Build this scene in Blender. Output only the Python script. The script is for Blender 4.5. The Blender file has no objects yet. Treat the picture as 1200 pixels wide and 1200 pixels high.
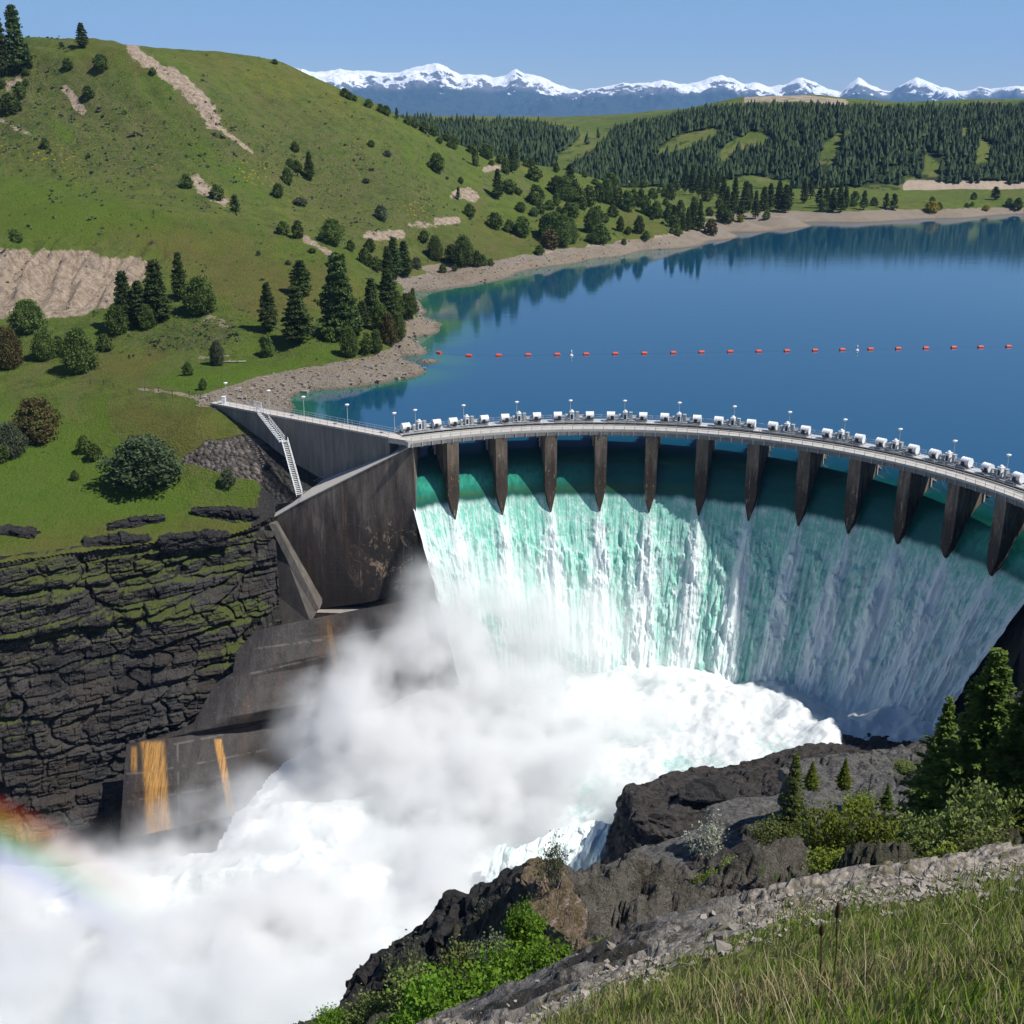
import bpy, math, random
import numpy as np
from mathutils import Vector
PI = math.pi
R_ = math.radians
rng = np.random.default_rng(7)
random.seed(7)

# ------------------------------------------------------------------ camera, sky, sun, exposure
FOC = 1420.0            # focal length in 1/1200ths of the picture width
PITCH = math.atan(475 / FOC)
CAMZ = 76.0
sc = bpy.context.scene
cd = bpy.data.cameras.new('camera')
cam = bpy.data.objects.new('camera', cd)
sc.collection.objects.link(cam)
cam.location = (0, 0, CAMZ)
cam.rotation_euler = (PI / 2 - PITCH, 0, 0)
cd.sensor_width = 36
cd.lens = 36 * FOC / 1200
cd.clip_start = 0.3
cd.clip_end = 90000
sc.camera = cam

SUN_EL, SUN_AZ = R_(55), R_(107)     # azimuth clockwise from +Y
w = bpy.data.worlds.new('World')
sc.world = w
w.use_nodes = True
nt = w.node_tree
bg = nt.nodes['Background']
sky = nt.nodes.new('ShaderNodeTexSky')
sky.sky_type = 'NISHITA'
sky.sun_disc = False
sky.sun_elevation = SUN_EL
sky.sun_rotation = SUN_AZ
sky.altitude = 2000
sky.air_density = 1.0
sky.dust_density = 0.0
sky.ozone_density = 6.0
nt.links.new(sky.outputs[0], bg.inputs[0])
bg.inputs[1].default_value = 0.07
sd = bpy.data.lights.new('sun', 'SUN')
sd.energy = 4.7
sd.angle = R_(0.53)
sd.color = (1.0, 0.955, 0.88)
sun = bpy.data.objects.new('sun', sd)
sc.collection.objects.link(sun)
sdir = Vector((math.sin(SUN_AZ) * math.cos(SUN_EL), math.cos(SUN_AZ) * math.cos(SUN_EL), math.sin(SUN_EL)))
sun.rotation_euler = sdir.to_track_quat('Z', 'Y').to_euler()
sun.location = (0, 0, 300)
sc.view_settings.view_transform = 'Standard'
sc.view_settings.look = 'None'
sc.view_settings.gamma = 1
sc.view_settings.exposure = 0.48
sc.render.engine = 'CYCLES'
cy = sc.cycles
cy.max_bounces = 10
cy.diffuse_bounces = 3
cy.glossy_bounces = 3
cy.transmission_bounces = 2
cy.transparent_max_bounces = 48
cy.volume_bounces = 6
cy.volume_max_steps = 256
cy.use_denoising = True
cy.caustics_reflective = False
cy.caustics_refractive = False

# ------------------------------------------------------------------ picture -> place helpers
CP, SP = math.cos(PITCH), math.sin(PITCH)
def ray(px, py):
    x = (np.asarray(px, float) - 600) / FOC
    y = (np.asarray(py, float) - 600) / FOC
    return x, CP - y * SP, -SP - y * CP
def PZ(px, py, z):
    dx, dy, dz = ray(px, py); t = (z - CAMZ) / dz
    return (float(dx * t), float(dy * t), float(z))
def PY(px, py, Y):
    dx, dy, dz = ray(px, py); t = Y / dy
    return (float(dx * t), float(Y), float(CAMZ + dz * t))
def PT(px, py, t):
    dx, dy, dz = ray(px, py)
    return (float(dx * t), float(dy * t), float(CAMZ + dz * t))
def proj(X, Y, Z):
    fw = Y * CP - (Z - CAMZ) * SP
    up = Y * SP + (Z - CAMZ) * CP
    fw = np.maximum(fw, 0.01)
    return 600 + FOC * X / fw, 600 - FOC * up / fw

# ------------------------------------------------------------------ noise
def _hash(ix, iy, iz, seed=0):
    h = (ix.astype(np.int64) * 374761393 + iy.astype(np.int64) * 668265263 + iz.astype(np.int64) * 2147483647 + seed * 974711) & 0xffffffff
    h = ((h ^ (h >> 13)) * 1274126177) & 0xffffffff
    h = ((h ^ (h >> 16)) * 2246822519) & 0xffffffff
    return ((h ^ (h >> 15)) & 0xffffff) / float(0xffffff)
def vnoise(x, y, z=None, seed=0):
    if z is None:
        z = np.zeros_like(x)
    ix, iy, iz = np.floor(x), np.floor(y), np.floor(z)
    fx, fy, fz = x - ix, y - iy, z - iz
    fx, fy, fz = [q * q * (3 - 2 * q) for q in (fx, fy, fz)]
    r = 0
    for a in (0, 1):
        for b in (0, 1):
            for c in (0, 1):
                r = r + _hash(ix + a, iy + b, iz + c, seed) * (fx if a else 1 - fx) * (fy if b else 1 - fy) * (fz if c else 1 - fz)
    return r * 2 - 1
def fbm(x, y, z=None, o=5, seed=0, g=0.5, lac=2.03):
    s = 0; a = 1; t = 0
    for i in range(o):
        s = s + a * vnoise(x, y, z, seed + i * 17); t += a
        a *= g; x = x * lac + 3.1; y = y * lac + 1.7
        if z is not None:
            z = z * lac + 5.3
    return s / t
def cell(x, y, seed=0):
    return _hash(np.floor(x), np.floor(y), np.zeros_like(x), seed)
def sst(a, b, x):
    t = np.clip((x - a) / (b - a), 0, 1)
    return t * t * (3 - 2 * t)

class TPS:
    def __init__(s, pts, smooth=0.0):
        p = np.array(pts, float); s.p = p[:, :2]; s.sc = 100.0
        q = s.p / s.sc; n = len(q)
        K = s.k(np.linalg.norm(q[:, None] - q[None], axis=2)) + np.eye(n) * smooth
        P = np.c_[np.ones(n), q]
        A = np.zeros((n + 3, n + 3)); A[:n, :n] = K; A[:n, n:] = P; A[n:, :n] = P.T
        s.w = np.linalg.lstsq(A, np.r_[p[:, 2], 0, 0, 0], rcond=None)[0]; s.q = q
    @staticmethod
    def k(r):
        return r ** 2 * np.log(np.maximum(r, 1e-9))
    def __call__(s, X, Y):
        X = np.asarray(X, float); sh = X.shape
        X = X.ravel() / s.sc; Y = np.asarray(Y, float).ravel() / s.sc
        out = np.empty(len(X))
        for i in range(0, len(X), 20000):
            x, y = X[i:i + 20000], Y[i:i + 20000]
            r = np.hypot(x[:, None] - s.q[:, 0], y[:, None] - s.q[:, 1])
            out[i:i + 20000] = s.k(r) @ s.w[:-3] + s.w[-3] + s.w[-2] * x + s.w[-1] * y
        return out.reshape(sh)

def in_poly(x, y, poly):
    ins = np.zeros(x.shape, bool); n = len(poly)
    for i in range(n):
        x1, y1 = poly[i]; x2, y2 = poly[(i + 1) % n]
        if y1 == y2: continue
        c = ((y1 > y) != (y2 > y)) & (x < (x2 - x1) * (y - y1) / (y2 - y1) + x1)
        ins ^= c
    return ins
def seg_dist(x, y, pts):
    d = np.full(x.shape, 1e9)
    for (x1, y1), (x2, y2) in zip(pts[:-1], pts[1:]):
        L = (x2 - x1) ** 2 + (y2 - y1) ** 2
        t = np.clip(((x - x1) * (x2 - x1) + (y - y1) * (y2 - y1)) / L, 0, 1)
        d = np.minimum(d, np.hypot(x - x1 - t * (x2 - x1), y - y1 - t * (y2 - y1)))
    return d

# ------------------------------------------------------------------ mesh helpers
def link(o, parent=None):
    sc.collection.objects.link(o)
    if parent is not None:
        o.parent = parent
    return o
def tag(o, label=None, cat=None, group=None, kind=None):
    if label: o['label'] = label
    if cat: o['category'] = cat
    if group: o['group'] = group
    if kind: o['kind'] = kind
    return o
def empty(name, loc=(0, 0, 0), rz=0):
    o = bpy.data.objects.new(name, None)
    o.location = loc; o.rotation_euler = (0, 0, rz); o.empty_display_size = 0.5
    return link(o)
def mesh_np(name, V, F, smooth=True, attrs=None, nq=4):
    V = np.asarray(V, np.float32); F = np.asarray(F, np.int32)
    me = bpy.data.meshes.new(name)
    me.vertices.add(len(V)); me.vertices.foreach_set('co', V.ravel())
    k = F.shape[1]
    me.loops.add(F.size); me.loops.foreach_set('vertex_index', F.ravel())
    me.polygons.add(len(F))
    me.polygons.foreach_set('loop_start', np.arange(0, F.size, k, dtype=np.int32))
    me.polygons.foreach_set('loop_total', np.full(len(F), k, np.int32))
    me.update(calc_edges=True)
    me.polygons.foreach_set('use_smooth', np.full(len(F), smooth, bool))
    for an, av in (attrs or {}).items():
        a = me.attributes.new(an, 'FLOAT', 'POINT'); a.data.foreach_set('value', np.asarray(av, np.float32).ravel())
    return me
def grid_mesh(name, X, Y, Z, smooth=True, attrs=None, mask=None, flip=False):
    n, m = X.shape
    idx = np.arange(n * m).reshape(n, m)
    F = np.stack([idx[:-1, :-1], idx[:-1, 1:], idx[1:, 1:], idx[1:, :-1]], -1)
    if flip: F = F[..., ::-1]
    if mask is not None:
        keep = mask[:-1, :-1] & mask[:-1, 1:] & mask[1:, 1:] & mask[1:, :-1]
        F = F[keep]
    F = F.reshape(-1, 4)
    V = np.stack([X, Y, Z], -1).reshape(-1, 3)
    if mask is not None:
        used = np.zeros(len(V), bool); used[F.ravel()] = True
        remap = np.cumsum(used) - 1
        V = V[used]; F = remap[F]
        attrs = {k: np.asarray(v).ravel()[used] for k, v in (attrs or {}).items()}
    return mesh_np(name, V, F, smooth, attrs)
def mobj(name, me, mat, parent=None):
    o = bpy.data.objects.new(name, me)
    if mat is not None:
        for mm in (mat if isinstance(mat, (list, tuple)) else [mat]):
            if mm.name not in [q.name for q in me.materials if q]:
                me.materials.append(mm)
    return link(o, parent)

class MB:
    """collects boxes, prisms and tubes into one mesh"""
    def __init__(s): s.v = []; s.f = []; s.m = []; s.mi = 0
    def add(s, vs, fs):
        b = len(s.v); s.v += [tuple(map(float, v)) for v in vs]
        s.f += [tuple(b + i for i in f) for f in fs]; s.m += [s.mi] * len(fs)
        return s
    def box(s, c, d, rz=0, tilt=None):
        hx, hy, hz = d[0] / 2, d[1] / 2, d[2] / 2
        ca, sa = math.cos(rz), math.sin(rz)
        vs = []
        for z in (-hz, hz):
            for x, y in ((-hx, -hy), (hx, -hy), (hx, hy), (-hx, hy)):
                vs.append((c[0] + x * ca - y * sa, c[1] + x * sa + y * ca, c[2] + z))
        return s.add(vs, [(3, 2, 1, 0), (4, 5, 6, 7), (0, 1, 5, 4), (1, 2, 6, 5), (2, 3, 7, 6), (3, 0, 4, 7)])
    def hexa(s, b, t):
        """b, t: 4 bottom + 4 top points"""
        return s.add(list(b) + list(t), [(3, 2, 1, 0), (4, 5, 6, 7), (0, 1, 5, 4), (1, 2, 6, 5), (2, 3, 7, 6), (3, 0, 4, 7)])
    def prism(s, loop, off):
        n = len(loop)
        vs = list(loop) + [(p[0] + off[0], p[1] + off[1], p[2] + off[2]) for p in loop]
        return s.add(vs, [tuple(range(n))[::-1], tuple(range(n, 2 * n))] + [(i, (i + 1) % n, n + (i + 1) % n, n + i) for i in range(n)])
    def tube(s, a, b, r, n=8, r2=None):
        a = Vector(a); b = Vector(b); r2 = r if r2 is None else r2
        d = (b - a).normalized(); u = d.orthogonal().normalized(); v = d.cross(u)
        vs = []
        for q, rr in ((a, r), (b, r2)):
            for i in range(n):
                t = 2 * PI * i / n
                vs.append(q + u * (math.cos(t) * rr) + v * (math.sin(t) * rr))
        return s.add(vs, [(i, (i + 1) % n, n + (i + 1) % n, n + i) for i in range(n)] + [tuple(range(n))[::-1], tuple(range(n, 2 * n))])
    def path(s, pts, r, n=6):
        for a, b in zip(pts[:-1], pts[1:]): s.tube(a, b, r, n)
        return s
    def lathe(s, prof, c, n=14):
        vs = []
        for r, z in prof:
            for i in range(n):
                t = 2 * PI * i / n; vs.append((c[0] + r * math.cos(t), c[1] + r * math.sin(t), c[2] + z))
        m = len(prof)
        fs = [(k * n + i, k * n + (i + 1) % n, (k + 1) * n + (i + 1) % n, (k + 1) * n + i) for k in range(m - 1) for i in range(n)]
        fs += [tuple(range(n))[::-1], tuple((m - 1) * n + i for i in range(n))]
        return s.add(vs, fs)
    def mesh(s, name, smooth=False):
        me = bpy.data.meshes.new(name); me.from_pydata(s.v, [], s.f); me.update()
        me.polygons.foreach_set('material_index', s.m)
        if smooth: me.polygons.foreach_set('use_smooth', [True] * len(s.f))
        return me
    def build(s, name, mat, parent=None, smooth=False, bev=0):
        o = mobj(name, s.mesh(name, smooth), mat, parent)
        if bev:
            b = o.modifiers.new('b', 'BEVEL'); b.width = bev; b.segments = 2; b.limit_method = 'ANGLE'
        return o

# ------------------------------------------------------------------ materials
class G:
    def __init__(s, name, disp=False):
        s.m = bpy.data.materials.new(name); s.m.use_nodes = True
        s.t = s.m.node_tree; s.n = s.t.nodes; s.b = s.n['Principled BSDF']; s.out = s.n['Material Output']
        s.b.inputs['Specular IOR Level'].default_value = 0.3
    def N(s, typ, **kw):
        n = s.n.new(typ)
        for k, v in kw.items(): setattr(n, k, v)
        return n
    def put(s, sock, v):
        if isinstance(v, bpy.types.NodeSocket): s.t.links.new(v, sock)
        elif v is not None:
            if isinstance(v, (tuple, list)) and len(v) == 3 and sock.type == 'RGBA': v = tuple(v) + (1,)
            sock.default_value = v
    def M(s, op, a, b=None, c=None, clamp=False):
        n = s.N('ShaderNodeMath', operation=op); n.use_clamp = clamp
        s.put(n.inputs[0], a); s.put(n.inputs[1], b)
        if c is not None: s.put(n.inputs[2], c)
        return n.outputs[0]
    def mix(s, f, a, b, typ='MIX'):
        n = s.N('ShaderNodeMix', data_type='RGBA', blend_type=typ); n.clamp_factor = True
        s.put(n.inputs[0], f); s.put(n.inputs[6], a); s.put(n.inputs[7], b)
        return n.outputs[2]
    def pos(s): return s.N('ShaderNodeNewGeometry').outputs['Position']
    def nor(s, k='Normal'): return s.N('ShaderNodeSeparateXYZ'), s.N('ShaderNodeNewGeometry')
    def nz(s):
        g = s.N('ShaderNodeNewGeometry'); x = s.N('ShaderNodeSeparateXYZ')
        s.t.links.new(g.outputs['Normal'], x.inputs[0]); return x.outputs[2]
    def obj(s): return s.N('ShaderNodeTexCoord').outputs['Object']
    def scale(s, v, sc_):
        n = s.N('ShaderNodeMapping'); s.put(n.inputs[0], v); n.inputs['Scale'].default_value = sc_
        return n.outputs[0]
    def noise(s, v, scale, det=4, rough=0.55, dist=0.0):
        n = s.N('ShaderNodeTexNoise'); s.put(n.inputs['Vector'], v)
        n.inputs['Scale'].default_value = scale; n.inputs['Detail'].default_value = det
        n.inputs['Roughness'].default_value = rough; n.inputs['Distortion'].default_value = dist
        return n.outputs['Fac']
    def vor(s, v, scale, feature='F1', out='Distance', rnd=1):
        n = s.N('ShaderNodeTexVoronoi', feature=feature); s.put(n.inputs['Vector'], v)
        n.inputs['Scale'].default_value = scale; n.inputs['Randomness'].default_value = rnd
        return n.outputs[out]
    def ramp(s, f, *stops):
        n = s.N('ShaderNodeValToRGB'); s.put(n.inputs[0], f); e = n.color_ramp.elements
        while len(e) < len(stops): e.new(0.5)
        for q, (p, c) in zip(e, stops):
            q.position = p; q.color = (c, c, c, 1) if isinstance(c, (int, float)) else tuple(c) + (1,)
        return n.outputs[0]
    def attr(s, name): return s.N('ShaderNodeAttribute', attribute_name=name).outputs['Fac']
    def bump(s, h, strength=0.5, dist=0.1, normal=None):
        n = s.N('ShaderNodeBump'); s.put(n.inputs['Height'], h)
        n.inputs['Strength'].default_value = strength; n.inputs['Distance'].default_value = dist
        if normal is not None: s.put(n.inputs['Normal'], normal)
        return n.outputs[0]
    def done(s, col=None, rough=0.85, normal=None, **kw):
        s.put(s.b.inputs['Base Color'], col); s.put(s.b.inputs['Roughness'], rough)
        if normal is not None: s.put(s.b.inputs['Normal'], normal)
        for k, v in kw.items(): s.put(s.b.inputs[k.replace('_', ' ')], v)
        return s.m
# ------------------------------------------------------------------ setting materials
def mat_hill():
    g = G('hill_grass'); p = g.pos()
    n1 = g.noise(p, 0.012, 5); n2 = g.noise(p, 0.07, 5); n3 = g.noise(p, 0.55, 5, 0.65); n4 = g.noise(p, 2.4, 3, 0.7)
    c = g.mix(g.ramp(n1, (0.38, 0), (0.62, 1)), (0.112, 0.185, 0.021), (0.172, 0.202, 0.034))
    c = g.mix(g.ramp(n2, (0.35, 0), (0.7, 1)), c, (0.085, 0.150, 0.018))
    c = g.mix(g.M('MULTIPLY', g.ramp(n3, (0.45, 0), (0.68, 1)), 0.75), c, (0.160, 0.150, 0.058))
    c = g.mix(g.M('MULTIPLY', g.ramp(n4, (0.35, 1), (0.55, 0)), 0.45), c, (0.048, 0.072, 0.018))
    # sage and rough mottling
    sg = g.M('MULTIPLY', g.attr('rough'), g.ramp(g.noise(p, 0.9, 4, 0.7), (0.47, 0), (0.55, 1)))
    c = g.mix(g.M('MULTIPLY', sg, 0.9), c, (0.062, 0.066, 0.036))
    sg2 = g.M('MULTIPLY', g.attr('rough'), g.ramp(g.noise(p, 0.35, 4, 0.7), (0.52, 0), (0.62, 1)))
    c = g.mix(g.M('MULTIPLY', sg2, 0.85), c, (0.150, 0.122, 0.072))
    st_ = g.noise(g.scale(p, (0.09, 0.012, 0.05)), 1.0, 6, 0.7, 0.8)
    c = g.mix(g.M('MULTIPLY', g.ramp(st_, (0.50, 0), (0.66, 1)), 0.55), c, (0.150, 0.135, 0.062))
    c = g.mix(g.M('MULTIPLY', g.ramp(g.noise(p, 0.18, 7, 0.8), (0.50, 0), (0.60, 1)), 0.65), c, (0.052, 0.088, 0.018))
    c = g.mix(g.M('MULTIPLY', g.ramp(g.noise(p, 0.4, 6, 0.8), (0.54, 0), (0.62, 1)), 0.5), c, (0.19, 0.175, 0.075))
    # dry brown turf, bright turf
    c = g.mix(g.M('MULTIPLY', g.attr('brown'), 0.6), c, g.mix(n3, (0.145, 0.105, 0.032), (0.175, 0.140, 0.045)))
    c = g.mix(g.M('MULTIPLY', g.attr('lush'), 0.85), c, g.mix(n3, (0.080, 0.165, 0.012), (0.110, 0.185, 0.018)))
    # yellow balsamroot flowers
    fl = g.M('MULTIPLY', g.attr('flower'), g.ramp(g.vor(p, 0.42), (0.16, 1), (0.26, 0)))
    c = g.mix(fl, c, (0.42, 0.30, 0.010))
    # bare earth
    sn = g.M('ADD', g.attr('soil'), g.M('MULTIPLY', g.M('SUBTRACT', g.noise(p, 0.35, 6, 0.75), 0.5), 1.5))
    soil = g.mix(g.ramp(g.noise(g.scale(p, (1, 1, 0.35)), 0.5, 6, 0.75), (0.3, 0), (0.7, 1)), (0.17, 0.12, 0.085), (0.60, 0.49, 0.38))
    c = g.mix(g.ramp(sn, (0.42, 0), (0.58, 1)), c, soil)
    # gravel beach
    bn = g.M('ADD', g.attr('beach'), g.M('MULTIPLY', g.M('SUBTRACT', g.noise(p, 0.3, 5, 0.75), 0.5), 0.9))
    zs = g.N('ShaderNodeSeparateXYZ'); g.put(zs.inputs[0], p); wet = g.ramp(g.M('ADD', zs.outputs[2], g.M('MULTIPLY', g.M('SUBTRACT', g.noise(p, 0.4, 3), 0.5), 0.8)), (0.25, 1), (0.75, 0))
    bc = g.mix(g.noise(p, 1.6, 6, 0.75), (0.17, 0.142, 0.115), (0.42, 0.365, 0.305))
    bc = g.mix(g.ramp(g.attr('band'), (0.35, 0), (0.65, 1)), bc, g.mix(0.55, bc, (0.30, 0.23, 0.15)))
    bc = g.mix(g.M('MULTIPLY', wet, 0.55), bc, (0.12, 0.10, 0.075))
    bc = g.mix(g.M('MULTIPLY', g.ramp(g.noise(p, 0.15, 5, 0.7), (0.5, 0), (0.62, 1)), 0.5), bc, (0.22, 0.17, 0.115))
    c = g.mix(g.ramp(bn, (0.44, 0), (0.54, 1)), c, bc)
    # riprap, and the dark-coloured floor below the wing wall
    v = g.vor(p, 0.9, out='Color'); vd = g.vor(p, 0.9)
    rc = g.mix(g.M('MULTIPLY', v, 1.0), (0.055, 0.048, 0.042), (0.24, 0.21, 0.19))
    rn = g.M('ADD', g.attr('riprap'), g.M('MULTIPLY', g.M('SUBTRACT', g.noise(p, 0.9, 4, 0.7), 0.5), 0.4))
    rk = g.ramp(rn, (0.45, 0), (0.55, 1))
    c = g.mix(rk, c, rc)
    on = g.M('ADD', g.attr('rock'), g.M('MULTIPLY', g.M('SUBTRACT', g.noise(g.scale(p, (1, 1, 3)), 0.5, 5, 0.7), 0.5), 0.8))
    c = g.mix(g.ramp(on, (0.48, 0), (0.54, 1)), c, g.mix(g.noise(p, 1.5, 5, 0.7), (0.018, 0.017, 0.018), (0.10, 0.095, 0.09)))
    h = g.M('ADD', g.M('MULTIPLY', n4, 0.4), g.M('ADD', g.noise(p, 1.1, 5, 0.75), g.M('MULTIPLY', g.M('MULTIPLY', vd, rk), -1.6)))
    return g.done(c, 0.95, g.bump(h, 1.0, 1.6), Specular_IOR_Level=0.1)
def mat_far():
    g = G('far_grass'); p = g.pos()
    c = g.mix(g.ramp(g.noise(p, 0.006, 5), (0.35, 0), (0.65, 1)), (0.060, 0.095, 0.018), (0.105, 0.125, 0.030))
    c = g.mix(g.ramp(g.noise(p, 0.03, 5, 0.7), (0.5, 0), (0.68, 1)), c, (0.14, 0.13, 0.05))
    c = g.mix(g.ramp(g.noise(p, 0.08, 5, 0.7), (0.54, 0), (0.62, 1)), c, (0.03, 0.05, 0.015))
    c = g.mix(g.attr('woods'), c, g.mix(g.noise(p, 0.09, 4, 0.7), (0.012, 0.022, 0.009), (0.035, 0.052, 0.016)))
    sn = g.M('ADD', g.attr('soil'), g.M('MULTIPLY', g.M('SUBTRACT', g.noise(p, 0.08, 5, 0.7), 0.5), 0.7))
    c = g.mix(g.ramp(sn, (0.42, 0), (0.58, 1)), c, g.mix(g.noise(p, 0.1, 5, 0.7), (0.24, 0.18, 0.14), (0.42, 0.35, 0.28)))
    bn = g.M('ADD', g.attr('beach'), g.M('MULTIPLY', g.M('SUBTRACT', g.noise(p, 0.2, 4, 0.7), 0.5), 0.3))
    c = g.mix(g.ramp(bn, (0.44, 0), (0.54, 1)), c, g.mix(g.noise(p, 0.5, 5, 0.7), (0.28, 0.24, 0.20), (0.42, 0.37, 0.31)))
    return g.done(c, 0.95, g.bump(g.noise(p, 0.3, 5, 0.7), 0.6, 2.5), Specular_IOR_Level=0.1)
def mat_mountain():
    g = G('mountain_rock'); p = g.pos(); nz = g.nz()
    n = g.noise(p, 0.0011, 7, 0.7); n2 = g.noise(p, 0.005, 5, 0.75)
    rock = g.mix(n2, (0.07, 0.075, 0.08), (0.17, 0.165, 0.16))
    rock = g.mix(g.ramp(g.attr('alt'), (0.30, 0), (0.45, 1)), (0.018, 0.035, 0.022), rock)
    s = g.M('ADD', g.attr('alt'), g.M('MULTIPLY', g.M('SUBTRACT', n, 0.5), 2.4))
    s = g.M('ADD', s, g.M('MULTIPLY', g.M('SUBTRACT', n2, 0.5), 0.9))
    s = g.M('ADD', s, g.M('MULTIPLY', g.M('SUBTRACT', nz, 0.75), 0.7))
    c = g.mix(g.ramp(s, (0.60, 0), (0.68, 1)), rock, (0.90, 0.91, 0.93))
    return g.done(c, 0.8, g.bump(n2, 0.7, 60.0), Specular_IOR_Level=0.1)
def mat_lake():
    g = G('lake_water'); p = g.pos()
    sh = g.ramp(g.attr('shallow'), (0.0, 0), (1.0, 1))
    c = g.mix(sh, (0.004, 0.056, 0.115), (0.018, 0.105, 0.068))
    w1 = g.noise(g.scale(p, (1, 1.6, 1)), 0.9, 4, 0.6); w2 = g.noise(g.scale(p, (0.6, 1.5, 1)), 0.12, 4, 0.5)
    h = g.M('ADD', g.M('MULTIPLY', w1, 0.25), w2)
    return g.done(c, 0.05, g.bump(h, 0.025, 1.0), Specular_IOR_Level=0.5, IOR=1.75)
def mat_curtain():
    g = G('falling_water')
    uu = g.attr('uu'); vv = g.attr('vv'); fo = g.attr('foam')
    cx = g.N('ShaderNodeCombineXYZ'); g.put(cx.inputs[0], uu); g.put(cx.inputs[1], vv)
    q = cx.outputs[0]
    st = g.noise(g.scale(q, (2.2, 0.09, 1)), 1.0, 6, 0.7, 0.4)       # streaks along the flow
    bl = g.noise(g.scale(q, (1.0, 0.55, 1)), 0.75, 6, 0.7, 0.4)        # billows
    fine = g.noise(g.scale(q, (1.0, 0.35, 1)), 3.5, 4, 0.7, 0.2)
    f = g.M('ADD', fo, g.M('MULTIPLY', g.M('SUBTRACT', st, 0.5), 1.8))
    f = g.M('ADD', f, g.M('MULTIPLY', g.M('SUBTRACT', bl, 0.5), 1.5))
    f = g.M('ADD', f, g.M('MULTIPLY', g.M('SUBTRACT', fine, 0.5), 0.9))
    clear = g.attr('smooth')                                          # glassy water over the crest
    teal = g.mix(bl, (0.12, 0.48, 0.375), (0.36, 0.72, 0.60))
    c = g.mix(g.ramp(f, (0.32, 0), (0.85, 1)), teal, (0.75, 0.83, 0.83))
    deep = g.mix(g.noise(g.scale(q, (0.22, 0.35, 1)), 1.0, 4), (0.003, 0.055, 0.048), (0.008, 0.110, 0.085))
    deep = g.mix(g.attr('algae'), deep, (0.045, 0.085, 0.012))
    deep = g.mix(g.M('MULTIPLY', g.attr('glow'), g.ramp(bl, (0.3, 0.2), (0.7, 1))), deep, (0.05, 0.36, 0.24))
    deep = g.mix(g.attr('upstream'), deep, (0.004, 0.045, 0.085))
    c = g.mix(clear, c, deep)
    ro = g.M('SUBTRACT', 0.75, g.M('MULTIPLY', clear, 0.66))
    h = g.M('ADD', st, g.M('ADD', bl, g.M('MULTIPLY', fine, 0.5)))
    b = g.N('ShaderNodeBump'); g.put(b.inputs['Height'], h); b.inputs['Distance'].default_value = 1.2
    g.put(b.inputs['Strength'], g.M('SUBTRACT', 0.45, g.M('MULTIPLY', clear, 0.40)))
    return g.done(c, ro, b.outputs[0], Specular_IOR_Level=0.4)
def mat_foam():
    g = G('river_foam'); p = g.pos()
    n = g.noise(p, 0.10, 6, 0.65, 0.6); n2 = g.noise(p, 0.55, 5, 0.7, 0.3); n3 = g.noise(p, 2.2, 4, 0.7)
    f = g.M('ADD', g.attr('foam'), g.M('MULTIPLY', g.M('SUBTRACT', n, 0.5), 1.2))
    f = g.M('ADD', f, g.M('MULTIPLY', g.M('SUBTRACT', n2, 0.5), 0.8))
    c = g.mix(g.ramp(f, (0.35, 0), (0.75, 1)), g.mix(n2, (0.14, 0.33, 0.31), (0.34, 0.52, 0.50)), (0.62, 0.65, 0.66))
    h = g.M('ADD', n2, g.M('MULTIPLY', n3, 0.35))
    return g.done(c, 0.9, g.bump(h, 0.30, 1.0), Specular_IOR_Level=0.2)
def mat_cliff(name='cliff_rock', dark=(0.008, 0.0075, 0.008), light=(0.060, 0.055, 0.052), moss=1.0):
    g = G(name); p = g.pos(); nz = g.nz()
    ps = g.scale(p, (1, 1, 2.6))
    n1 = g.noise(ps, 0.35, 6, 0.7); n2 = g.noise(ps, 2.0, 5, 0.75); n3 = g.noise(p, 0.06, 4)
    c = g.mix(g.ramp(g.M('ADD', g.M('MULTIPLY', n1, 0.6), g.M('MULTIPLY', g.attr('tone'), 0.4)), (0.35, 0), (0.72, 1)), dark, light)
    c = g.mix(g.M('MULTIPLY', g.ramp(n2, (0.52, 0), (0.72, 1)), 0.75), c, tuple(v * 1.9 for v in light))
    c = g.mix(g.M('MULTIPLY', g.ramp(n3, (0.45, 0), (0.65, 1)), 0.5), c, (0.055, 0.042, 0.030))
    k = g.M('ADD', nz, g.M('MULTIPLY', g.M('SUBTRACT', g.noise(p, 0.5, 5, 0.7), 0.5), 0.9))
    k = g.M('ADD', k, g.M('MULTIPLY', g.M('SUBTRACT', g.noise(p, 0.035, 3), 0.5), 1.8))
    k = g.M('SUBTRACT', g.M('ADD', k, g.attr('green')), 0.35)
    mc = g.mix(g.noise(p, 1.2, 4), (0.036, 0.048, 0.010), (0.085, 0.105, 0.018))
    c = g.mix(g.M('MULTIPLY', g.ramp(k, (0.72, 0), (0.86, 1)), moss), c, mc)
    rn = g.M('MULTIPLY', g.attr('rust'), g.ramp(n1, (0.3, 0.5), (0.6, 1)))
    c = g.mix(rn, c, g.mix(n2, (0.15, 0.055, 0.012), (0.38, 0.17, 0.03)))
    h = g.M('ADD', n1, g.M('MULTIPLY', n2, 0.5))
    return g.done(c, g.M('SUBTRACT', 0.85, g.M('MULTIPLY', n2, 0.35)), g.bump(h, 1.0, 0.9), Specular_IOR_Level=0.35)

M_HILL, M_FAR, M_MTN, M_LAKE, M_CURT, M_FOAM, M_CLIFF = mat_hill(), mat_far(), mat_mountain(), mat_lake(), mat_curtain(), mat_foam(), mat_cliff()

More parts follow.
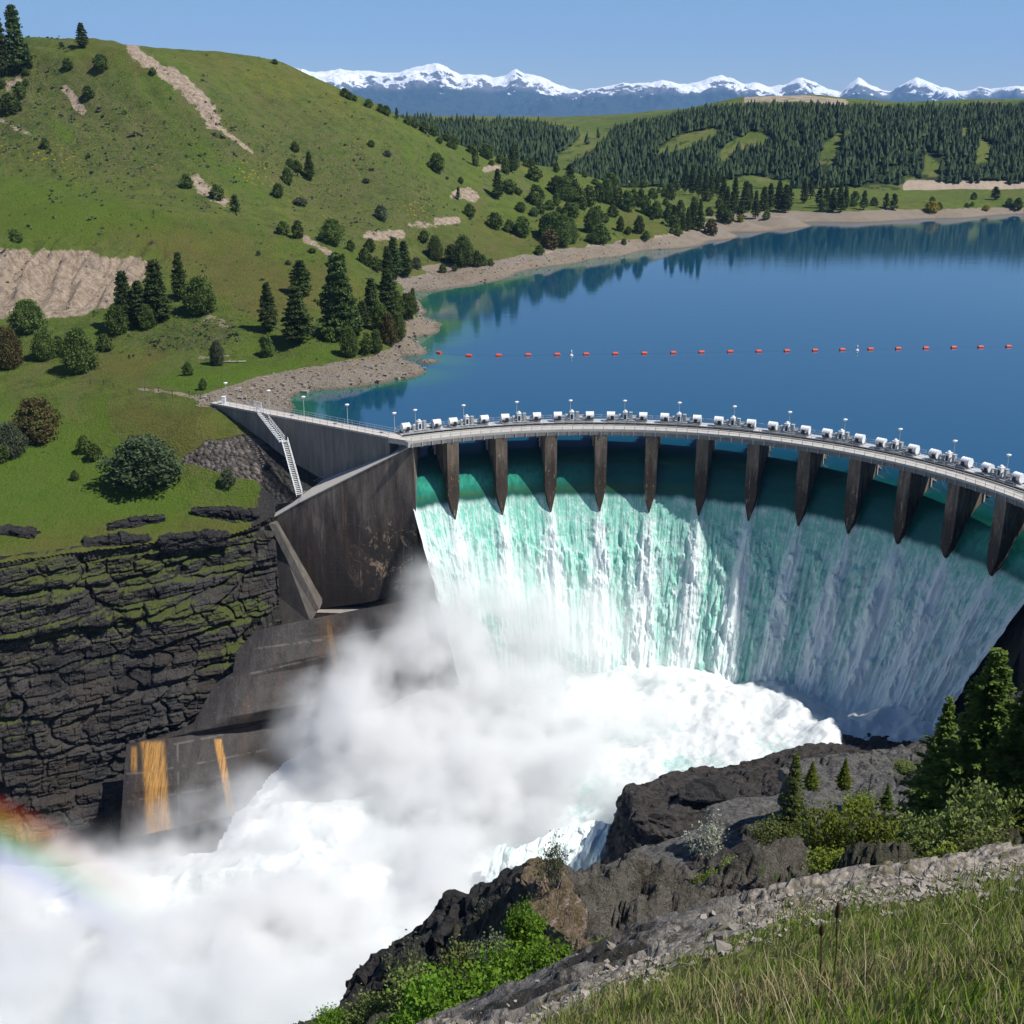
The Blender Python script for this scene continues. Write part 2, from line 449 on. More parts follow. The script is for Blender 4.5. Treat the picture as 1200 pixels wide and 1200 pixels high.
# ------------------------------------------------------------------ dam frame of reference
DC = (18.9, 190.4); DR = 84.46
def DA(a, s, z=0.0):
    r = DR - s; a = np.radians(a)
    return DC[0] + r * np.cos(a), DC[1] + r * np.sin(a), z
def wing(t):   # top line of the left wing wall, t 0..1 from the shore end to the arch
    a = (-75.5, 300.5); b = (-28.0, 267.5)
    return a[0] + (b[0] - a[0]) * t, a[1] + (b[1] - a[1]) * t

# ------------------------------------------------------------------ left bank hillside
shore = [(345, 476), (400, 456), (450, 449), (490, 440), (517, 423), (500, 411), (483, 404), (492, 394), (514, 378), (500, 366), (490, 352), (478, 344), (500, 342), (560, 333), (600, 324), (640, 313), (700, 303), (760, 293), (830, 283), (862, 272), (880, 266), (940, 262), (1000, 261), (1060, 258), (1100, 256), (1200, 251), (1330, 247)]
beach_top = [(238, 463, 4.5), (300, 443, 4.5), (360, 431, 4.5), (420, 424, 4), (462, 409, 4.5), (474, 398, 5), (486, 374, 5), (476, 350, 4), (470, 325, 5), (500, 318, 4), (560, 309, 5), (600, 302, 5), (640, 294, 6), (700, 286, 6), (760, 278, 6), (800, 272, 6), (835, 266, 6), (870, 258, 6), (920, 253, 6), (1000, 249, 5), (1100, 246, 5), (1200, 242, 5), (1330, 238, 5)]
hp = []
hp += [PZ(x, y, 0.0) for x, y in shore]
hp += [PZ(x, y, z) for x, y, z in beach_top]
hp += [PZ(x, y, -9) for x, y in [(540, 440), (600, 400), (640, 380),  (650, 345), (750, 330), (900, 300), (1000, 285), (1200, 275), (600, 450), (800, 400), (1000, 350), (1200, 330), (1000, 450), (1250, 500), (700, 470), (480, 455), (520, 400)]]
hp += [PZ(490, 425, 2.0), PZ(494, 419, 1.8), PZ(484, 433, 1.5), PZ(450, 436, 1.8), PZ(478, 428, 2.0), PZ(500, 421, 1.3), PZ(468, 418, 3.0), PZ(425, 444, 1.8), PZ(400, 448, 1.6), PZ(502, 379, 1.4), PZ(490, 386, 2.2), PZ(530, 428, -2.5), PZ(512, 436, -2.5), PZ(535, 415, -3), PZ(530, 385, -3)]
hp += [PZ(540, 378, -5), PZ(575, 352, -4), PZ(480, 335, 1.8), PZ(520, 330, 2.0), PZ(550, 325, 2.2), PZ(470, 338, 1.5), PZ(505, 336, 1.2)]
hp += [PZ(420, 468, -3), PZ(380, 478, -4), PZ(500, 465, -10)]
# plateau and the ground above the cliff
hp += [PZ(x, y, z) for x, y, z in [
    (-250, 660, -10), (-120, 655, -12), (0, 640, -13.5), (60, 640, -14.5), (100, 632, -15), (200, 622, -15.5), (290, 612, -16), (-100, 600, -9), (0, 600, -11), (100, 600, -12.5), (200, 592, -13), (270, 585, -13), (310, 590, -13.5),
    (-100, 540, -5), (0, 550, -7), (100, 550, -8), (200, 550, -7.5), (215, 535, -5.0),
    (0, 500, -3), (100, 500, -2.5), (170, 505, -1.0), (200, 505, -0.2), (230, 500, 1.2), (258, 498, 0.8),
    (-150, 470, 1), (0, 460, 0.5), (100, 462, 1.5), (170, 462, 3.5), (235, 474, 4.0), (130, 470, 1.5),
    (-150, 420, 6), (0, 425, 4.5), (80, 430, 4.5), (150, 425, 5), (200, 430, 4.5), (260, 425, 4.5), (320, 420, 4.5),
    (0, 372, 12), (60, 378, 11), (120, 392, 9), (180, 382, 11), (250, 372, 13), (300, 395, 9), (330, 375, 12), (360, 400, 8), (400, 400, 7), (440, 395, 6.5), (420, 360, 11),
    (-200, 370, 13), (-250, 290, 31)]]
# riprap fan and the floor below the wing wall
hp += [(-74.0, 296.5, 2.5), (-66, 290, -2.0), (-60, 284, -6.5), (-50, 279, -9.5), (-40, 272, -11), (-56, 272, -13.5), (-62, 270, -14), (-30, 268, -11.5), (-68, 280, -8), (-45, 274, -11.5)]
# bluff and the slope above it
hp += [PY(x, y, Y) for x, y, Y in [
    (0, 291, 440), (60, 293, 440), (110, 297, 438), (160, 303, 430), (195, 318, 415), (-100, 290, 445),
    (0, 255, 480), (100, 240, 478), (200, 250, 470), (300, 281, 455), (370, 305, 445), (420, 318, 440), (240, 300, 440), (300, 330, 415),
    (0, 215, 530), (100, 215, 530), (200, 228, 530), (300, 255, 525), (380, 285, 510), (430, 295, 500), (450, 320, 470),
    (-200, 60, 640), (-200, 200, 540), (0, 110, 600), (100, 110, 598), (200, 130, 596), (300, 165, 600), (0, 58, 640), (20, 53, 640), (60, 47, 640), (100, 49, 636), (150, 53, 630), (160, 57, 640),
    (200, 59, 700), (270, 63, 720), (330, 75, 735), (400, 105, 745), (440, 122, 748), (480, 143, 750), (520, 165, 760), (560, 183, 775), (600, 197, 790), (640, 201, 810), (700, 209, 850),
    (300, 110, 670), (400, 160, 660), (350, 220, 600), (450, 200, 645), (500, 240, 620), (440, 250, 590), (500, 290, 590), (550, 210, 700), (600, 240, 700), (560, 270, 640), (620, 280, 660), (660, 240, 730), (700, 255, 760), (760, 255, 800), (740, 225, 850), (800, 245, 850),
    (450, 275, 550), (380, 250, 560)]]
# behind the crest the land falls away, and the flat fields to the right
hp += [(-420, 760, 90), (-300, 780, 92), (-200, 820, 78), (-130, 850, 66), (-60, 880, 40), (0, 930, 20), (-420, 950, 60), (-200, 1000, 40), (0, 1100, 12), (-400, 1200, 40)]
hp += [PZ(x, y, z) for x, y, z in [(760, 213, 8), (900, 213, 7), (850, 235, 8), (900, 238, 7), (1000, 232, 6.5), (1100, 234, 6), (1200, 232, 6), (1000, 218, 7), (1100, 216, 7), (1200, 216, 7), (1330, 225, 7)]]
hp += [(-500, 300, 20), (-500, 500, 50), (-500, 640, 100)]
H_TPS = TPS(hp, 0.0006)
def hill_z(X, Y):
    z = H_TPS(X, Y)
    px, py = proj(X, Y, z)
    # gullies in the bluff and erosion folds on the steep slope
    bl = sst(2, 12, z - 9) * sst(32, 26, z) * sst(-112, -135, X) * sst(455, 440, Y) * sst(385, 400, Y)
    gu = np.abs(fbm(X * 0.16 + 0.3 * fbm(X * 0.05, Y * 0.05, seed=3), Y * 0.03, o=4, seed=11))
    z = z + bl * (gu - 0.2) * 10.0
    up = sst(40, 80, z)
    rl = np.abs(fbm((X + Y) * 0.017, (X - Y) * 0.0045, o=5, seed=5))
    z = z - up * (0.35 - rl) * 11 * sst(0, 90, 740 - Y + 0 * X) 
    z = z + fbm(X * 0.03, Y * 0.03, o=5, seed=2) * 1.6 * sst(1.5, 6, z) + fbm(X * 0.25, Y * 0.25, o=4, seed=9) * 0.35 * sst(0.3, 5, np.abs(z))
    return z
U = np.arange(-320, 1420, 2.6)
Yr = np.concatenate([np.arange(222, 330, 0.6), np.arange(330, 470, 0.8), np.arange(470, 760, 1.5), np.arange(760, 1260, 4.5)])
tx = (U - 600) / FOC
TX, TY = np.meshgrid(tx, Yr)
# columns of constant picture azimuth: X = tan * forward depth (approx. with a ground drop of ~70 m)
HX = TX * (TY * CP + 72 * SP); HY = TY
HZ = hill_z(HX, HY)
hx_, hy_ = proj(HX, HY, HZ)
HXW = HX
# where the hillside stops: cliff edge, abutment, arch
cliff_edge_px = [(-330, 668, -9), (-120, 664, -12.5), (0, 657, -14), (60, 650, -14.8), (120, 640, -15.3), (200, 632, -16), (260, 624, -16.3), (318, 613, -16.5)]
cliff_edge = np.array([PZ(*p) for p in cliff_edge_px])
cut = np.interp(HX, cliff_edge[:, 0], cliff_edge[:, 1])
cut = np.where(HX > cliff_edge[-1, 0] + 1.0, 272.5, cut)
rr = np.hypot(HX - DC[0], HY - DC[1])
keep = (HY > cut - 0.5) & ~((HX > -27) & (rr < DR + 15.5)) & ~((HX > -24) & (HY < 262))
soil = np.zeros_like(HX); brown = soil.copy(); lush = soil.copy(); flower = soil.copy(); rough = soil.copy(); rock = soil.copy(); riprap = soil.copy(); beach = soil.copy()
def stroke(arr, pts, wd, amp=1.0, nz=0.35, sc_=0.08):
    d = seg_dist(hx_, hy_, pts); d = d + wd * nz * fbm(hx_ * sc_ * 1.5, hy_ * sc_ * 1.5, o=3, seed=31) * 2
    np.maximum(arr, amp * sst(wd * 1.9, wd * 0.15, d), out=arr)
def patch(arr, poly, soft=10, amp=1.0):
    d = seg_dist(hx_, hy_, poly + poly[:1]); ins = in_poly(hx_, hy_, poly)
    sd_ = np.where(ins, d, -d) + soft * 0.7 * fbm(hx_ * 0.05, hy_ * 0.05, o=3, seed=33)
    np.maximum(arr, amp * sst(-soft * 0.8, soft * 0.8, sd_), out=arr)
stroke(soil, [(155, 57), (175, 74), (196, 88)], 7); stroke(soil, [(203, 90), (220, 102), (236, 118), (250, 140)], 9); stroke(soil, [(240, 130), (256, 148)], 5)
stroke(soil, [(262, 153), (275, 163), (295, 178)], 2.6, 0.8); stroke(soil, [(78, 105), (88, 118), (95, 130)], 4.5)
stroke(soil, [(0, 140), (18, 150), (35, 158)], 3, 0.6); stroke(soil, [(10, 100), (22, 94)], 6, 0.7)
stroke(soil, [(228, 210), (240, 222), (262, 236)], 7, 0.8); stroke(soil, [(358, 280), (372, 288), (385, 296)], 4, 0.8)
stroke(soil, [(535, 230), (548, 228), (554, 232)], 6); stroke(soil, [(570, 198), (588, 196)], 4, 0.9); stroke(soil, [(512, 259), (535, 258)], 4, 0.9); stroke(soil, [(480, 264), (512, 262)], 5, 0.55)
stroke(soil, [(430, 276), (450, 276), (470, 275)], 5, 0.95); stroke(soil, [(640, 294), (655, 297)], 5, 0.9); stroke(soil, [(690, 290), (705, 288)], 4, 0.8); stroke(soil, [(770, 279), (800, 274), (835, 266)], 3.5, 0.75)
stroke(soil, [(870, 257), (900, 254), (960, 252)], 3.5, 0.75); stroke(soil, [(245, 372), (262, 378)], 8, 0.45)
stroke(soil, [(160, 455), (200, 460), (240, 468)], 2.2, 0.65); stroke(soil, [(310, 600), (325, 585), (320, 560)], 8, 0.5); stroke(soil, [(480, 400), (490, 385), (478, 372)], 8, 0.55)
patch(soil, [(-330, 288), (0, 291), (60, 294), (110, 297), (160, 302), (185, 310), (150, 340), (128, 365), (60, 374), (0, 374), (-330, 372)], 10)
patch(brown, [(20, 235), (150, 250), (250, 275), (400, 320), (420, 345), (300, 380), (150, 285), (0, 262)], 40, 0.85)
patch(brown, [(110, 425), (150, 405), (190, 415), (160, 445), (110, 445)], 22, 0.95)
patch(brown, [(115, 475), (240, 475), (300, 520), (230, 545), (190, 530), (130, 510)], 25, 0.7)
patch(brown, [(0, 620), (120, 600), (300, 605), (310, 640), (0, 680)], 16, 0.75); patch(brown, [(230, 585), (320, 580), (315, 610), (230, 605)], 14, 0.6)
patch(brown, [(90, 45), (160, 50), (160, 80), (90, 75)], 25, 0.6); patch(brown, [(170, 55), (340, 75), (400, 120), (300, 90)], 25, 0.5)
patch(brown, [(560, 250), (650, 290), (560, 310), (470, 330)], 35, 0.45); patch(brown, [(730, 245), (790, 265), (770, 280), (720, 265)], 18, 0.6)
patch(lush, [(0, 480), (110, 490), (180, 560), (300, 570), (310, 590), (140, 620), (0, 640), (-300, 650), (-300, 500)], 40, 0.8)
patch(lush, [(0, 205), (120, 230), (200, 260), (100, 280), (0, 285)], 30, 0.75); patch(lush, [(180, 445), (330, 420), (400, 410), (330, 440), (240, 460)], 14, 0.8); stroke(lush, [(118, 470), (122, 500), (140, 525)], 5, 0.9)
patch(lush, [(65, 140), (85, 150), (75, 165), (62, 150)], 14, 0.9); patch(lush, [(120, 55), (40, 65), (100, 65)], 10, 0.5); patch(lush, [(200, 140), (330, 230), (300, 240), (220, 190)], 25, 0.5)
patch(flower, [(0, 150), (90, 180), (95, 205), (20, 190), (0, 170)], 20, 0.9); patch(flower, [(285, 180), (325, 205), (315, 225), (280, 200)], 16, 1); patch(flower, [(270, 85), (330, 95), (320, 105)], 12, 0.8)
patch(flower, [(330, 225), (400, 235), (390, 265), (340, 255)], 20, 0.5); patch(flower, [(470, 230), (500, 225), (500, 250), (470, 250)], 16, 0.9); patch(flower, [(400, 100), (450, 130), (440, 220), (400, 200)], 30, 0.45); patch(flower, [(150, 180), (200, 190), (180, 205)], 10, 0.7)
patch(rough, [(-300, 60), (60, 60), (200, 110), (430, 160), (520, 240), (480, 280), (400, 260), (330, 235), (180, 215), (-300, 150)], 50, 0.9)
patch(rough, [(180, 385), (270, 370), (290, 400), (180, 415), (130, 400)], 14, 0.9); patch(rough, [(400, 260), (560, 260), (640, 300), (470, 330), (430, 300)], 30, 0.5); patch(rough, [(-300, 560), (0, 540), (250, 560), (330, 600), (200, 600), (0, 590)], 30, 0.35)
patch(riprap, [(212, 540), (240, 518), (290, 508), (322, 520), (345, 560), (345, 590), (325, 590), (300, 565), (250, 552)], 5); patch(riprap, [(290, 508), (360, 540), (460, 520), (400, 600), (345, 600), (330, 560)], 6, 0.0)

floor_m = sst(-63, -58, HX) * sst(-24, -26, HX) * (HY > 262) * (HY < np.interp(HX, [-75.5, -28], [300.5, 267.5]) + 1)
rock = np.maximum(rock, floor_m)  # floor below the wing wall coloured near black
bt = np.array([PZ(x, y, z) for x, y, z in beach_top])
beach = sst(6.2, 4.4, HZ + 0.8 * fbm(HX * 0.08, HY * 0.08, o=3, seed=44)) * (HY > np.interp(HX, [-75.5, -28, 0], [300.0, 267.5, 267.5])) * (hx_ > 232)
beach = beach * (1 - in_poly(hx_, hy_, [(130, 455), (238, 462), (300, 442), (360, 430), (440, 417), (440, 405), (300, 415), (130, 430)]))
beach = np.where((hx_ > 870) & (hy_ < 244), 0, beach)
band = fbm(HX * 0.02, HY * 0.02, HZ * 1.4, o=3, seed=4) * 0.5 + 0.5
hill = mobj('hillside', grid_mesh('hillside', HX, HY, HZ, True, dict(soil=soil, brown=brown, lush=lush, flower=flower, rough=rough, rock=rock, riprap=riprap, beach=beach, band=band), keep), M_HILL)
tag(hill, kind='structure')
rock_mask = rock
def hit(px, py, far=False):
    """where the sight line through a picture point meets the hillside"""
    dx, dy, dz = [float(v) for v in ray(px, py)]
    Y = np.arange(250, 1250, 1.0); X = dx / dy * Y; Zr = CAMZ + dz / dy * Y
    zz = _sample(X, Y)
    k = np.where((Zr <= zz) & (zz > -30))[0]
    if len(k) == 0:
        return None
    i = k[0]
    return (float(X[i]), float(Y[i]), float(zz[i]))
def _sample(X, Y):
    u = X / (Y * CP + 72 * SP) * FOC + 600
    ui = (u - U[0]) / 2.6; yi = np.interp(Y, Yr, np.arange(len(Yr)))
    ui = np.clip(ui, 0, len(U) - 1.001); yi = np.clip(yi, 0, len(Yr) - 1.001)
    a = ui.astype(int); b = yi.astype(int); fa = ui - a; fb = yi - b
    return HZ[b, a] * (1 - fa) * (1 - fb) + HZ[b, a + 1] * fa * (1 - fb) + HZ[b + 1, a] * (1 - fa) * fb + HZ[b + 1, a + 1] * fa * fb

# ------------------------------------------------------------------ far hills beyond the lake
fp = [PY(x, y, 1116 + (Y - 1116) * (0.30 if Y < 2000 else 0.42)) for x, y, Y in [
    (300, 215, 1120), (500, 222, 1120), (700, 222, 1120), (850, 222, 1120), (1000, 222, 1116), (1100, 221, 1110), (1200, 221, 1105), (1350, 221, 1100),
    (700, 200, 1280), (850, 190, 1300), (900, 195, 1290), (1000, 180, 1290), (1100, 175, 1300), (1200, 175, 1300), (1350, 170, 1300), (600, 190, 1380), (500, 180, 1400), (300, 170, 1400),
    (690, 170, 1650), (650, 190, 1400), (850, 150, 1500), (960, 145, 1560), (1000, 150, 1500), (1100, 146, 1520), (1200, 146, 1520), (780, 165, 1480), (1350, 140, 1520),
    (300, 148, 1800), (480, 146, 1800), (560, 150, 1780), (620, 150, 1780), (690, 160, 1900), (740, 157, 1700), (800, 141, 1780), (850, 138, 1800), (900, 136, 1800), (1000, 136, 1780), (1100, 134, 1780), (1200, 134, 1780), (1350, 132, 1800),
    (300, 136, 2500), (480, 140, 2500), (600, 140, 2500), (690, 140, 2500), (760, 136, 2500), (820, 127, 2450), (860, 119, 2450), (900, 114.5, 2450), (940, 114, 2450), (985, 118, 2450), (1030, 126, 2450), (1090, 121.5, 2450), (1150, 119, 2450), (1200, 119.5, 2450), (1350, 122, 2450)]]
fp += [(-1500, 2300, 30), (0, 2300, 40), (1200, 2300, 50), (600, 2350, 40)]
F_TPS = TPS(fp, 0.0004)
U2 = np.arange(240, 1380, 3.0); Y2 = np.concatenate([np.arange(1085, 1400, 3.0), np.arange(1400, 2350, 12.0)])
tx2, FY = np.meshgrid((U2 - 600) / FOC, Y2)
FX = tx2 * (FY * CP + 40 * SP)
def far_z(X, Y):
    z = F_TPS(X, Y)
    return z - np.abs(fbm(X * 0.006, Y * 0.003, o=4, seed=61)) * 12 * sst(1120, 1180, Y) * sst(1700, 1400, Y) + 3 * sst(1120, 1180, Y) + fbm(X * 0.02, Y * 0.02, o=4, seed=62) * 2.5
FZ = far_z(FX, FY)
fx_, fy_ = proj(FX, FY, FZ)
CLEAR = [[(650, 203), (653, 182), (685, 158), (722, 143), (716, 158), (690, 178), (664, 196)], [(765, 181), (790, 160), (835, 150), (843, 157), (815, 170), (790, 178)],
         [(838, 186), (852, 168), (880, 153), (906, 160), (895, 170), (860, 178), (850, 190)], [(958, 192), (964, 170), (986, 153), (990, 163), (976, 192)], [(1143, 192), (1148, 158), (1158, 168), (1162, 190)],
         [(1080, 205), (1086, 180), (1102, 195), (1100, 208)], [(1120, 150), (1135, 146), (1128, 165)], [(835, 215), (880, 205), (960, 218), (840, 222)], [(1055, 224), (1062, 206), (1080, 210), (1100, 216), (1230, 216), (1230, 224)], [(1020, 150), (1032, 143), (1040, 152)]]
clr = np.zeros(FX.shape, bool)
for c in CLEAR: clr |= in_poly(fx_, fy_, c)
woods = (~clr) & (FY > 1120) & (FY < 1335)
soil2 = np.maximum(sst(12, 4, seg_dist(fx_, fy_, [(1066, 219), (1110, 220), (1240, 220)])), sst(7, 3, seg_dist(fx_, fy_, [(875, 117), (940, 115), (990, 120)])) * 0.55)
soil2 = np.maximum(soil2, 0.9 * sst(3, 1, seg_dist(fx_, fy_, [(690, 214), (760, 213)])))
fh = mobj('far_hills', grid_mesh('far_hills', FX, FY, FZ, True, dict(woods=woods.astype(float), soil=soil2, beach=soil2 * 0)), M_FAR)
tag(fh, kind='structure')

# ------------------------------------------------------------------ snow mountains, 24 km away
prof = [(-400, 120), (0, 100), (250, 90), (300, 82), (330, 75), (345, 78), (365, 84), (382, 84), (400, 80), (416, 83), (436, 82), (450, 85), (470, 84), (482, 80), (493, 77), (510, 73), (525, 78), (540, 88), (552, 87), (566, 88), (578, 91), (592, 89), (605, 80), (614, 85), (624, 88), (640, 92), (655, 99), (668, 104), (680, 107), (690, 104), (700, 103), (716, 101), (730, 97), (741, 98), (750, 97), (762, 96), (775, 93), (790, 97), (805, 99), (820, 96), (832, 91), (843, 88), (858, 92), (870, 98), (885, 97), (900, 101), (915, 100), (926, 94), (938, 90), (955, 96), (970, 104), (984, 107), (995, 97), (1003, 91), (1016, 98), (1030, 105), (1042, 107), (1055, 98), (1070, 90), (1085, 95), (1100, 101), (1120, 106), (1132, 107), (1145, 101), (1158, 105), (1170, 103), (1185, 100), (1200, 102), (1260, 96), (1350, 104), (1500, 110), (1800, 118)]
mu = np.arange(150, 1500, 1.5); mw = np.linspace(0, 1.35, 150)
MUg, MWg = np.meshgrid(mu, mw)
cr = np.interp(mu, [p[0] for p in prof], [p[1] for p in prof])
MY = 19000 + MWg * 5000
MX = (MUg - 600) / FOC * MY * CP
zc = (np.tan(np.arctan((600 - cr) / FOC) - PITCH)) * 24000 + CAMZ
rid = 1 - 2 * np.abs(fbm(MX * 0.0006, MY * 0.0006 * 0.8, o=6, seed=71, g=0.55))
sh = np.where(MWg < 1, MWg ** 1.35, 1 - (MWg - 1) * 1.2)
# spurs running down from the peaks
warp = (1 - np.clip(MWg, 0, 1)) * 26 * fbm(MUg * 0.02, MWg * 2, o=3, seed=72)
zc2 = np.interp((MUg + warp).ravel(), mu, zc).reshape(MUg.shape)
MZ = -120 + (zc2 + 120) * sh + (rid - 0.55) * 300 * np.sin(np.clip(MWg, 0, 1) * PI) ** 0.8
MZ += ((0.5 - np.abs(fbm(MX * 0.0022, MY * 0.0022, o=6, seed=73, g=0.6))) * 300 - 90) * np.clip(MWg * 1.4, 0, 1) * (1 - np.clip(MWg, 0, 1) ** 6) * np.clip(MWg * 2, 0, 1)
MZ += fbm(MX * 0.006, MY * 0.0, o=4, seed=74) * 28 * sst(0.7, 1, MWg)
alt = 0.35 * np.clip((MZ - 120) / 620, 0, 1.2) + 0.68 * np.clip(MZ / np.maximum(zc2, 250), 0, 1.05) ** 1.6
mt = mobj('mountains', grid_mesh('mountains', MX, MY, MZ, True, dict(alt=alt)), M_MTN)
tag(mt, kind='structure')
# valley floor between the hills and the mountains
V = [(-9000, 3000, -130), (12000, 3000, -130), (16000, 19500, -130), (-14000, 19500, -130)]
tag(mobj('valley_floor', mesh_np('valley_floor', V, [[0, 1, 2, 3]]), M_FAR), kind='structure')

# ------------------------------------------------------------------ the lake
import bmesh
la = np.radians(np.concatenate([np.arange(-20, 112, 1.0), np.arange(112, 136, 0.4), np.arange(136, 175, 1.0)]))
lr = np.concatenate([np.arange(DR + 3, DR + 70, 1.0), np.arange(DR + 70, DR + 300, 4.0), np.arange(DR + 300, 1400, 14.0)])
LA, LR = np.meshgrid(la, lr); LX = DC[0] + LR * np.cos(LA); LY = DC[1] + LR * np.sin(LA)
w0, w1 = np.array(wing(0.0)), np.array(wing(1.0)); wdr = (w1 - w0) / np.linalg.norm(w1 - w0)
side = (LX - w0[0]) * (-wdr[1]) + (LY - w0[1]) * wdr[0]        # positive on the upstream side of the wing wall
lk_keep = ((np.degrees(LA) < 119.2) & (LR > DR + 14.5)) | ((np.degrees(LA) >= 118) & (side > 1.4) & (LX > -79 - 0.3 * (LY - 300)))
me = grid_mesh('lake', LX, LY, LX * 0.0, True, None, lk_keep)
co = np.empty(len(me.vertices) * 3, np.float32); me.vertices.foreach_get('co', co); co = co.reshape(-1, 3).astype(float)
hh = H_TPS(co[:, 0], co[:, 1]); shl = sst(-7, -0.3, hh) * (co[:, 1] < 700)
lw = me.attributes.new('shallow', 'FLOAT', 'POINT'); lw.data.foreach_set('value', shl.astype(np.float32))
if me.polygons[0].normal.z < 0: me.flip_normals()
tag(mobj('lake', me, M_LAKE), kind='structure')
# ------------------------------------------------------------------ concrete and metal
def mat_conc(name, base, dark, amt=0.5, streak=1.0, pale=0.0, wet=False):
    g = G(name); p = g.pos()
    s1 = g.noise(g.scale(p, (1, 1, 0.09)), 0.75, 5, 0.7, 0.3)
    s2 = g.noise(g.scale(p, (1, 1, 0.22)), 0.22, 5, 0.7, 0.5); f = g.noise(p, 2.2, 5, 0.75)
    c = g.mix(g.ramp(s1, (0.50 - amt * 0.3, 0), (0.74 - amt * 0.2, 1)), dark, base)
    c = g.mix(g.M('MULTIPLY', g.ramp(s2, (0.42, 1), (0.62, 0)), 0.65 * streak), c, tuple(v * 0.55 for v in dark))
    c = g.mix(g.M('MULTIPLY', f, 0.35), c, tuple(v * 1.5 for v in base))
    z0 = g.N('ShaderNodeSeparateXYZ'); g.put(z0.inputs[0], p)
    if wet:
        wz = g.M('ADD', g.M('DIVIDE', g.M('ADD', z0.outputs[2], 12), 14), g.M('MULTIPLY', g.M('SUBTRACT', g.noise(g.scale(p, (1, 1, 0.15)), 0.9, 5, 0.75), 0.5), 1.6))
        c = g.mix(g.M('MULTIPLY', g.ramp(wz, (0.45, 1), (0.8, 0)), 0.85), c, g.mix(f, (0.014, 0.011, 0.009), (0.055, 0.040, 0.030)))
        c = g.mix(g.M('MULTIPLY', g.ramp(g.noise(g.scale(p, (1, 1, 0.25)), 1.3, 5, 0.8), (0.58, 0), (0.66, 1)), 0.7), c, (0.42, 0.34, 0.25))
        c = g.mix(g.M('MULTIPLY', g.ramp(g.noise(g.scale(p, (1, 1, 0.1)), 0.8, 4, 0.7), (0.60, 0), (0.70, 1)), 0.6), c, (0.10, 0.045, 0.02))
    if pale:
        wz = g.M('ADD', g.M('DIVIDE', g.M('ADD', z0.outputs[2], 38), 40), g.M('MULTIPLY', g.M('SUBTRACT', g.noise(g.scale(p, (1, 1, 0.12)), 0.35, 5, 0.7), 0.5), 1.4))
        c = g.mix(g.M('MULTIPLY', g.ramp(wz, (0.45, 1), (0.75, 0)), 0.8), c, g.mix(f, (0.016, 0.012, 0.010), (0.060, 0.045, 0.036)))
        c = g.mix(g.M('MULTIPLY', g.ramp(g.noise(g.scale(p, (1, 1, 0.06)), 1.1, 5, 0.75), (0.60, 0), (0.68, 1)), 0.5), c, (0.40, 0.35, 0.30))
    # lift joints
    z = g.N('ShaderNodeSeparateXYZ'); g.put(z.inputs[0], p)
    jz = g.M('FRACT', g.M('DIVIDE', g.M('ADD', z.outputs[2], 100.4), 3.0))
    j = g.M('MULTIPLY', g.ramp(jz, (0.0, 1), (0.035, 0)), g.ramp(g.noise(p, 0.5, 3), (0.42, 0), (0.62, 1)))
    c = g.mix(g.M('MULTIPLY', j, 0.6), c, (0.16, 0.14, 0.12))
    if pale:
        q = g.ramp(g.noise(g.scale(p, (1, 1, 0.8)), 0.40, 6, 0.75, 1.0), (0.56, 0), (0.60, 1))
        band = g.M('MULTIPLY', g.ramp(g.M('DIVIDE', g.M('ADD', z.outputs[2], 34), 24), (0.0, 0), (0.25, 1), (0.75, 1), (0.85, 0)), q)
        xb = g.ramp(g.M('DIVIDE', g.M('ADD', z.outputs[0], 50), 30), (0.35, 0), (0.6, 1), (0.9, 1), (0.98, 0))
        c = g.mix(g.M('MULTIPLY', g.M('MULTIPLY', band, xb), pale), c, (0.42, 0.30, 0.19))
        s3 = g.noise(g.scale(p, (1, 1, 0.03)), 0.45, 4, 0.6)
        c = g.mix(g.M('MULTIPLY', g.ramp(s3, (0.60, 0), (0.68, 1)), 0.5), c, (0.13, 0.065, 0.03))
    return g.done(c, 0.85, g.bump(g.M('ADD', f, g.M('MULTIPLY', j, -0.7)), 0.5, 0.15), Specular_IOR_Level=0.25)
def mat_plain(name, col, rough=0.6, var=0.25, sc_=1.5, metal=0.0, streak=0.0):
    g = G(name); p = g.pos()
    n = g.noise(p, sc_, 5, 0.7)
    c = g.mix(n, tuple(v * (1 - var) for v in col), tuple(min(1, v * (1 + var)) for v in col))
    if streak:
        s = g.ramp(g.noise(g.scale(p, (1, 1, 0.15)), 2.0, 4, 0.7), (0.5, 0), (0.7, 1))
        c = g.mix(g.M('MULTIPLY', s, streak), c, tuple(v * 0.35 for v in col))
    return g.done(c, rough, g.bump(n, 0.15, 0.03), Metallic=metal)
M_WALL = mat_conc('abutment_concrete', (0.27, 0.225, 0.185), (0.046, 0.034, 0.027), 0.45, 1.0, 1.0)
M_PIER = mat_conc('pier_concrete', (0.25, 0.20, 0.155), (0.050, 0.037, 0.028), 0.45, 1.0, wet=True)
M_BASE = mat_conc('base_concrete', (0.105, 0.092, 0.082), (0.030, 0.026, 0.024), 0.4, 0.8)
M_WING = mat_conc('wing_wall_concrete', (0.24, 0.22, 0.20), (0.10, 0.09, 0.082), 0.6, 0.4)
M_CAP = mat_plain('pale_concrete', (0.44, 0.41, 0.38), 0.85, 0.25, 1.1)
M_ROAD = mat_plain('deck_concrete', (0.40, 0.385, 0.36), 0.85, 0.3, 0.6)
M_FASC = mat_plain('deck_fascia', (0.20, 0.195, 0.185), 0.85, 0.35, 0.9, 0, 0.6)
M_STEEL = mat_plain('galvanised_steel', (0.42, 0.43, 0.44), 0.45, 0.15, 3.0)
M_RAIL = mat_plain('rail_steel', (0.36, 0.36, 0.355), 0.5, 0.12, 3.0)
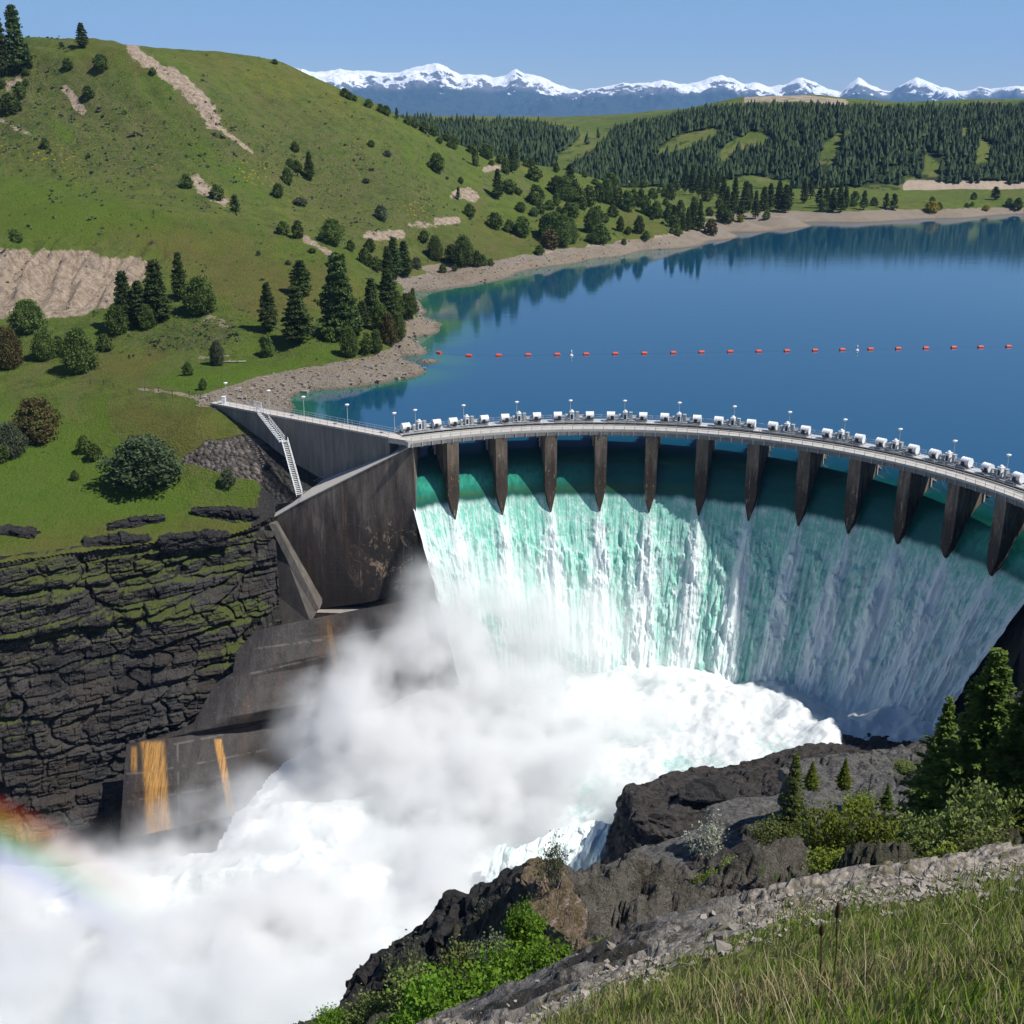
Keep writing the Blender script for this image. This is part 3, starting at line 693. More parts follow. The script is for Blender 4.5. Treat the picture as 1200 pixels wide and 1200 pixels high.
M_WHITE = mat_plain('white_paint', (0.74, 0.75, 0.76), 0.45, 0.08, 2.0)
M_GREYP = mat_plain('grey_paint', (0.36, 0.38, 0.39), 0.5, 0.15, 2.0)
M_DARKM = mat_plain('dark_steel', (0.035, 0.037, 0.04), 0.5, 0.3, 2.0)
M_DKCONC = mat_conc('dark_wet_concrete', (0.075, 0.060, 0.050), (0.016, 0.014, 0.013), 0.5, 0.6)

def at3(a, s, z):
    x, y, _ = DA(a, s); return (float(x), float(y), z)
dam = empty('arch_dam', (DC[0], DC[1] + DR, 0))
tag(dam, 'curved concrete dam with open spillway bays between dark piers', 'dam')
def child(o, par=dam):
    """parent a mesh that is built in world coordinates under an empty"""
    o.parent = par
    o.matrix_parent_inverse = par.matrix_basis.inverted() if False else o.matrix_parent_inverse
    o.location = (-par.location[0], -par.location[1], -par.location[2])
    return o
A0, A1 = 119.45, 17.2
PIER_A = [112.62 - 8.0 * i for i in range(12)]

# bridge deck (road slab and fascia) along the arch
def sweep(name, prof, mat, a0, a1, n, par, close=True):
    """sweep a closed (s, z) profile along the arch"""
    m = MB(); aa = np.linspace(a0, a1, n)
    vs = [at3(a, s, z) for a in aa for s, z in prof]; k = len(prof)
    fs = [(i * k + j, i * k + (j + 1) % k, (i + 1) * k + (j + 1) % k, (i + 1) * k + j) for i in range(n - 1) for j in range(k)]
    fs += [tuple(range(k)), tuple((n - 1) * k + j for j in range(k))[::-1]]
    m.add(vs, fs)
    me = m.mesh(name)
    b = bmesh.new(); b.from_mesh(me); bmesh.ops.recalc_face_normals(b, faces=b.faces); b.to_mesh(me); b.free()
    return child(mobj(name, me, mat), par)
deck = sweep('bridge_deck', [(0, 3.1), (0, 4.5), (-0.25, 4.5), (-0.25, 4.35), (-3.9, 4.35), (-3.9, 4.6), (-4.15, 4.6), (-4.15, 3.3), (-1.2, 3.3), (-0.9, 3.1)], M_ROAD, A0 + 0.6, A1 - 6, 200, dam)
sweep('fascia_beam', [(0.06, 3.08), (0.06, 3.95), (0.003, 3.95), (0.003, 3.08)], M_FASC, A0, A1 - 6, 200, dam)
sweep('hoist_platform', [(-4.2, 4.25), (-4.2, 4.55), (-5.3, 4.55), (-5.3, 4.75), (-8.9, 4.75), (-8.9, 4.25)], M_STEEL, A0, A1 - 6, 200, dam)
sweep('platform_girder', [(-5.35, 3.4), (-5.35, 4.22), (-5.65, 4.22), (-5.65, 3.4)], M_DARKM, A0, A1 - 6, 200, dam)
sweep('conduit', [(-4.4, 4.56), (-4.4, 4.86), (-5.0, 4.86), (-5.0, 4.56)], M_DARKM, A0, A1 - 6, 200, dam)
def railing_arc(s, z0, h, a0, a1, step_m, par, name='railing', rp=0.055, rr_=0.04):
    m = MB(); n = int(abs(a0 - a1) * PI / 180 * (DR - s) / step_m)
    aa = np.linspace(a0, a1, n)
    for a in aa: m.tube(at3(a, s, z0), at3(a, s, z0 + h), rp, 5)
    for zz in (h, h * 0.52): m.path([at3(a, s, z0 + zz) for a in aa], rr_, 5)
    return child(m.build(name, M_RAIL, smooth=True), par)
railing_arc(-0.12, 4.45, 1.1, A0, A1 - 6, 2.36, dam)
railing_arc(-3.98, 4.55, 1.1, A0, A1 - 6, 2.36, dam)
railing_arc(-8.75, 4.7, 1.1, A0, A1 - 6, 2.0, dam)
# hangers on the fascia
m = MB(); m.box((0, 0, 0), (0.16, 0.2, 1.0)); bk = m.build('deck_bracket', M_RAIL, dam); bk0 = True
for a in np.linspace(A0, A1 - 2, 62):
    o = bk if bk0 else bk.copy()
    if not bk0: sc.collection.objects.link(o)
    bk0 = False; x, y, z = at3(a, 0.16, 3.5); o.location = (x - dam.location[0], y - dam.location[1], z); o.rotation_euler = (0, 0, R_(a) + PI / 2)

# piers
def pier_mesh(a, wdt=2.8):
    m = MB(); m2 = MB()
    er = Vector((math.cos(R_(a)), math.sin(R_(a)), 0)); et = Vector((-er.y, er.x, 0))
    kr = float(sst(75, 30, a))
    def P(s, t, z): return Vector((DC[0], DC[1], 0)) + er * (DR - s) + et * t + Vector((0, 0, z))
    h = wdt / 2
    # rings of the plan outline at several heights: the nose narrows to a cutwater low down
    def ring(z, nose_s, nose_w, back_s=-13.5):
        return [P(nose_s, -nose_w, z), P(nose_s, nose_w, z), P(-3.2, h, z), P(-3.2, h * 0.86, z), P(-4.4, h * 0.86, z), P(-4.4, h, z), P(back_s + 1.2, h, z), P(back_s, h * 0.5, z), P(back_s, -h * 0.5, z), P(back_s + 1.2, -h, z), P(-4.4, -h, z), P(-4.4, -h * 0.86, z), P(-3.2, -h * 0.86, z), P(-3.2, -h, z)]
    rings = [ring(3.05, 0.0, h), ring(-4, 0.1, h), ring(-9.5 + 0.8 * kr, 0.3, h), ring(-12.2 + 1.2 * kr, 0.6, h * 0.6), ring(-15.2 + 2.6 * kr, 1.0 - 0.6 * kr, h * 0.1), ring(-17.5 + 2.6 * kr, -0.6 - 2 * kr, 0.08), ring(-26, -6.0, 0.08)]
    k = len(rings[0]); vs = [v for r in rings for v in r]
    fs = [(i * k + j, i * k + (j + 1) % k, (i + 1) * k + (j + 1) % k, (i + 1) * k + j) for i in range(len(rings) - 1) for j in range(k)]
    fs += [tuple(range(k))]
    m.add(vs, fs); me = m.mesh('pier')
    b = bmesh.new(); b.from_mesh(me); bmesh.ops.recalc_face_normals(b, faces=b.faces); b.to_mesh(me); b.free()
    # gate guides and bracing on the upstream flanks
    for sg in (-1, 1):
        for s0, s1 in ((-8.4, -8.0), (-11.9, -11.5)):
            m2.hexa([P(s0, sg * (h + 0.02), -6), P(s1, sg * (h + 0.02), -6), P(s1, sg * (h + 0.32), -6), P(s0, sg * (h + 0.32), -6)],
                    [P(s0, sg * (h + 0.02), 3.9), P(s1, sg * (h + 0.02), 3.9), P(s1, sg * (h + 0.32), 3.9), P(s0, sg * (h + 0.32), 3.9)])
        zz = -5.5; fl = 0
        while zz < 3:
            m2.tube(P(-8.2 if fl else -11.7, sg * (h + 0.22), zz), P(-11.7 if fl else -8.2, sg * (h + 0.22), zz + 1.9), 0.12, 5); zz += 1.9; fl = 1 - fl
    return me, m2
for a in PIER_A:
    me, m2 = pier_mesh(a)
    p = child(mobj('pier', me, M_PIER), dam)
    q = m2.build('gate_guide', M_RAIL); q.parent = p
# raised lift gates hanging between the piers are hidden behind the deck: only their lower lips show
# spillway body under the water
sweep('spillway_body', [(-12, -8.0), (-8, -9), (-5, -11.5), (-2, -17), (2, -28), (7, -45), (11, -60), (12, -70), (-20, -70), (-20, -14), (-15, -9)], M_DKCONC, A0, A1, 120, dam)

# left abutment training wall (faces the river)
YW = 264.5
def wall_poly(pts, Y, t, bump=None):
    return [PY(x, y, Y) for x, y in pts]
def yface(px):    # the wall face runs from Y=264.5 at the river corner back to 271 at the shore end
    return 264.6 + (484 - px) / (484 - 312) * 5.0
FP = [(484, 522), (350, 590), (312, 612), (325, 620), (368, 714), (430, 706), (502, 694)]
loop = [PY(x, y, yface(x)) for x, y in FP]
loop[0] = (loop[0][0], loop[0][1], 3.2)
rc = loop[0]
body = [Vector(v) for v in loop]
th = Vector((0, 11.0, 0))
m = MB()
m.prism([body[0], body[1], body[2], body[3], body[4], body[5], Vector((rc[0] + 0.6, rc[1] + 0.4, body[6].z)), ][::-1], (0.6, 11.0, 0))
me = m.mesh('abutment_wall'); b = bmesh.new(); b.from_mesh(me); bmesh.ops.recalc_face_normals(b, faces=b.faces); b.to_mesh(me); b.free()
ab = child(mobj('abutment_wall', me, M_WALL), dam)
# pale walkway slab on its sloping top
m = MB()
e0, e1, e2 = body[0], body[1], body[2]
up = Vector((0, 0, 0.25)); dn = Vector((0, 0, 0.01))
for a_, b_ in ((e0, e1), (e1, e2)):
    q = [a_ + Vector((0, -0.12, 0)), b_ + Vector((0, -0.12, 0)), b_ + th + Vector((0, 0.1, 0)), a_ + th + Vector((0, 0.1, 0))]
    m.hexa([v + dn for v in q], [v + up for v in q])
child(m.build('walkway_cap', M_CAP), dam)
# hand rail along the far edge of the walkway
m = MB()
for k in range(13):
    t = k / 12; q = e0.lerp(e1, t) + Vector((0, 10.6, 0.2)); m.tube(q, q + Vector((0, 0, 1.05)), 0.05, 5)
for zz in (0.65, 1.2):
    m.tube(e0 + Vector((0, 10.6, zz)), e1 + Vector((0, 10.6, zz)), 0.04, 5)
child(m.build('railing', M_RAIL), dam)
m = MB(); q = e1 + Vector((0.6, 0.8, 0.2))
for dx, dy in ((0, 0), (2.2, 0), (0, 4), (2.2, 4)):
    m.tube(q + Vector((dx, dy, 0)), q + Vector((dx, dy, 1.3)), 0.05, 5)
m.path([q + Vector((2.2, 0, 1.3)), q + Vector((0, 0, 1.3)), q + Vector((0, 4, 1.3)), q + Vector((2.2, 4, 1.3))], 0.045, 5)
child(m.build('railing', M_STEEL), dam)

# ledge at the foot of the wall
def quadgrid(name, cornersfn, nu, nv, mat, amp=0.0, seed=0, attrs=None, par=None, smooth=True):
    u, v = np.meshgrid(np.linspace(0, 1, nu), np.linspace(0, 1, nv)); X, Y, Z = cornersfn(u, v)
    if amp: Y = Y - amp * fbm(X * 0.25, Z * 0.25, o=4, seed=seed)
    a = attrs(u, v, X, Y, Z) if attrs else None
    o = mobj(name, grid_mesh(name, X, Y, Z, smooth, a), mat)
    return child(o, par) if par else o
m = MB()
L0, L1 = Vector(PY(368, 713, 269.5)), Vector(PY(502, 693, 265))
L1.z = L0.z + 1.2
m.hexa([L0 + Vector((0, -3.4, -4)), L1 + Vector((0, -3.4, -4)), L1 + Vector((0, 4, -4)), L0 + Vector((0, 4, -4))],
       [L0 + Vector((0, -2.6, 0.0)), L1 + Vector((0, -2.6, 0.0)), L1 + Vector((0, 4, 1.2)), L0 + Vector((0, 4, 1.2))])
child(m.build('wall_footing', M_CAP if False else M_WALL), dam)
m = MB()
m.hexa([L0 + Vector((0, -2.65, 0.02)), L1 + Vector((0, -2.65, 0.02)), L1 + Vector((0, -0.4, 0.55)), L0 + Vector((0, -0.4, 0.55))],
       [L0 + Vector((0, -2.65, 0.10)), L1 + Vector((0, -2.65, 0.10)), L1 + Vector((0, -0.4, 0.65)), L0 + Vector((0, -0.4, 0.65))])
child(m.build('ledge', mat_plain('stained_ledge', (0.26, 0.23, 0.20), 0.85, 0.5, 0.7)), dam)
# sloping counterfort at the shore end of the wall
m = MB()
C = [(298, 622, 267), (320, 612, 268), (374, 712, 262.5), (364, 730, 260), (300, 745, 262), (316, 690, 265)]
lp = [Vector(PY(*c)) for c in C]
m.prism(lp, (0, 9, 0)); me = m.mesh('counterfort'); b = bmesh.new(); b.from_mesh(me); bmesh.ops.recalc_face_normals(b, faces=b.faces); b.to_mesh(me); b.free()
child(mobj('counterfort', me, mat_conc('counterfort_concrete', (0.12, 0.108, 0.097), (0.05, 0.044, 0.04), 0.5, 0.7)), dam)
m = MB()
ra, rb = Vector(PY(322, 614, 267)), Vector(PY(373, 712, 261.8))
m.hexa([rb + Vector((-1.4, 0, -0.6)), rb + Vector((0.2, 0, -0.6)), rb + Vector((0.2, 5, -0.6)), rb + Vector((-1.4, 5, -0.6))],
       [ra + Vector((-1.4, 0, 0)), ra + Vector((0.2, 0, 0)), ra + Vector((0.2, 5, 0)), ra + Vector((-1.4, 5, 0))])
child(m.build('raking_beam', mat_conc('beam_concrete', (0.15, 0.135, 0.12), (0.04, 0.035, 0.03), 0.5, 0.8)), dam)

# battered concrete facing below the wall, down to the river
BL = [(300, 738), (277, 763), (273, 788), (252, 801), (227, 847), (196, 862), (148, 872), (144, 930), (140, 985)]
def base_fn(u, v):
    bx = np.interp(v, [0, .12, .22, .28, .5, .56, .6, .85, 1], [p[0] for p in BL]); by = np.interp(v, [0, .12, .22, .28, .5, .56, .6, .85, 1], [p[1] for p in BL])
    # right edge runs down behind the falling water
    rx = 515 + 25 * v; ry = 696 + v * 200
    px = bx + (rx - bx) * u; py = by + (ry - by) * u
    Yv = 245 - 31 * v + (18 + 26 * v) * sst(0.0, 1.0, u) ** 1.3
    dx, dy, dz = ray(px, py); t = Yv / dy
    return dx * t, dy * t, CAMZ + dz * t
def mat_apron():
    g = G('apron_concrete'); p = g.pos()
    s1 = g.noise(g.scale(p, (1, 0.3, 0.3)), 0.8, 5, 0.7); f = g.noise(p, 1.8, 5, 0.8); b1 = g.noise(g.scale(p, (1, 0.2, 0.2)), 0.12, 4, 0.6)
    c = g.mix(g.ramp(s1, (0.3, 0), (0.75, 1)), (0.012, 0.010, 0.010), (0.042, 0.036, 0.033))
    c = g.mix(g.M('MULTIPLY', g.ramp(b1, (0.50, 0), (0.66, 1)), 0.6), c, (0.075, 0.040, 0.022))
    c = g.mix(g.ramp(f, (0.60, 0), (0.72, 1)), c, (0.14, 0.13, 0.125))
    j = g.M('MULTIPLY', g.attr('joint'), g.ramp(g.noise(p, 0.5, 3), (0.40, 0), (0.55, 1)))
    c = g.mix(g.M('MULTIPLY', j, 0.45), c, (0.15, 0.135, 0.12))
    r = g.M('MULTIPLY', g.attr('rust'), g.ramp(g.noise(g.scale(p, (4, 0.2, 0.2)), 1.0, 4, 0.7), (0.36, 0.25), (0.55, 1)))
    c = g.mix(r, c, g.mix(g.noise(g.scale(p, (3, 0.3, 0.3)), 1.0, 5), (0.20, 0.075, 0.012), (0.52, 0.29, 0.07)))
    return g.done(c, 0.6, g.bump(g.M('ADD', f, s1), 0.5, 0.3), Specular_IOR_Level=0.35)
def base_attr(u, v, X, Y, Z):
    x, y = proj(X, Y, Z); w = 3 * fbm(x * 0.05, y * 0.05, o=3, seed=5)
    ru = sst(17, 10, np.abs(x + w * .6 - 179 - (y - 870) * 0.07)) * sst(866, 872, y) * 1.0
    ru = np.maximum(ru, sst(4.5, 2.5, np.abs(x - 157)) * sst(872, 878, y) * sst(910, 895, y) * 0.8)
    ru = np.maximum(ru, sst(6, 3, np.abs(x + w * .4 - 255 - (y - 865) * 0.19)) * sst(864, 868, y))
    ru = np.maximum(ru, 0.22 * sst(4, 2, np.abs(x - 383 - (y - 720) * 0.17)) * sst(720, 740, y) * sst(830, 780, y))
    jt = np.zeros_like(x)
    for pts in ([(270, 795), (420, 760), (510, 745)], [(205, 872), (262, 861)], [(144, 907), (175, 905), (240, 893), (330, 875)], [(208, 872), (210, 960)], [(300, 760), (390, 748), (500, 728)], [(144, 940), (300, 915)]):
        jt = np.maximum(jt, sst(1.6, 0.7, seg_dist(x, y, pts)))
    return dict(rust=ru, joint=jt)
quadgrid('concrete_facing', base_fn, 420, 300, mat_apron(), 0.35, 8, base_attr, dam)

# ------------------------------------------------------------------ wing wall on the shore side
wing_o = empty('wing_wall', (-51.7, 284, 0))
tag(wing_o, 'straight concrete wall with railed walkway running from dam to gravel beach', 'wall')
wa, wb = Vector((*wing(-0.02), 0)), Vector((*wing(1.0), 0)); wd_ = (wb - wa).normalized(); wn = Vector((wd_.y, -wd_.x, 0))
if wn.y > 0: wn = -wn
def WP(t, off, z): return wa + (wb - wa) * t + wn * off + Vector((0, 0, z))
m = MB(); m.hexa([WP(0, 0, -18), WP(1, 0, -18), WP(1, -3.2, -18), WP(0, -3.2, -18)], [WP(0, 0, 4.2), WP(1, 0, 4.2), WP(1, -3.2, 4.2), WP(0, -3.2, 4.2)])
child(m.build('wall_body', M_WING), wing_o)
m = MB(); m.hexa([WP(0, 0.35, 4.203), WP(1, 0.35, 4.203), WP(1, -3.4, 4.203), WP(0, -3.4, 4.203)], [WP(0, 0.35, 4.6), WP(1, 0.35, 4.6), WP(1, -3.4, 4.6), WP(0, -3.4, 4.6)])
child(m.build('walkway', M_CAP), wing_o)
for off in (0.2, -3.2):
    m = MB(); n = 26
    for k in range(n): m.tube(WP(k / (n - 1), off, 4.6), WP(k / (n - 1), off, 5.75), 0.05, 5)
    for zz in (5.75, 5.2): m.tube(WP(0, off, zz), WP(1, off, zz), 0.045, 5)
    child(m.build('railing', M_STEEL), wing_o)
# join between the wing wall and the arch
m = MB()
j0, j1 = WP(1, 0.35, 0), WP(1, -3.4, 0); k0, k1 = Vector(at3(A0, 0, 0)), Vector(at3(A0, -9, 0))
m.hexa([j0 + Vector((0, 0, 3.3)), k0 + Vector((0, 0, 3.3)), k1 + Vector((0, 0, 3.3)), j1 + Vector((0, 0, 3.3))], [j0 + Vector((0, 0, 4.5)), k0 + Vector((0, 0, 4.5)), k1 + Vector((0, 0, 4.5)), j1 + Vector((0, 0, 4.5))])
child(m.build('end_block', M_CAP), dam)
# right abutment block, mostly beyond the trees
m = MB()
r0 = [at3(A1, 0.6, 0), at3(A1 - 16, 0.6, 0), at3(A1 - 16, -16, 0), at3(A1, -16, 0)]
m.hexa([(x, y, -66) for x, y, z in r0], [(x, y, 3.0) for x, y, z in r0])
child(m.build('abutment_block', M_DKCONC), dam)

# ------------------------------------------------------------------ staircase down the wing wall
st = empty('staircase', PZ(320, 492, 4.5))
tag(st, 'steep galvanised steel staircase in two flights below the wing wall', 'staircase')
tq = 0.335
s0 = WP(tq - 0.03, 0.5, 4.6); s1 = Vector(PY(331, 517, 281.5)); s2 = Vector(PY(351, 580, 273.0))
s2.z = e1.z + 0.5 if False else s2.z
def flight(a, b, wdt, n):
    m = MB(); d = (b - a); side = Vector((d.y, -d.x, 0)).normalized() * (wdt / 2)
    for sg in (-1, 1):
        m.hexa([a + side * sg + Vector((0, 0, -0.35)), b + side * sg + Vector((0, 0, -0.35)), b + side * sg * 0.9 + Vector((0, 0, -0.35)), a + side * sg * 0.9 + Vector((0, 0, -0.35))],
               [a + side * sg, b + side * sg, b + side * sg * 0.9, a + side * sg * 0.9])
    for k in range(n):
        t = (k + 0.5) / n; c = a + d * t
        m.box(c, (wdt * 0.9, 0.3, 0.06), math.atan2(side.y, side.x))
    r = MB()
    for sg in (-1, 1):
        for k in range(int(n / 2.2)):
            t = k / (n / 2.2 - 1) * 0.98; c = a + d * t + side * sg; r.tube(c, c + Vector((0, 0, 1.05)), 0.045, 5)
        for zz in (1.05, 0.55): r.tube(a + side * sg + Vector((0, 0, zz)), b + side * sg + Vector((0, 0, zz)), 0.05, 5)
    return m, r
for (a_, b_, n) in ((s0, s1, 16), (s1 + Vector((0.6, -0.3, 0)), s2, 30)):
    m, r = flight(a_, b_, 1.5, n)
    fo = child(m.build('flight', M_WHITE), st); ro = r.build('handrail', M_WHITE); ro.parent = fo
m = MB(); m.box(s1 + Vector((0.2, 0, -0.05)), (2.0, 1.6, 0.12)); child(m.build('landing', M_STEEL), st)

# ------------------------------------------------------------------ gate hoists, one over every bay
def make_hoist():
    root = empty('gate_hoist')
    m = MB(); m.box((0, 0, 0.18), (11.0, 0.5, 0.3)); m.box((0, 1.5, 0.18), (11.0, 0.4, 0.3)); m.box((0, -1.2, 0.10), (10.6, 0.3, 0.2))
    for x in (-4.5, 4.5, -1.2, 1.2): m.box((x, 0.35, 0.37), (2.0, 2.2, 0.08))
    m.build('base_frame', M_GREYP, root)
    for x in (-4.45, 4.45):
        # cable drum under a white rounded cover
        m = MB(); n = 16
        for sg, (x0, x1) in ((1, (x - 1.05, x + 1.05)),):
            ring = []
            prof = [(0.95 * math.cos(t), 0.95 * math.sin(t)) for t in np.linspace(-0.35, PI + 0.35, n)]
            prof = [(c, s + 1.35) for c, s in prof] 
            lo = [(x0, c, z) for c, z in prof]; hi = [(x1, c, z) for c, z in prof]
            m.add(lo + hi, [tuple(range(n)), tuple(range(n, 2 * n))[::-1]] + [(i, n + i, n + i + 1, i + 1) for i in range(n - 1)] + [(n - 1, 2 * n - 1, n, 0)])
        for xx in (x - 1.07, x + 1.07, x - 0.35, x + 0.4): m.tube((xx - 0.03, 0, 1.35), (xx + 0.03, 0, 1.35), 1.0, 16)
        d = m.build('cable_drum', M_WHITE, root, smooth=False)
        m = MB(); m.box((x + 0.35 * (1 if x < 0 else -1), -0.93, 1.1), (0.85, 0.16, 0.85)); m.build('drum_opening', M_DARKM, d)
        m = MB(); m.box((x - 0.7, 0, 0.62), (0.25, 1.5, 0.5)); m.box((x + 0.7, 0, 0.62), (0.25, 1.5, 0.5)); m.box((x, 0, 0.45), (1.3, 0.4, 0.1)); m.build('bearing_stand', M_GREYP, root)
    m = MB(); m.tube((-3.4, 0.1, 1.35), (3.4, 0.1, 1.35), 0.12, 8); m.tube((-3.4, 0.75, 1.0), (3.4, 0.75, 1.0), 0.07, 6); m.build('drive_shaft', M_GREYP, root)
    m = MB(); m.box((-0.55, -0.05, 1.35), (1.1, 1.2, 1.9)); m.box((-0.55, -0.05, 2.36), (1.25, 1.35, 0.12)); m.lathe([(0.0, 0), (0.42, 0.02), (0.4, 0.25), (0.15, 0.42)], (-0.55, -0.05, 2.42), 12)
    gb = m.build('gearbox', M_WHITE, root, bev=0.05)
    m = MB(); m.box((-0.55, -0.67, 1.25), (0.6, 0.06, 1.1)); m.build('panel', M_DARKM, gb)
    m = MB(); m.box((1.0, 0.0, 1.25), (0.75, 0.9, 1.9)); m.box((1.0, 0, 2.24), (0.9, 1.0, 0.1)); m.tube((1.5, 0, 0.85), (2.4, 0, 0.85), 0.33, 10)
    m.build('control_cabinet', M_GREYP, root, bev=0.04)
    m = MB(); m.tube((-2.3, 0.1, 1.35), (-1.7, 0.1, 1.35), 0.42, 12); m.box((-2.0, 0.1, 0.7), (0.5, 0.7, 0.8)); m.build('brake_motor', M_GREYP, root)
    return root
def copy_tree(o, parent=None):
    c = o.copy(); sc.collection.objects.link(c)
    if parent is not None:
        c.parent = parent
    for ch in list(o.children): copy_tree(ch, c)
    return c
BAY_A = [116.0] + [112.62 - 8.0 * i - 4.0 for i in range(12)]
ordn = ['first', 'second', 'third', 'fourth', 'fifth', 'sixth', 'seventh', 'eighth', 'ninth', 'tenth', 'eleventh', 'twelfth', 'thirteenth', 'fourteenth', 'fifteenth', 'sixteenth', 'seventeenth', 'eighteenth', 'nineteenth', 'twentieth', 'twenty-first', 'twenty-second', 'twenty-third', 'twenty-fourth', 'twenty-fifth', 'twenty-sixth', 'twenty-seventh', 'twenty-eighth', 'twenty-ninth', 'thirtieth']
hoist0 = make_hoist(); first = True
for i, a in enumerate(BAY_A):
    h = hoist0 if first else copy_tree(hoist0); first = False
    h.location = at3(a, -6.7, 4.76)
    h.rotation_euler = (0, 0, R_(a) - PI / 2)
    if i == 0:
        h.scale = (0.86, 1, 1)
    tag(h, f'white gate hoist machinery above the {ordn[i]} spillway bay from the left abutment', 'hoist', 'gate hoists along the dam')

# ------------------------------------------------------------------ lamp posts
def make_lamp():
    root = empty('lamp_post')
    m = MB(); m.tube((0, 0, 0), (0, 0, 4.3), 0.09, 8, 0.06); m.box((0, 0, 0.08), (0.35, 0.35, 0.16)); m.build('pole', M_STEEL, root)
    m = MB(); m.lathe([(0.10, 4.15), (0.30, 4.3), (0.42, 4.42), (0.42, 4.55), (0.52, 4.58), (0.50, 4.68), (0.15, 4.80), (0.02, 4.82)], (0, 0, 0), 14); m.build('lamp_head', M_WHITE, root, smooth=True)
    return root
lamp0 = make_lamp(); first = True
spots = [(at3(a + 0.4, -8.6, 4.75), f'slim lamp post behind the {ordn[i]} gate hoist from the left abutment', 1.0) for i, a in enumerate(BAY_A)]
for k, (t, nm) in enumerate(((0.04, 'shore end of the wing wall'), (0.30, 'wing wall beside the head of the staircase'), (0.50, 'middle of the wing wall, next right of the staircase'), (0.74, 'wing wall, second right of the staircase'), (0.985, 'end of the wing wall where the arch begins'))):
    spots.append((tuple(WP(t, -3.0, 4.6)), 'slim pale lamp post at the ' + nm, 1.05))
for loc, lab, s in spots:
    l = lamp0 if first else copy_tree(lamp0); first = False
    l.location = loc; l.scale = (s, s, s)
    tag(l, lab, 'lamp post', 'lamp posts along the dam')
# white locker and the small gate at the shore end
m = MB(); m.box((0, 0, 0.9), (0.9, 0.8, 1.7)); m.box((0, 0, 1.82), (1.0, 0.9, 0.12)); m.box((0, 0, 0.03), (1.1, 1.0, 0.06))
o = m.build('locker', M_WHITE, bev=0.03); o.location = WP(0.06, -1.0, 4.6); tag(o, 'small white locker on the walkway near the shore end of the wing wall', 'locker')
m = MB()
gt = empty('access_gate', tuple(WP(tq - 0.05, 0.1, 4.6)))
for dx in (-1.3, 1.3): m.tube((dx, 0, 0), (dx, 0, 2.5), 0.09, 6)
m.tube((-1.3, 0, 2.5), (1.3, 0, 2.5), 0.07, 6); gt.rotation_euler = (0, 0, math.atan2(wd_.y, wd_.x))
m.build('gate_frame', M_WHITE, gt)
m = MB()
for k in range(9): m.tube((-1.2 + k * 0.3, 0.0, 0.15), (-1.2 + k * 0.3, 0.0, 2.2), 0.03, 5)
m.tube((-1.25, 0, 0.2), (1.25, 0, 0.2), 0.04, 5); m.tube((-1.25, 0, 2.15), (1.25, 0, 2.15), 0.04, 5)
m.build('gate_bars', M_WHITE, gt)
tag(gt, 'white barred gate at the head of the steel staircase', 'gate')

# ------------------------------------------------------------------ falling water
ua = np.arange(119.25, 17.4, -0.085)
prof_s = np.array([-17, -14, -11, -8.5, -6, -4, -2.5, -1, 0, 1.2, 4.2, 7.5, 11.5, 15.5, 18.5, 21])
prof_z = np.array([-0.06, -0.12, -0.6, -1.5, -3.1, -5.2, -7.9, -11.7, -14.6, -17.5, -25, -33, -42, -51, -59, -66])
tt = np.linspace(0, 1, 460); arcl = np.r_[0, np.cumsum(np.hypot(np.diff(prof_s), np.diff(prof_z)))]
L = arcl[-1]
pv = tt * L; ps_ = np.interp(pv, arcl, prof_s); pz_ = np.interp(pv, arcl, prof_z)
# smooth the profile a little
k = np.ones(11) / 11
ps_[8:-8] = np.convolve(ps_, k, 'same')[8:-8]; pz_[8:-8] = np.convolve(pz_, k, 'same')[8:-8]
UA, PV = np.meshgrid(ua, pv); PS = np.interp(PV, pv, ps_); PZZ = np.interp(PV, pv, pz_)
# distance to the nearest pier line in metres
da = np.min(np.abs(UA[..., None] - np.array(PIER_A + [A0, A1 + 0.3])[None, None]), axis=-1) * PI / 180 * DR
lipv = np.interp(-11.7, pz_[::-1], pv[::-1])
down = np.clip((PV - lipv) / (L - lipv), 0, 1)      # 0 at the lip, 1 at the river
um = (119.25 - UA) * PI / 180 * DR                   # metres along the arch
rag = fbm(um * 0.5, um * 0 + 3, o=4, seed=21) * 0.9
glass = sst(1.2, -0.6, PV - lipv - rag * 0.6)
amp = sst(0.0, 0.25, down) * 1.0
bil = fbm(um * 0.55 + 0.5 * fbm(um * .2, PV * .1, o=2, seed=7), PV * 0.28, o=5, seed=22)
strk = fbm(um * 0.9, PV * 0.10, o=4, seed=23)
plume = np.exp(-(da / (1.1 + 4.2 * down)) ** 2)      # white wakes that start at each pier
pw = plume * (0.35 + 0.65 * (fbm(um * 0.3, PV * 0.25, o=4, seed=24) * 0.5 + 0.5)) * (PV > lipv - 3)
sh_ = (1 - glass)
outw = sh_ * (0.12 + amp * 0.9) * (bil * 0.85 + strk * 0.75) + pw * sh_ * 0.9 * (0.35 + amp) + 0.05 * fbm(um * 0.3, PV * 0.6, o=3, seed=26)
lift = sh_ * np.abs(bil) * amp * 1.3
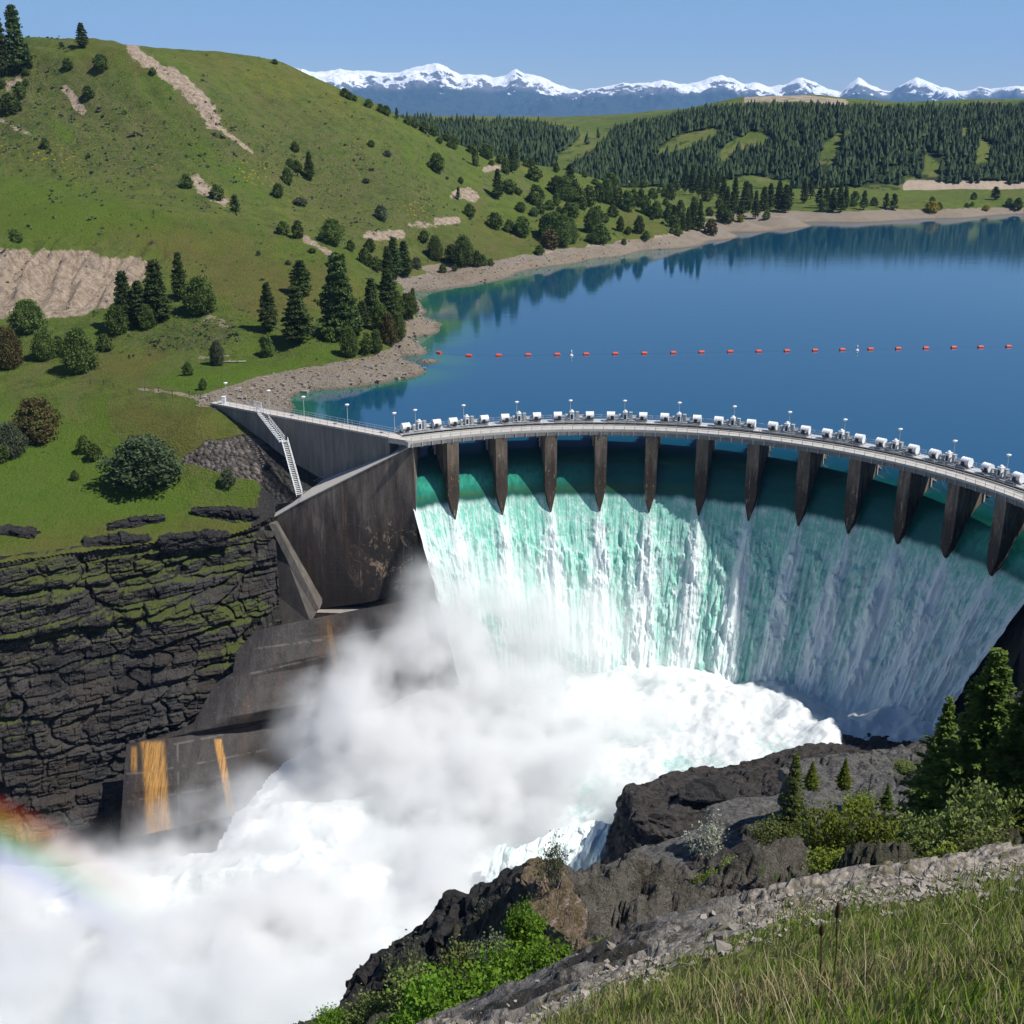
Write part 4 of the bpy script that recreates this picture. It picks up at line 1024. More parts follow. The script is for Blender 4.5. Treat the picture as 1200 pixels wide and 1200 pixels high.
# the outermost bay pulls away from the right abutment as it falls
tw = UA + sst(28, 17.4, UA) * down * 7.5 - sst(112, 119.3, UA) * down * 3.2
cX, cY, _ = DA(tw, PS + outw)
cZ = PZZ + lift + pw * sh_ * 0.4
rightw = sst(60, 30, UA)
foam = 0.32 + 0.42 * down + 0.55 * plume * (0.5 + 0.5 * sst(0, 0.3, down)) * (PV > lipv - 4) + 0.27 * rightw * sst(0, 0.1, down) + 0.22 * sst(105, 118, UA)
foam = foam + 0.18 * np.exp(-((PV - lipv) / 1.2) ** 2)
foam = foam - 0.22 * sst(92, 70, UA) * sst(40, 62, UA) * sst(0.25, 0.7, down)
algae = np.exp(-((PV - (lipv - 1.6)) / 1.1) ** 2) * (fbm(um * 0.35, PV, o=3, seed=41) * 0.5 + 0.55) * sst(64, 78, UA)
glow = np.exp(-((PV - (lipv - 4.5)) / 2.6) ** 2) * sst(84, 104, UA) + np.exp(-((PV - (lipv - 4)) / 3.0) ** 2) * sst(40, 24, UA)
mb_ = grid_mesh('falling_water', cX, cY, cZ, True, dict(uu=um, vv=PV, foam=np.clip(foam, 0, 2), smooth=glass * sst(1.5, 0.3, plume * (PV > lipv - 2.5) * 2), algae=np.clip(algae, 0, 1), glow=glow, upstream=sst(-4.5, -9.5, PS)))
fw = mobj('falling_water', mb_, M_CURT); tag(fw, kind='structure')

# ------------------------------------------------------------------ river and plunge pool foam
rp = []
rp += [(-150, 150, -66), (-150, 230, -66), (-90, 205, -63), (-60, 190, -63), (-40, 215, -61), (-60, 150, -66), (-20, 130, -66), (-20, 170, -63), (0, 200, -59), (-45, 245, -59), (-25, 260, -58), (0, 262, -57), (20, 262, -55), (45, 258, -53), (70, 245, -51), (85, 232, -47), (95, 218, -46), (91, 226, -46),
       (30, 230, -54), (60, 222, -50.5), (80, 215, -49.5), (15, 210, -56.5), (10, 190, -61), (0, 165, -64), (10, 140, -66), (-120, 120, -68), (0, 110, -68), (110, 200, -50), (40, 209, -51.5), (35, 203, -52)]
R_TPS = TPS(rp, 0.001)
gx, gy = np.meshgrid(np.arange(-170, 120, 0.42), np.arange(105, 272, 0.42))
gz = R_TPS(gx, gy)
edge_fall = sst(206, 196, gy + (gx - 25) * -0.45) * sst(-5, 8, gx)      # the sheet dropping past the rock ledge
gz = gz - 0 * edge_fall
b1 = np.abs(fbm(gx * 0.055, gy * 0.055, o=5, seed=51)); b2 = np.abs(fbm(gx * 0.22, gy * 0.22, o=4, seed=52))
near_toe = sst(30, 6, np.abs(np.hypot(gx - DC[0], gy - DC[1]) - (DR - 19)) ) * (gy > 190)
gz = gz + (0.45 - b1) * 4.6 * (0.45 + 0.9 * near_toe) + (0.4 - b2) * 0.8 + near_toe * 2.6 + fbm(gx * 0.9, gy * 0.9, o=3, seed=53) * 0.25
ff = 0.85 + 0.25 * near_toe - 0.25 * sst(0.15, 0.4, b1)
rm = (np.hypot(gx - DC[0], gy - DC[1]) < DR - 8) | (gy < 200)
tag(mobj('river', grid_mesh('river', gx, gy, gz, True, dict(foam=ff), rm), M_FOAM), kind='structure')

# the last of the flow sliding off the rock ledge beside the plunge pool
cu_, cv_ = np.meshgrid(np.linspace(0, 1, 260), np.linspace(0, 1, 200))
tpx = 585 + cu_ * 168; tpy = 982 - cu_ * 36 + 6 * np.sin(cu_ * 9)
dxx, dyy, dzz = ray(tpx, tpy); t_ = (-50.5 - 3 * (1 - cu_) - CAMZ) / dzz; TX_, TY_, TZ_ = dxx * t_, dyy * t_, CAMZ + dzz * t_
n_a = fbm(cu_ * 26, cv_ * 4, o=5, seed=201); n_b = np.abs(fbm(cu_ * 9, cv_ * 3, o=4, seed=202))
chX = TX_ - cv_ * 5.5 - n_b * 1.5; chY = TY_ - 2.5 - cv_ ** 0.75 * 11 - n_a * 1.0 - n_b * 2.5; chZ = TZ_ + 0.6 - cv_ ** 1.5 * 15 + n_a * 0.35
ch = mobj('rapids', grid_mesh('rapids', chX, chY, chZ, True, dict(uu=cu_ * 28, vv=cv_ * 20, foam=0.95 + 0.4 * cv_ - 0.25 * n_b, smooth=cu_ * 0, algae=cu_ * 0, glow=cu_ * 0, upstream=cu_ * 0)), M_CURT)
tag(ch, kind='structure')
# ------------------------------------------------------------------ dark layered cliff on the left bank
ct = cliff_edge.copy()
cb_px = [(-330, 1010), (-120, 995), (0, 985), (60, 980), (120, 972), (200, 965), (300, 958), (345, 950)]
cb = np.array([PZ(x, y, -70) for x, y in cb_px])
cu = np.linspace(0, 1, 760); cv = np.linspace(-0.03, 1, 420)
su = np.linspace(0, 1, len(ct))
CU, CV = np.meshgrid(cu, cv)
def lerpc(P, U_): return np.stack([np.interp(U_, su, P[:, k]) for k in range(3)], -1)
T_, B_ = lerpc(ct, CU), lerpc(cb, CU)
T_[..., 0] += sst(0.9, 1, CU) * 0.8
T_[..., 2] = _sample(T_[..., 0], T_[..., 1] + 0.6) - 0.15
hx = T_[..., 0]
zz = T_[..., 2] + (B_[..., 2] - T_[..., 2]) * CV
# stair-stepped outward profile: risers of a few metres with narrow ledges, each ledge wandering
wr = fbm(hx * 0.035, zz * 0.05, o=4, seed=81) * 3.4 + fbm(hx * 0.15, zz * 0.15, o=3, seed=82) * 0.8
dep_ = T_[..., 2] + 2 - zz + wr
dep_ = dep_ + 2.2 * np.sin(dep_ * 0.31 + hx * 0.03) + 1.6 * fbm(hx * 0.02, dep_ * 0.12, o=2, seed=180)
q = dep_ / 5.6
stair = (np.floor(q) + sst(0.55, 1.0, q - np.floor(q))) * 5.6 / 54.0
lin = CV
prof_ = 0.45 * lin + 0.55 * np.clip(stair, -0.2, 1.2)
cX2 = T_[..., 0] + (B_[..., 0] - T_[..., 0]) * prof_
cY2 = T_[..., 1] + (B_[..., 1] - T_[..., 1]) * prof_
# jointed blocks
def blocks(w_, h_, seed, amp):
    a = hx / w_ + 0.9 * fbm(zz * 0.10, hx * 0.05, o=4, seed=seed) ; b = (zz - hx * 0.06) / h_ + 0.55 * fbm(hx * 0.05, zz * 0.04, o=4, seed=seed + 1)
    off = cell(b * 0 + np.floor(b), np.floor(b) * 3.3, seed + 5)
    a = a + off
    base = cell(a, b, seed + 2)
    fa = a - np.floor(a); fb = b - np.floor(b)
    crack = np.minimum(sst(0, 0.07, fa) * sst(1, 0.93, fa), sst(0, 0.10, fb) * sst(1, 0.90, fb))
    return (base - 0.5) * amp - (1 - crack) * amp * 0.5
zt = zz - hx * 0.06
dsp = blocks(17.0, 8.0, 90, 3.2) + blocks(7.5, 3.3, 95, 1.7) + blocks(3.0, 1.2, 99, 0.75) + blocks(1.1, 0.45, 105, 0.25) + fbm(hx * 0.5, zz * 0.9, o=5, seed=83, g=0.6) * 0.55 + fbm(hx * 0.05, zz * 0.05, o=3, seed=84) * 2.5
fade = sst(-0.03, 0.06, CV)
cY2 = cY2 - dsp * fade
cX2 = cX2 + dsp * 0.25 * fade
zz2 = zz + np.where(CV < 0, 0.6, 0) - 0.0
zz2 = np.where(CV < 0, T_[..., 2] + 0.5, zz2)
cY2 = np.where(CV < 0, T_[..., 1] + 3.0, cY2)
kx, ky = proj(cX2, cY2, zz2)
rust = sst(38, 8, np.hypot((kx - 35) * 0.55, ky - 985) + 10 * fbm(kx * .04, ky * .04, o=3, seed=4)) * 0.9
grn = 0.62 * sst(60, 0, seg_dist(kx, ky, [(0, 655), (150, 650), (300, 640)])) + 0.6 * sst(22, 4, seg_dist(kx, ky, [(165, 715), (240, 722), (300, 712)])) + 0.7 * sst(14, 3, seg_dist(kx, ky, [(270, 762), (305, 755)])) + 0.3 * sst(20, 4, seg_dist(kx, ky, [(60, 745), (140, 735), (165, 660)])) + 0.3 * sst(16, 4, seg_dist(kx, ky, [(190, 815), (225, 812)]))
tone = cell(hx / 7.5 + 0.9 * fbm(zz * 0.10, hx * 0.05, o=4, seed=95), (zz - hx * 0.06) / 3.3 + 0.55 * fbm(hx * 0.05, zz * 0.04, o=4, seed=96), 7) * 0.6 + 0.4 * cell(hx / 2.6, (zz - hx * 0.06) / 1.1, 9)
cl = mobj('cliff', grid_mesh('cliff', cX2, cY2, zz2, True, dict(rust=rust, green=grn, tone=tone), flip=False), M_CLIFF)
tag(cl, 'dark layered rock cliff with mossy ledges below the green plateau', 'cliff')

# ------------------------------------------------------------------ right bank, from the photographer's feet down to the river
def mat_bank():
    g = G('bank_ground'); p = g.pos(); nz = g.nz()
    n = g.noise(p, 0.35, 5, 0.7); n2 = g.noise(p, 3.0, 5, 0.75); n3 = g.noise(p, 18.0, 4, 0.7)
    v = g.vor(p, 5.5, out='Color'); v2 = g.vor(p, 14.0, out='Color')
    rock = g.mix(g.ramp(g.noise(p, 0.8, 7, 0.75), (0.3, 0), (0.7, 1)), (0.050, 0.048, 0.046), (0.215, 0.20, 0.185))
    rock = g.mix(g.M('MULTIPLY', g.ramp(n3, (0.5, 0), (0.75, 1)), 0.5), rock, (0.42, 0.40, 0.37))
    rock = g.mix(g.ramp(n2, (0.30, 1), (0.45, 0)), rock, (0.05, 0.046, 0.042))
    rub = g.mix(v, (0.10, 0.088, 0.074), (0.36, 0.325, 0.28)); rub = g.mix(0.5, rub, g.mix(v2, (0.07, 0.06, 0.05), (0.40, 0.36, 0.32)))
    rub = g.mix(g.ramp(g.noise(p, 1.6, 4, 0.7), (0.5, 0), (0.66, 1)), rub, (0.085, 0.075, 0.035))
    soil_ = g.mix(n2, (0.055, 0.048, 0.028), (0.13, 0.11, 0.055))
    gr = g.mix(n3, (0.080, 0.120, 0.018), (0.16, 0.165, 0.045))
    gr = g.mix(g.ramp(n, (0.4, 0), (0.65, 1)), gr, soil_)
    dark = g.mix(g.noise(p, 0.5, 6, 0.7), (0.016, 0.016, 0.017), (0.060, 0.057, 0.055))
    rock = g.mix(g.ramp(g.noise(p, 0.25, 7, 0.8), (0.46, 1), (0.52, 0)), rock, (0.030, 0.029, 0.027))
    c = g.mix(g.attr('rub'), rock, rub)
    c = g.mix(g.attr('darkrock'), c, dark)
    c = g.mix(g.M('MULTIPLY', g.attr('wood'), g.ramp(n, (0.3, 0.6), (0.6, 1))), c, g.mix(n2, (0.035, 0.035, 0.020), (0.08, 0.085, 0.03)))
    gn = g.M('ADD', g.attr('grassy'), g.M('MULTIPLY', g.M('SUBTRACT', n2, 0.5), 0.6))
    c = g.mix(g.ramp(gn, (0.45, 0), (0.58, 1)), c, gr)
    h = g.M('ADD', g.M('MULTIPLY', n2, 1.0), g.M('ADD', g.M('MULTIPLY', n3, 0.25), g.M('MULTIPLY', g.M('MULTIPLY', g.vor(p, 5.5), g.attr('rub')), -0.8)))
    h2 = g.M('ADD', g.noise(p, 0.5, 7, 0.75), g.noise(g.scale(p, (1, 1, 3)), 0.3, 6, 0.75))
    b1 = g.bump(h, 0.9, 0.12); b2 = g.N('ShaderNodeBump'); g.put(b2.inputs['Height'], h2); b2.inputs['Distance'].default_value = 1.6; g.put(b2.inputs['Strength'], g.attr('farr')); g.put(b2.inputs['Normal'], b1)
    return g.done(c, 0.92, b2.outputs[0], Specular_IOR_Level=0.15)
M_BANK = mat_bank()
bp = [(0, 0, 74.2), (-6, 0, 71.0), (6, -2, 77.5), (-14, -4, 66), (14, 4, 76), (22, 10, 74), (-4, 6, 68), (3, -8, 80)]
bp += [PT(*q) for q in [(1200, 1200, 6.2), (1350, 1200, 6.5), (1000, 1200, 7), (850, 1200, 9), (740, 1200, 11.5), (640, 1200, 15), (1200, 1100, 11), (1350, 1080, 12), (1050, 1100, 12.5), (900, 1110, 14.5), (800, 1130, 16), (700, 1160, 18), (650, 1180, 18.5),
       (1200, 1015, 23), (1350, 985, 24), (1100, 1027, 24), (1000, 1034, 25), (930, 1050, 24), (850, 1072, 22.5), (780, 1097, 21), (730, 1110, 22), (690, 1140, 21), (640, 1175, 20), (610, 1205, 18),
       # the lip of the rock band
       (1200, 1004, 26), (1350, 970, 27), (1100, 1012, 28), (1000, 1022, 29), (930, 1036, 28), (850, 1056, 26.5), (790, 1075, 25.5), (740, 1098, 25),
       # hidden ground behind the lip
       (1350, 1030, 42), (1200, 1035, 44), (1100, 1045, 46), (1000, 1065, 46), (900, 1085, 46), (800, 1110, 46), (720, 1140, 46), (640, 1200, 44), (560, 1260, 44),
       (1350, 990, 64), (1200, 1000, 72), (1130, 1005, 76), (1050, 1012, 84), (980, 1010, 95), (930, 1015, 105), (880, 1050, 110), (780, 1110, 110),
       # shrub bench at lower left with its rocky rim above the river
       (430, 1215, 72), (500, 1175, 70), (560, 1150, 68), (620, 1130, 66), (655, 1120, 62), (600, 1195, 56), (520, 1230, 58), (680, 1160, 54),
       (395, 1200, 80), (440, 1165, 80), (500, 1122, 79), (560, 1085, 77), (610, 1062, 75), (645, 1060, 70), (670, 1100, 66),
       (400, 1180, 120), (300, 1230, 130), (520, 1100, 130), (600, 1060, 145), (660, 1070, 150),
       # grey rock platform and the spillway rim
       (690, 1078, 172), (720, 1060, 176), (770, 1032, 182), (800, 1022, 180), (730, 1085, 160), (860, 1000, 180), (820, 1040, 165), (880, 1020, 150),
       (900, 930, 226), (860, 945, 216), (800, 955, 212), (960, 906, 228), (1010, 893, 232), (1070, 880, 238), (1150, 850, 244),
       (950, 925, 190), (1000, 912, 196), (1050, 905, 200), (960, 960, 160), (1050, 950, 140), (1100, 900, 170), (1150, 860, 190), (1200, 830, 190), (1200, 900, 120), (1350, 850, 120), (1350, 820, 170), (1250, 800, 236), (1160, 830, 236)]]
bp += [(0, 230, -85), (40, 245, -80), (-30, 250, -90), (80, 240, -60), (100, 235, -48)]
bp += [(-30, 60, 10), (-40, 100, -50), (-60, 60, 0), (-30, 120, -75), (0, 150, -72), (-30, 20, 55), (14, 178, -66), (130, 225, -30), (140, 160, 5), (120, 100, 45), (80, 60, 60)]
B_TPS = TPS(bp, 0.0008)
bu = np.concatenate([np.arange(330, 1330, 2.4), np.arange(1330, 2600, 9.0)])
by_ = np.concatenate([np.arange(-1.5, 6, 0.07), np.arange(6, 30, 0.11), np.arange(30, 90, 0.4), np.arange(90, 262, 0.7)])
BU, BYg = np.meshgrid((bu - 600) / FOC, by_)
def bank_xy(BU, BYg):
    dz_ = np.interp(BYg, [-1.5, 0, 10, 20, 60, 150, 262], [1.5, 2, 8, 14, 45, 120, 125])
    return BU * (BYg * CP + dz_ * SP) + np.interp(BYg, [-1.5, 8], [3.0, 0]) * BU * 3
BX = bank_xy(BU, BYg)
def bank_z(X, Y):
    z = B_TPS(X, Y)
    n = fbm(X * 0.12, Y * 0.12, o=5, seed=101)
    far = sst(24, 40, Y)
    z = z + far * n * 3.2 + far * (np.floor(fbm(X * 0.16, Y * 0.16, o=4, seed=112) * 7) / 7) * 3.0 + far * fbm(X * 0.7, Y * 0.7, o=5, seed=111, g=0.65) * 1.3 + far * (blockn(X, Y) * 0.8)
    # bedding steps and stones on the near rock band
    px, py = proj(X, Y, z)
    nr = (1 - far)
    z = z + nr * (fbm(X * 1.1, Y * 1.1, o=5, seed=103) * 0.16 + fbm(X * 5, Y * 5, o=3, seed=104) * 0.03)
    return z
def blockn(X, Y):
    return cell(X / 3.1 + fbm(X * .1, Y * .1, o=2, seed=6), Y / 2.3 + fbm(X * .1, Y * .1, o=2, seed=7), 8) - 0.5
BZ = bank_z(BX, BYg)
BZ = np.where(BX > 30 + BYg * 0.45, np.minimum(BZ, np.interp(BYg, [0, 50, 100, 150, 262], [92, 74, 44, 12, -8]) + fbm(BX * 0.08, BYg * 0.08, o=4, seed=120) * 3), BZ)
bank_keep = ~((BYg > 168) & (BX < 60)) & ~((np.hypot(BX - DC[0], BYg - DC[1]) < DR + 6) & (BYg > 236)) & (BZ > -72)
bx_, byp = proj(BX, BYg, BZ)
near = sst(34, 30, BYg)
edge_line = [(600, 1215), (640, 1190), (690, 1160), (740, 1140), (800, 1118), (870, 1090), (930, 1066), (1000, 1052), (1080, 1044), (1140, 1034), (1200, 1022), (1350, 1000)]
exx = [q[0] for q in edge_line]; eyy = [q[1] for q in edge_line]
ey = np.interp(bx_, exx, eyy) + 12 * fbm(bx_ * 0.03, byp * 0.03, o=4, seed=105)
grassy = near * sst(-8, 22, byp - ey)
rub = near * sst(-70, -30, byp - ey - 14 * fbm(bx_ * .02, byp * .02, o=3, seed=106)) * (1 - 0.95 * sst(900, 800, bx_) * sst(-10, -30, byp - ey))
rub = np.maximum(rub, (1 - near) * 0.45 * sst(0.42, 0.6, fbm(BX * .1, BYg * .1, o=3, seed=4) * .5 + .5))
ledge = near * sst(30, -5, byp - ey) * sst(16, 18, BYg + (900 - bx_) * 0.012)
BZ = BZ + ledge * (np.floor((fbm(BX * 0.35, BYg * 1.1, o=3, seed=107)) * 6) / 6 * 0.55 + (cell(BX * 1.6, BYg * 2.6, 3) - 0.5) * 0.14 * sst(0.2, 0.8, rub))
darkr = np.maximum(sst(150, 185, BYg) * sst(-50, -38, -BZ * 0 + BZ * 0 + 1), 0)
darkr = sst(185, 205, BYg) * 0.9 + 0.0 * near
wood = sst(30, 45, BYg) * sst(130, 100, BYg) * 0.9
wood = wood * 0.75
wood = np.maximum(wood, sst(30, 45, BYg) * sst(150, 130, BYg) * sst(900, 980, bx_) * 0.9)
wood = wood * (0.25 + 0.75 * sst(640, 560, bx_) + 0.5 * sst(900, 980, bx_)).clip(0, 1)
bank = mobj('river_bank', grid_mesh('river_bank', BX, BYg, BZ, True, dict(grassy=grassy, rub=rub, darkrock=darkr, wood=wood, farr=1 - near), bank_keep), M_BANK)
tag(bank, kind='structure')
def bank_hit(px, py, ymin=0.5, ymax=260):
    dx, dy, dz = [float(v) for v in ray(px, py)]
    Y = np.arange(ymin, ymax, 0.1 if ymax < 40 else 0.25); X = dx / dy * Y; Zr = CAMZ + dz / dy * Y
    zz = B_TPS(X, Y); k = np.where(Zr <= zz)[0]
    if len(k) == 0: return None
    i = k[0]; return (float(X[i]), float(Y[i]), float(zz[i]))

# rocks: each is a convex hull roughened by noise
def rock_mesh(name, hull, sub, amp, seed, size):
    bm = bmesh.new()
    for v in hull: bm.verts.new(v)
    r = bmesh.ops.convex_hull(bm, input=bm.verts); 
    for e in r.get('geom_interior', []) + r.get('geom_unused', []):
        if isinstance(e, bmesh.types.BMVert) and e.is_valid: bm.verts.remove(e)
    bmesh.ops.triangulate(bm, faces=bm.faces)
    for it in range(sub):
        mx = max(e.calc_length() for e in bm.edges)
        es = [e for e in bm.edges if e.calc_length() > size]
        if not es: break
        bmesh.ops.subdivide_edges(bm, edges=es, cuts=1); bmesh.ops.triangulate(bm, faces=bm.faces)
    me = bpy.data.meshes.new(name); bm.normal_update()
    co = np.array([v.co[:] for v in bm.verts]); no = np.array([v.normal[:] for v in bm.verts])
    q = co * (0.16 / size)
    d = fbm(q[:, 0], q[:, 1], q[:, 2] * 1.6, o=5, seed=seed, g=0.6) * 1.6 + 1.5 * (cell(q[:, 2] * 3.2 + 0.6 * fbm(q[:, 0], q[:, 1], o=2), q[:, 0] * 0.9 + q[:, 1] * 0.5, seed) - 0.5) + 0.7 * (cell(q[:, 2] * 8, q[:, 0] * 3 - q[:, 1], seed) - 0.5)
    co = co + no * (d * amp)[:, None]
    for v, c in zip(bm.verts, co): v.co = c
    bm.to_mesh(me); bm.free()
    return me
def mat_rock(name, a, b, lichen=0.0, nzmoss=0.0):
    g = G(name); p = g.pos()
    n = g.noise(p, 0.9, 6, 0.7); n2 = g.noise(p, 5.0, 5, 0.75)
    c = g.mix(g.ramp(n, (0.3, 0), (0.7, 1)), a, b); c = g.mix(g.ramp(g.noise(g.scale(p, (1, 1, 3)), 0.7, 6, 0.8), (0.36, 1), (0.46, 0)), c, tuple(v * 0.4 for v in a)); c = g.mix(g.M('MULTIPLY', g.ramp(n2, (0.5, 0), (0.7, 1)), 0.45), c, tuple(min(1, v * 1.5) for v in b))
    if lichen: c = g.mix(g.M('MULTIPLY', g.ramp(g.noise(p, 1.4, 5, 0.7), (0.52, 0), (0.62, 1)), lichen), c, (0.26, 0.11, 0.03))
    if nzmoss: c = g.mix(g.ramp(g.M('ADD', g.nz(), g.M('MULTIPLY', n, 0.4)), (0.85, 0), (1.0, nzmoss)), c, (0.12, 0.085, 0.025))
    return g.done(c, 0.9, g.bump(g.M('ADD', g.M('ADD', n, g.noise(g.scale(p, (1, 1, 2.5)), 0.35, 6, 0.75)), g.M('MULTIPLY', n2, 0.4)), 1.0, 0.8), Specular_IOR_Level=0.2)
M_SPIRE = mat_rock('spire_rock', (0.13, 0.095, 0.075), (0.36, 0.30, 0.26), 0.18, 0.7)
M_GREYR = mat_rock('grey_rock', (0.040, 0.039, 0.038), (0.190, 0.182, 0.172))
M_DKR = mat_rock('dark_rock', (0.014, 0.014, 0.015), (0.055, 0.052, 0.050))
M_APR = mat_rock('spillway_rock', (0.022, 0.019, 0.018), (0.085, 0.076, 0.070))
def rock(name, pts, mat, label, cat='rock', amp=0.5, sub=5, seed=1, size=0.6, group=None):
    """pts: (px, py, depth) corners of the visible outline, given some thickness away from the viewer"""
    H = []
    for (x, y, t, th) in pts:
        a = Vector(PT(x, y, t)); H.append(a)
        b_ = a + Vector((0, th, -th * 0.25)); H.append(b_)
    c = sum(H, Vector()) / len(H); c.z = min(v.z for v in H)
    me = rock_mesh(name, [v - c for v in H], sub, amp, seed, size)
    me.polygons.foreach_set('use_smooth', [False] * len(me.polygons))
    o = mobj(name, me, mat); o.location = c
    return tag(o, label, cat, group)
# the rock ledge that the last of the flow slides over, with its dark flank
rock('rock_ledge', [(742, 950, 212, 14), (760, 944, 214, 10), (805, 934, 216, 10), (880, 914, 226, 8), (960, 893, 236, 8), (1078, 862, 246, 8), (1085, 885, 236, 10), (960, 918, 222, 10), (895, 940, 212, 10), (750, 956, 206, 10), (690, 1066, 220, 10), (715, 1060, 214, 10), (790, 1045, 206, 16), (900, 1010, 206, 20), (1085, 930, 226, 10)], M_APR, 'long dark rock ledge sloping beside the white water at the spillway edge', 'rock ledge', 1.0, 8, 5, 0.9)
rock('boulder', [(795, 938, 210, 5), (815, 924, 212, 5), (845, 922, 213, 5), (862, 930, 212, 5), (855, 938, 210, 5), (830, 941, 209, 5)], M_DKR, 'black wet boulder on the rock ledge at the brink of the falls', 'boulder', 0.4, 6, 9, 0.8)
rock('rock_outcrop', [(845, 975, 172, 10), (880, 962, 176, 10), (930, 958, 178, 10), (935, 985, 168, 10), (850, 1005, 166, 10), (845, 990, 168, 8)], M_GREYR, 'flat grey rock slab in shadow beside the pale flowering bush', 'rock', 0.5, 6, 12, 0.8)
rock('rock_outcrop', [(940, 935, 150, 10), (955, 925, 158, 10), (1010, 915, 164, 12), (1035, 918, 160, 12), (1040, 990, 140, 10), (960, 1000, 138, 10), (938, 965, 146, 10)], M_GREYR, 'tall grey rock outcrop above the yellow-green bushes', 'rock', 0.8, 6, 15, 0.9)
rock('boulder', [(1012, 945, 138, 4), (1030, 915, 142, 4), (1048, 913, 142, 4), (1052, 935, 139, 4), (1035, 950, 136, 4)], M_GREYR, 'pale pointed boulder on top of the grey outcrop', 'boulder', 0.3, 6, 18, 0.5)
rock('boulder', [(1056, 942, 128, 3), (1066, 930, 130, 3), (1080, 936, 129, 3), (1074, 950, 127, 3)], M_GREYR, 'small pale boulder right of the pointed boulder', 'boulder', 0.25, 6, 19, 0.4)
rock('boulder', [(1094, 928, 120, 3), (1100, 918, 121, 3), (1108, 922, 120, 3), (1106, 934, 119, 3)], M_GREYR, 'small grey boulder under the conifers at the foot of the fir', 'boulder', 0.2, 6, 20, 0.35)
rock('rock_shelf', [(690, 1078, 168, 14), (712, 1062, 172, 14), (760, 1038, 178, 14), (800, 1022, 182, 12), (850, 1005, 182, 14), (860, 1040, 164, 14), (790, 1075, 152, 10), (720, 1110, 146, 10), (690, 1100, 155, 10)], M_GREYR, 'broad grey rock shelf between the falls and the near slope', 'rock ledge', 0.7, 7, 23, 1.0)
# tall banded spire with the bush on top, and its long dark flank
rock('rock_spire', [(618, 1052, 66, 4), (632, 1038, 67, 4), (648, 1036, 67, 4), (660, 1048, 66, 4), (664, 1062, 65, 4), (676, 1095, 63, 4), (689, 1130, 60, 4), (686, 1150, 58, 3), (655, 1165, 57, 4), (640, 1120, 60, 4), (610, 1085, 66, 6)], M_SPIRE, 'tall brown and grey banded rock spire with a bush on its tip', 'rock spire', 0.55, 6, 27, 0.28)
rock('rock_ridge', [(400, 1190, 80, 6), (440, 1160, 79, 6), (500, 1118, 78, 6), (520, 1108, 78, 6), (570, 1080, 76, 6), (622, 1052, 73, 6), (625, 1100, 68, 6), (560, 1130, 72, 6), (480, 1160, 74, 6), (420, 1225, 74, 6), (395, 1215, 78, 6)], M_DKR, 'dark sloping rock rim running down to the river from the spire', 'rock ridge', 0.6, 6, 31, 0.5)

# dark layered outcrops that break through the turf along the cliff top
for i, (x0, y0, x1, y1, hh_, lb) in enumerate([(226, 601, 302, 606, 9, 'right-hand dark layered outcrop in the turf, next to the dam wall'), (128, 619, 196, 609, 8, 'middle dark outcrop in the turf above the cliff'), (-6, 633, 42, 631, 7, 'leftmost dark outcrop in the turf above the cliff'), (100, 636, 176, 634, 7, 'long low dark outcrop just above the cliff face'), (188, 634, 268, 628, 8, 'low dark outcrop on the cliff lip below the middle one')]):
    a, b_ = hit(x0, y0 + 4), hit(x1, y1 + 4)
    if a is None: a = PZ(x0, y0 + 4, -15.5)
    if b_ is None: b_ = PZ(x1, y1 + 4, -16)
    a, b_ = Vector(a), Vector(b_); d = (b_ - a); n_ = Vector((-d.y, d.x, 0)).normalized() * 3.0; H = []
    for t in (0, 0.2, 0.45, 0.7, 0.9, 1.0):
        hgt = hh_ / 5.2 * (0.35 + 0.65 * math.sin(PI * min(max(t, 0.12), 0.88)))
        for q in (a + d * t, a + d * t + n_):
            H.append(q + Vector((0, 0, hgt))); H.append(q + Vector((0, -0.5, -1.2)))
    c = sum(H, Vector()) / len(H); me = rock_mesh('rock_outcrop', [v - c for v in H], 6, 0.55, 40 + i, 0.35)
    me.polygons.foreach_set('use_smooth', [False] * len(me.polygons)); o = mobj('rock_outcrop', me, M_DKR); o.location = c; tag(o, lb, 'rock', 'dark outcrops in the turf')

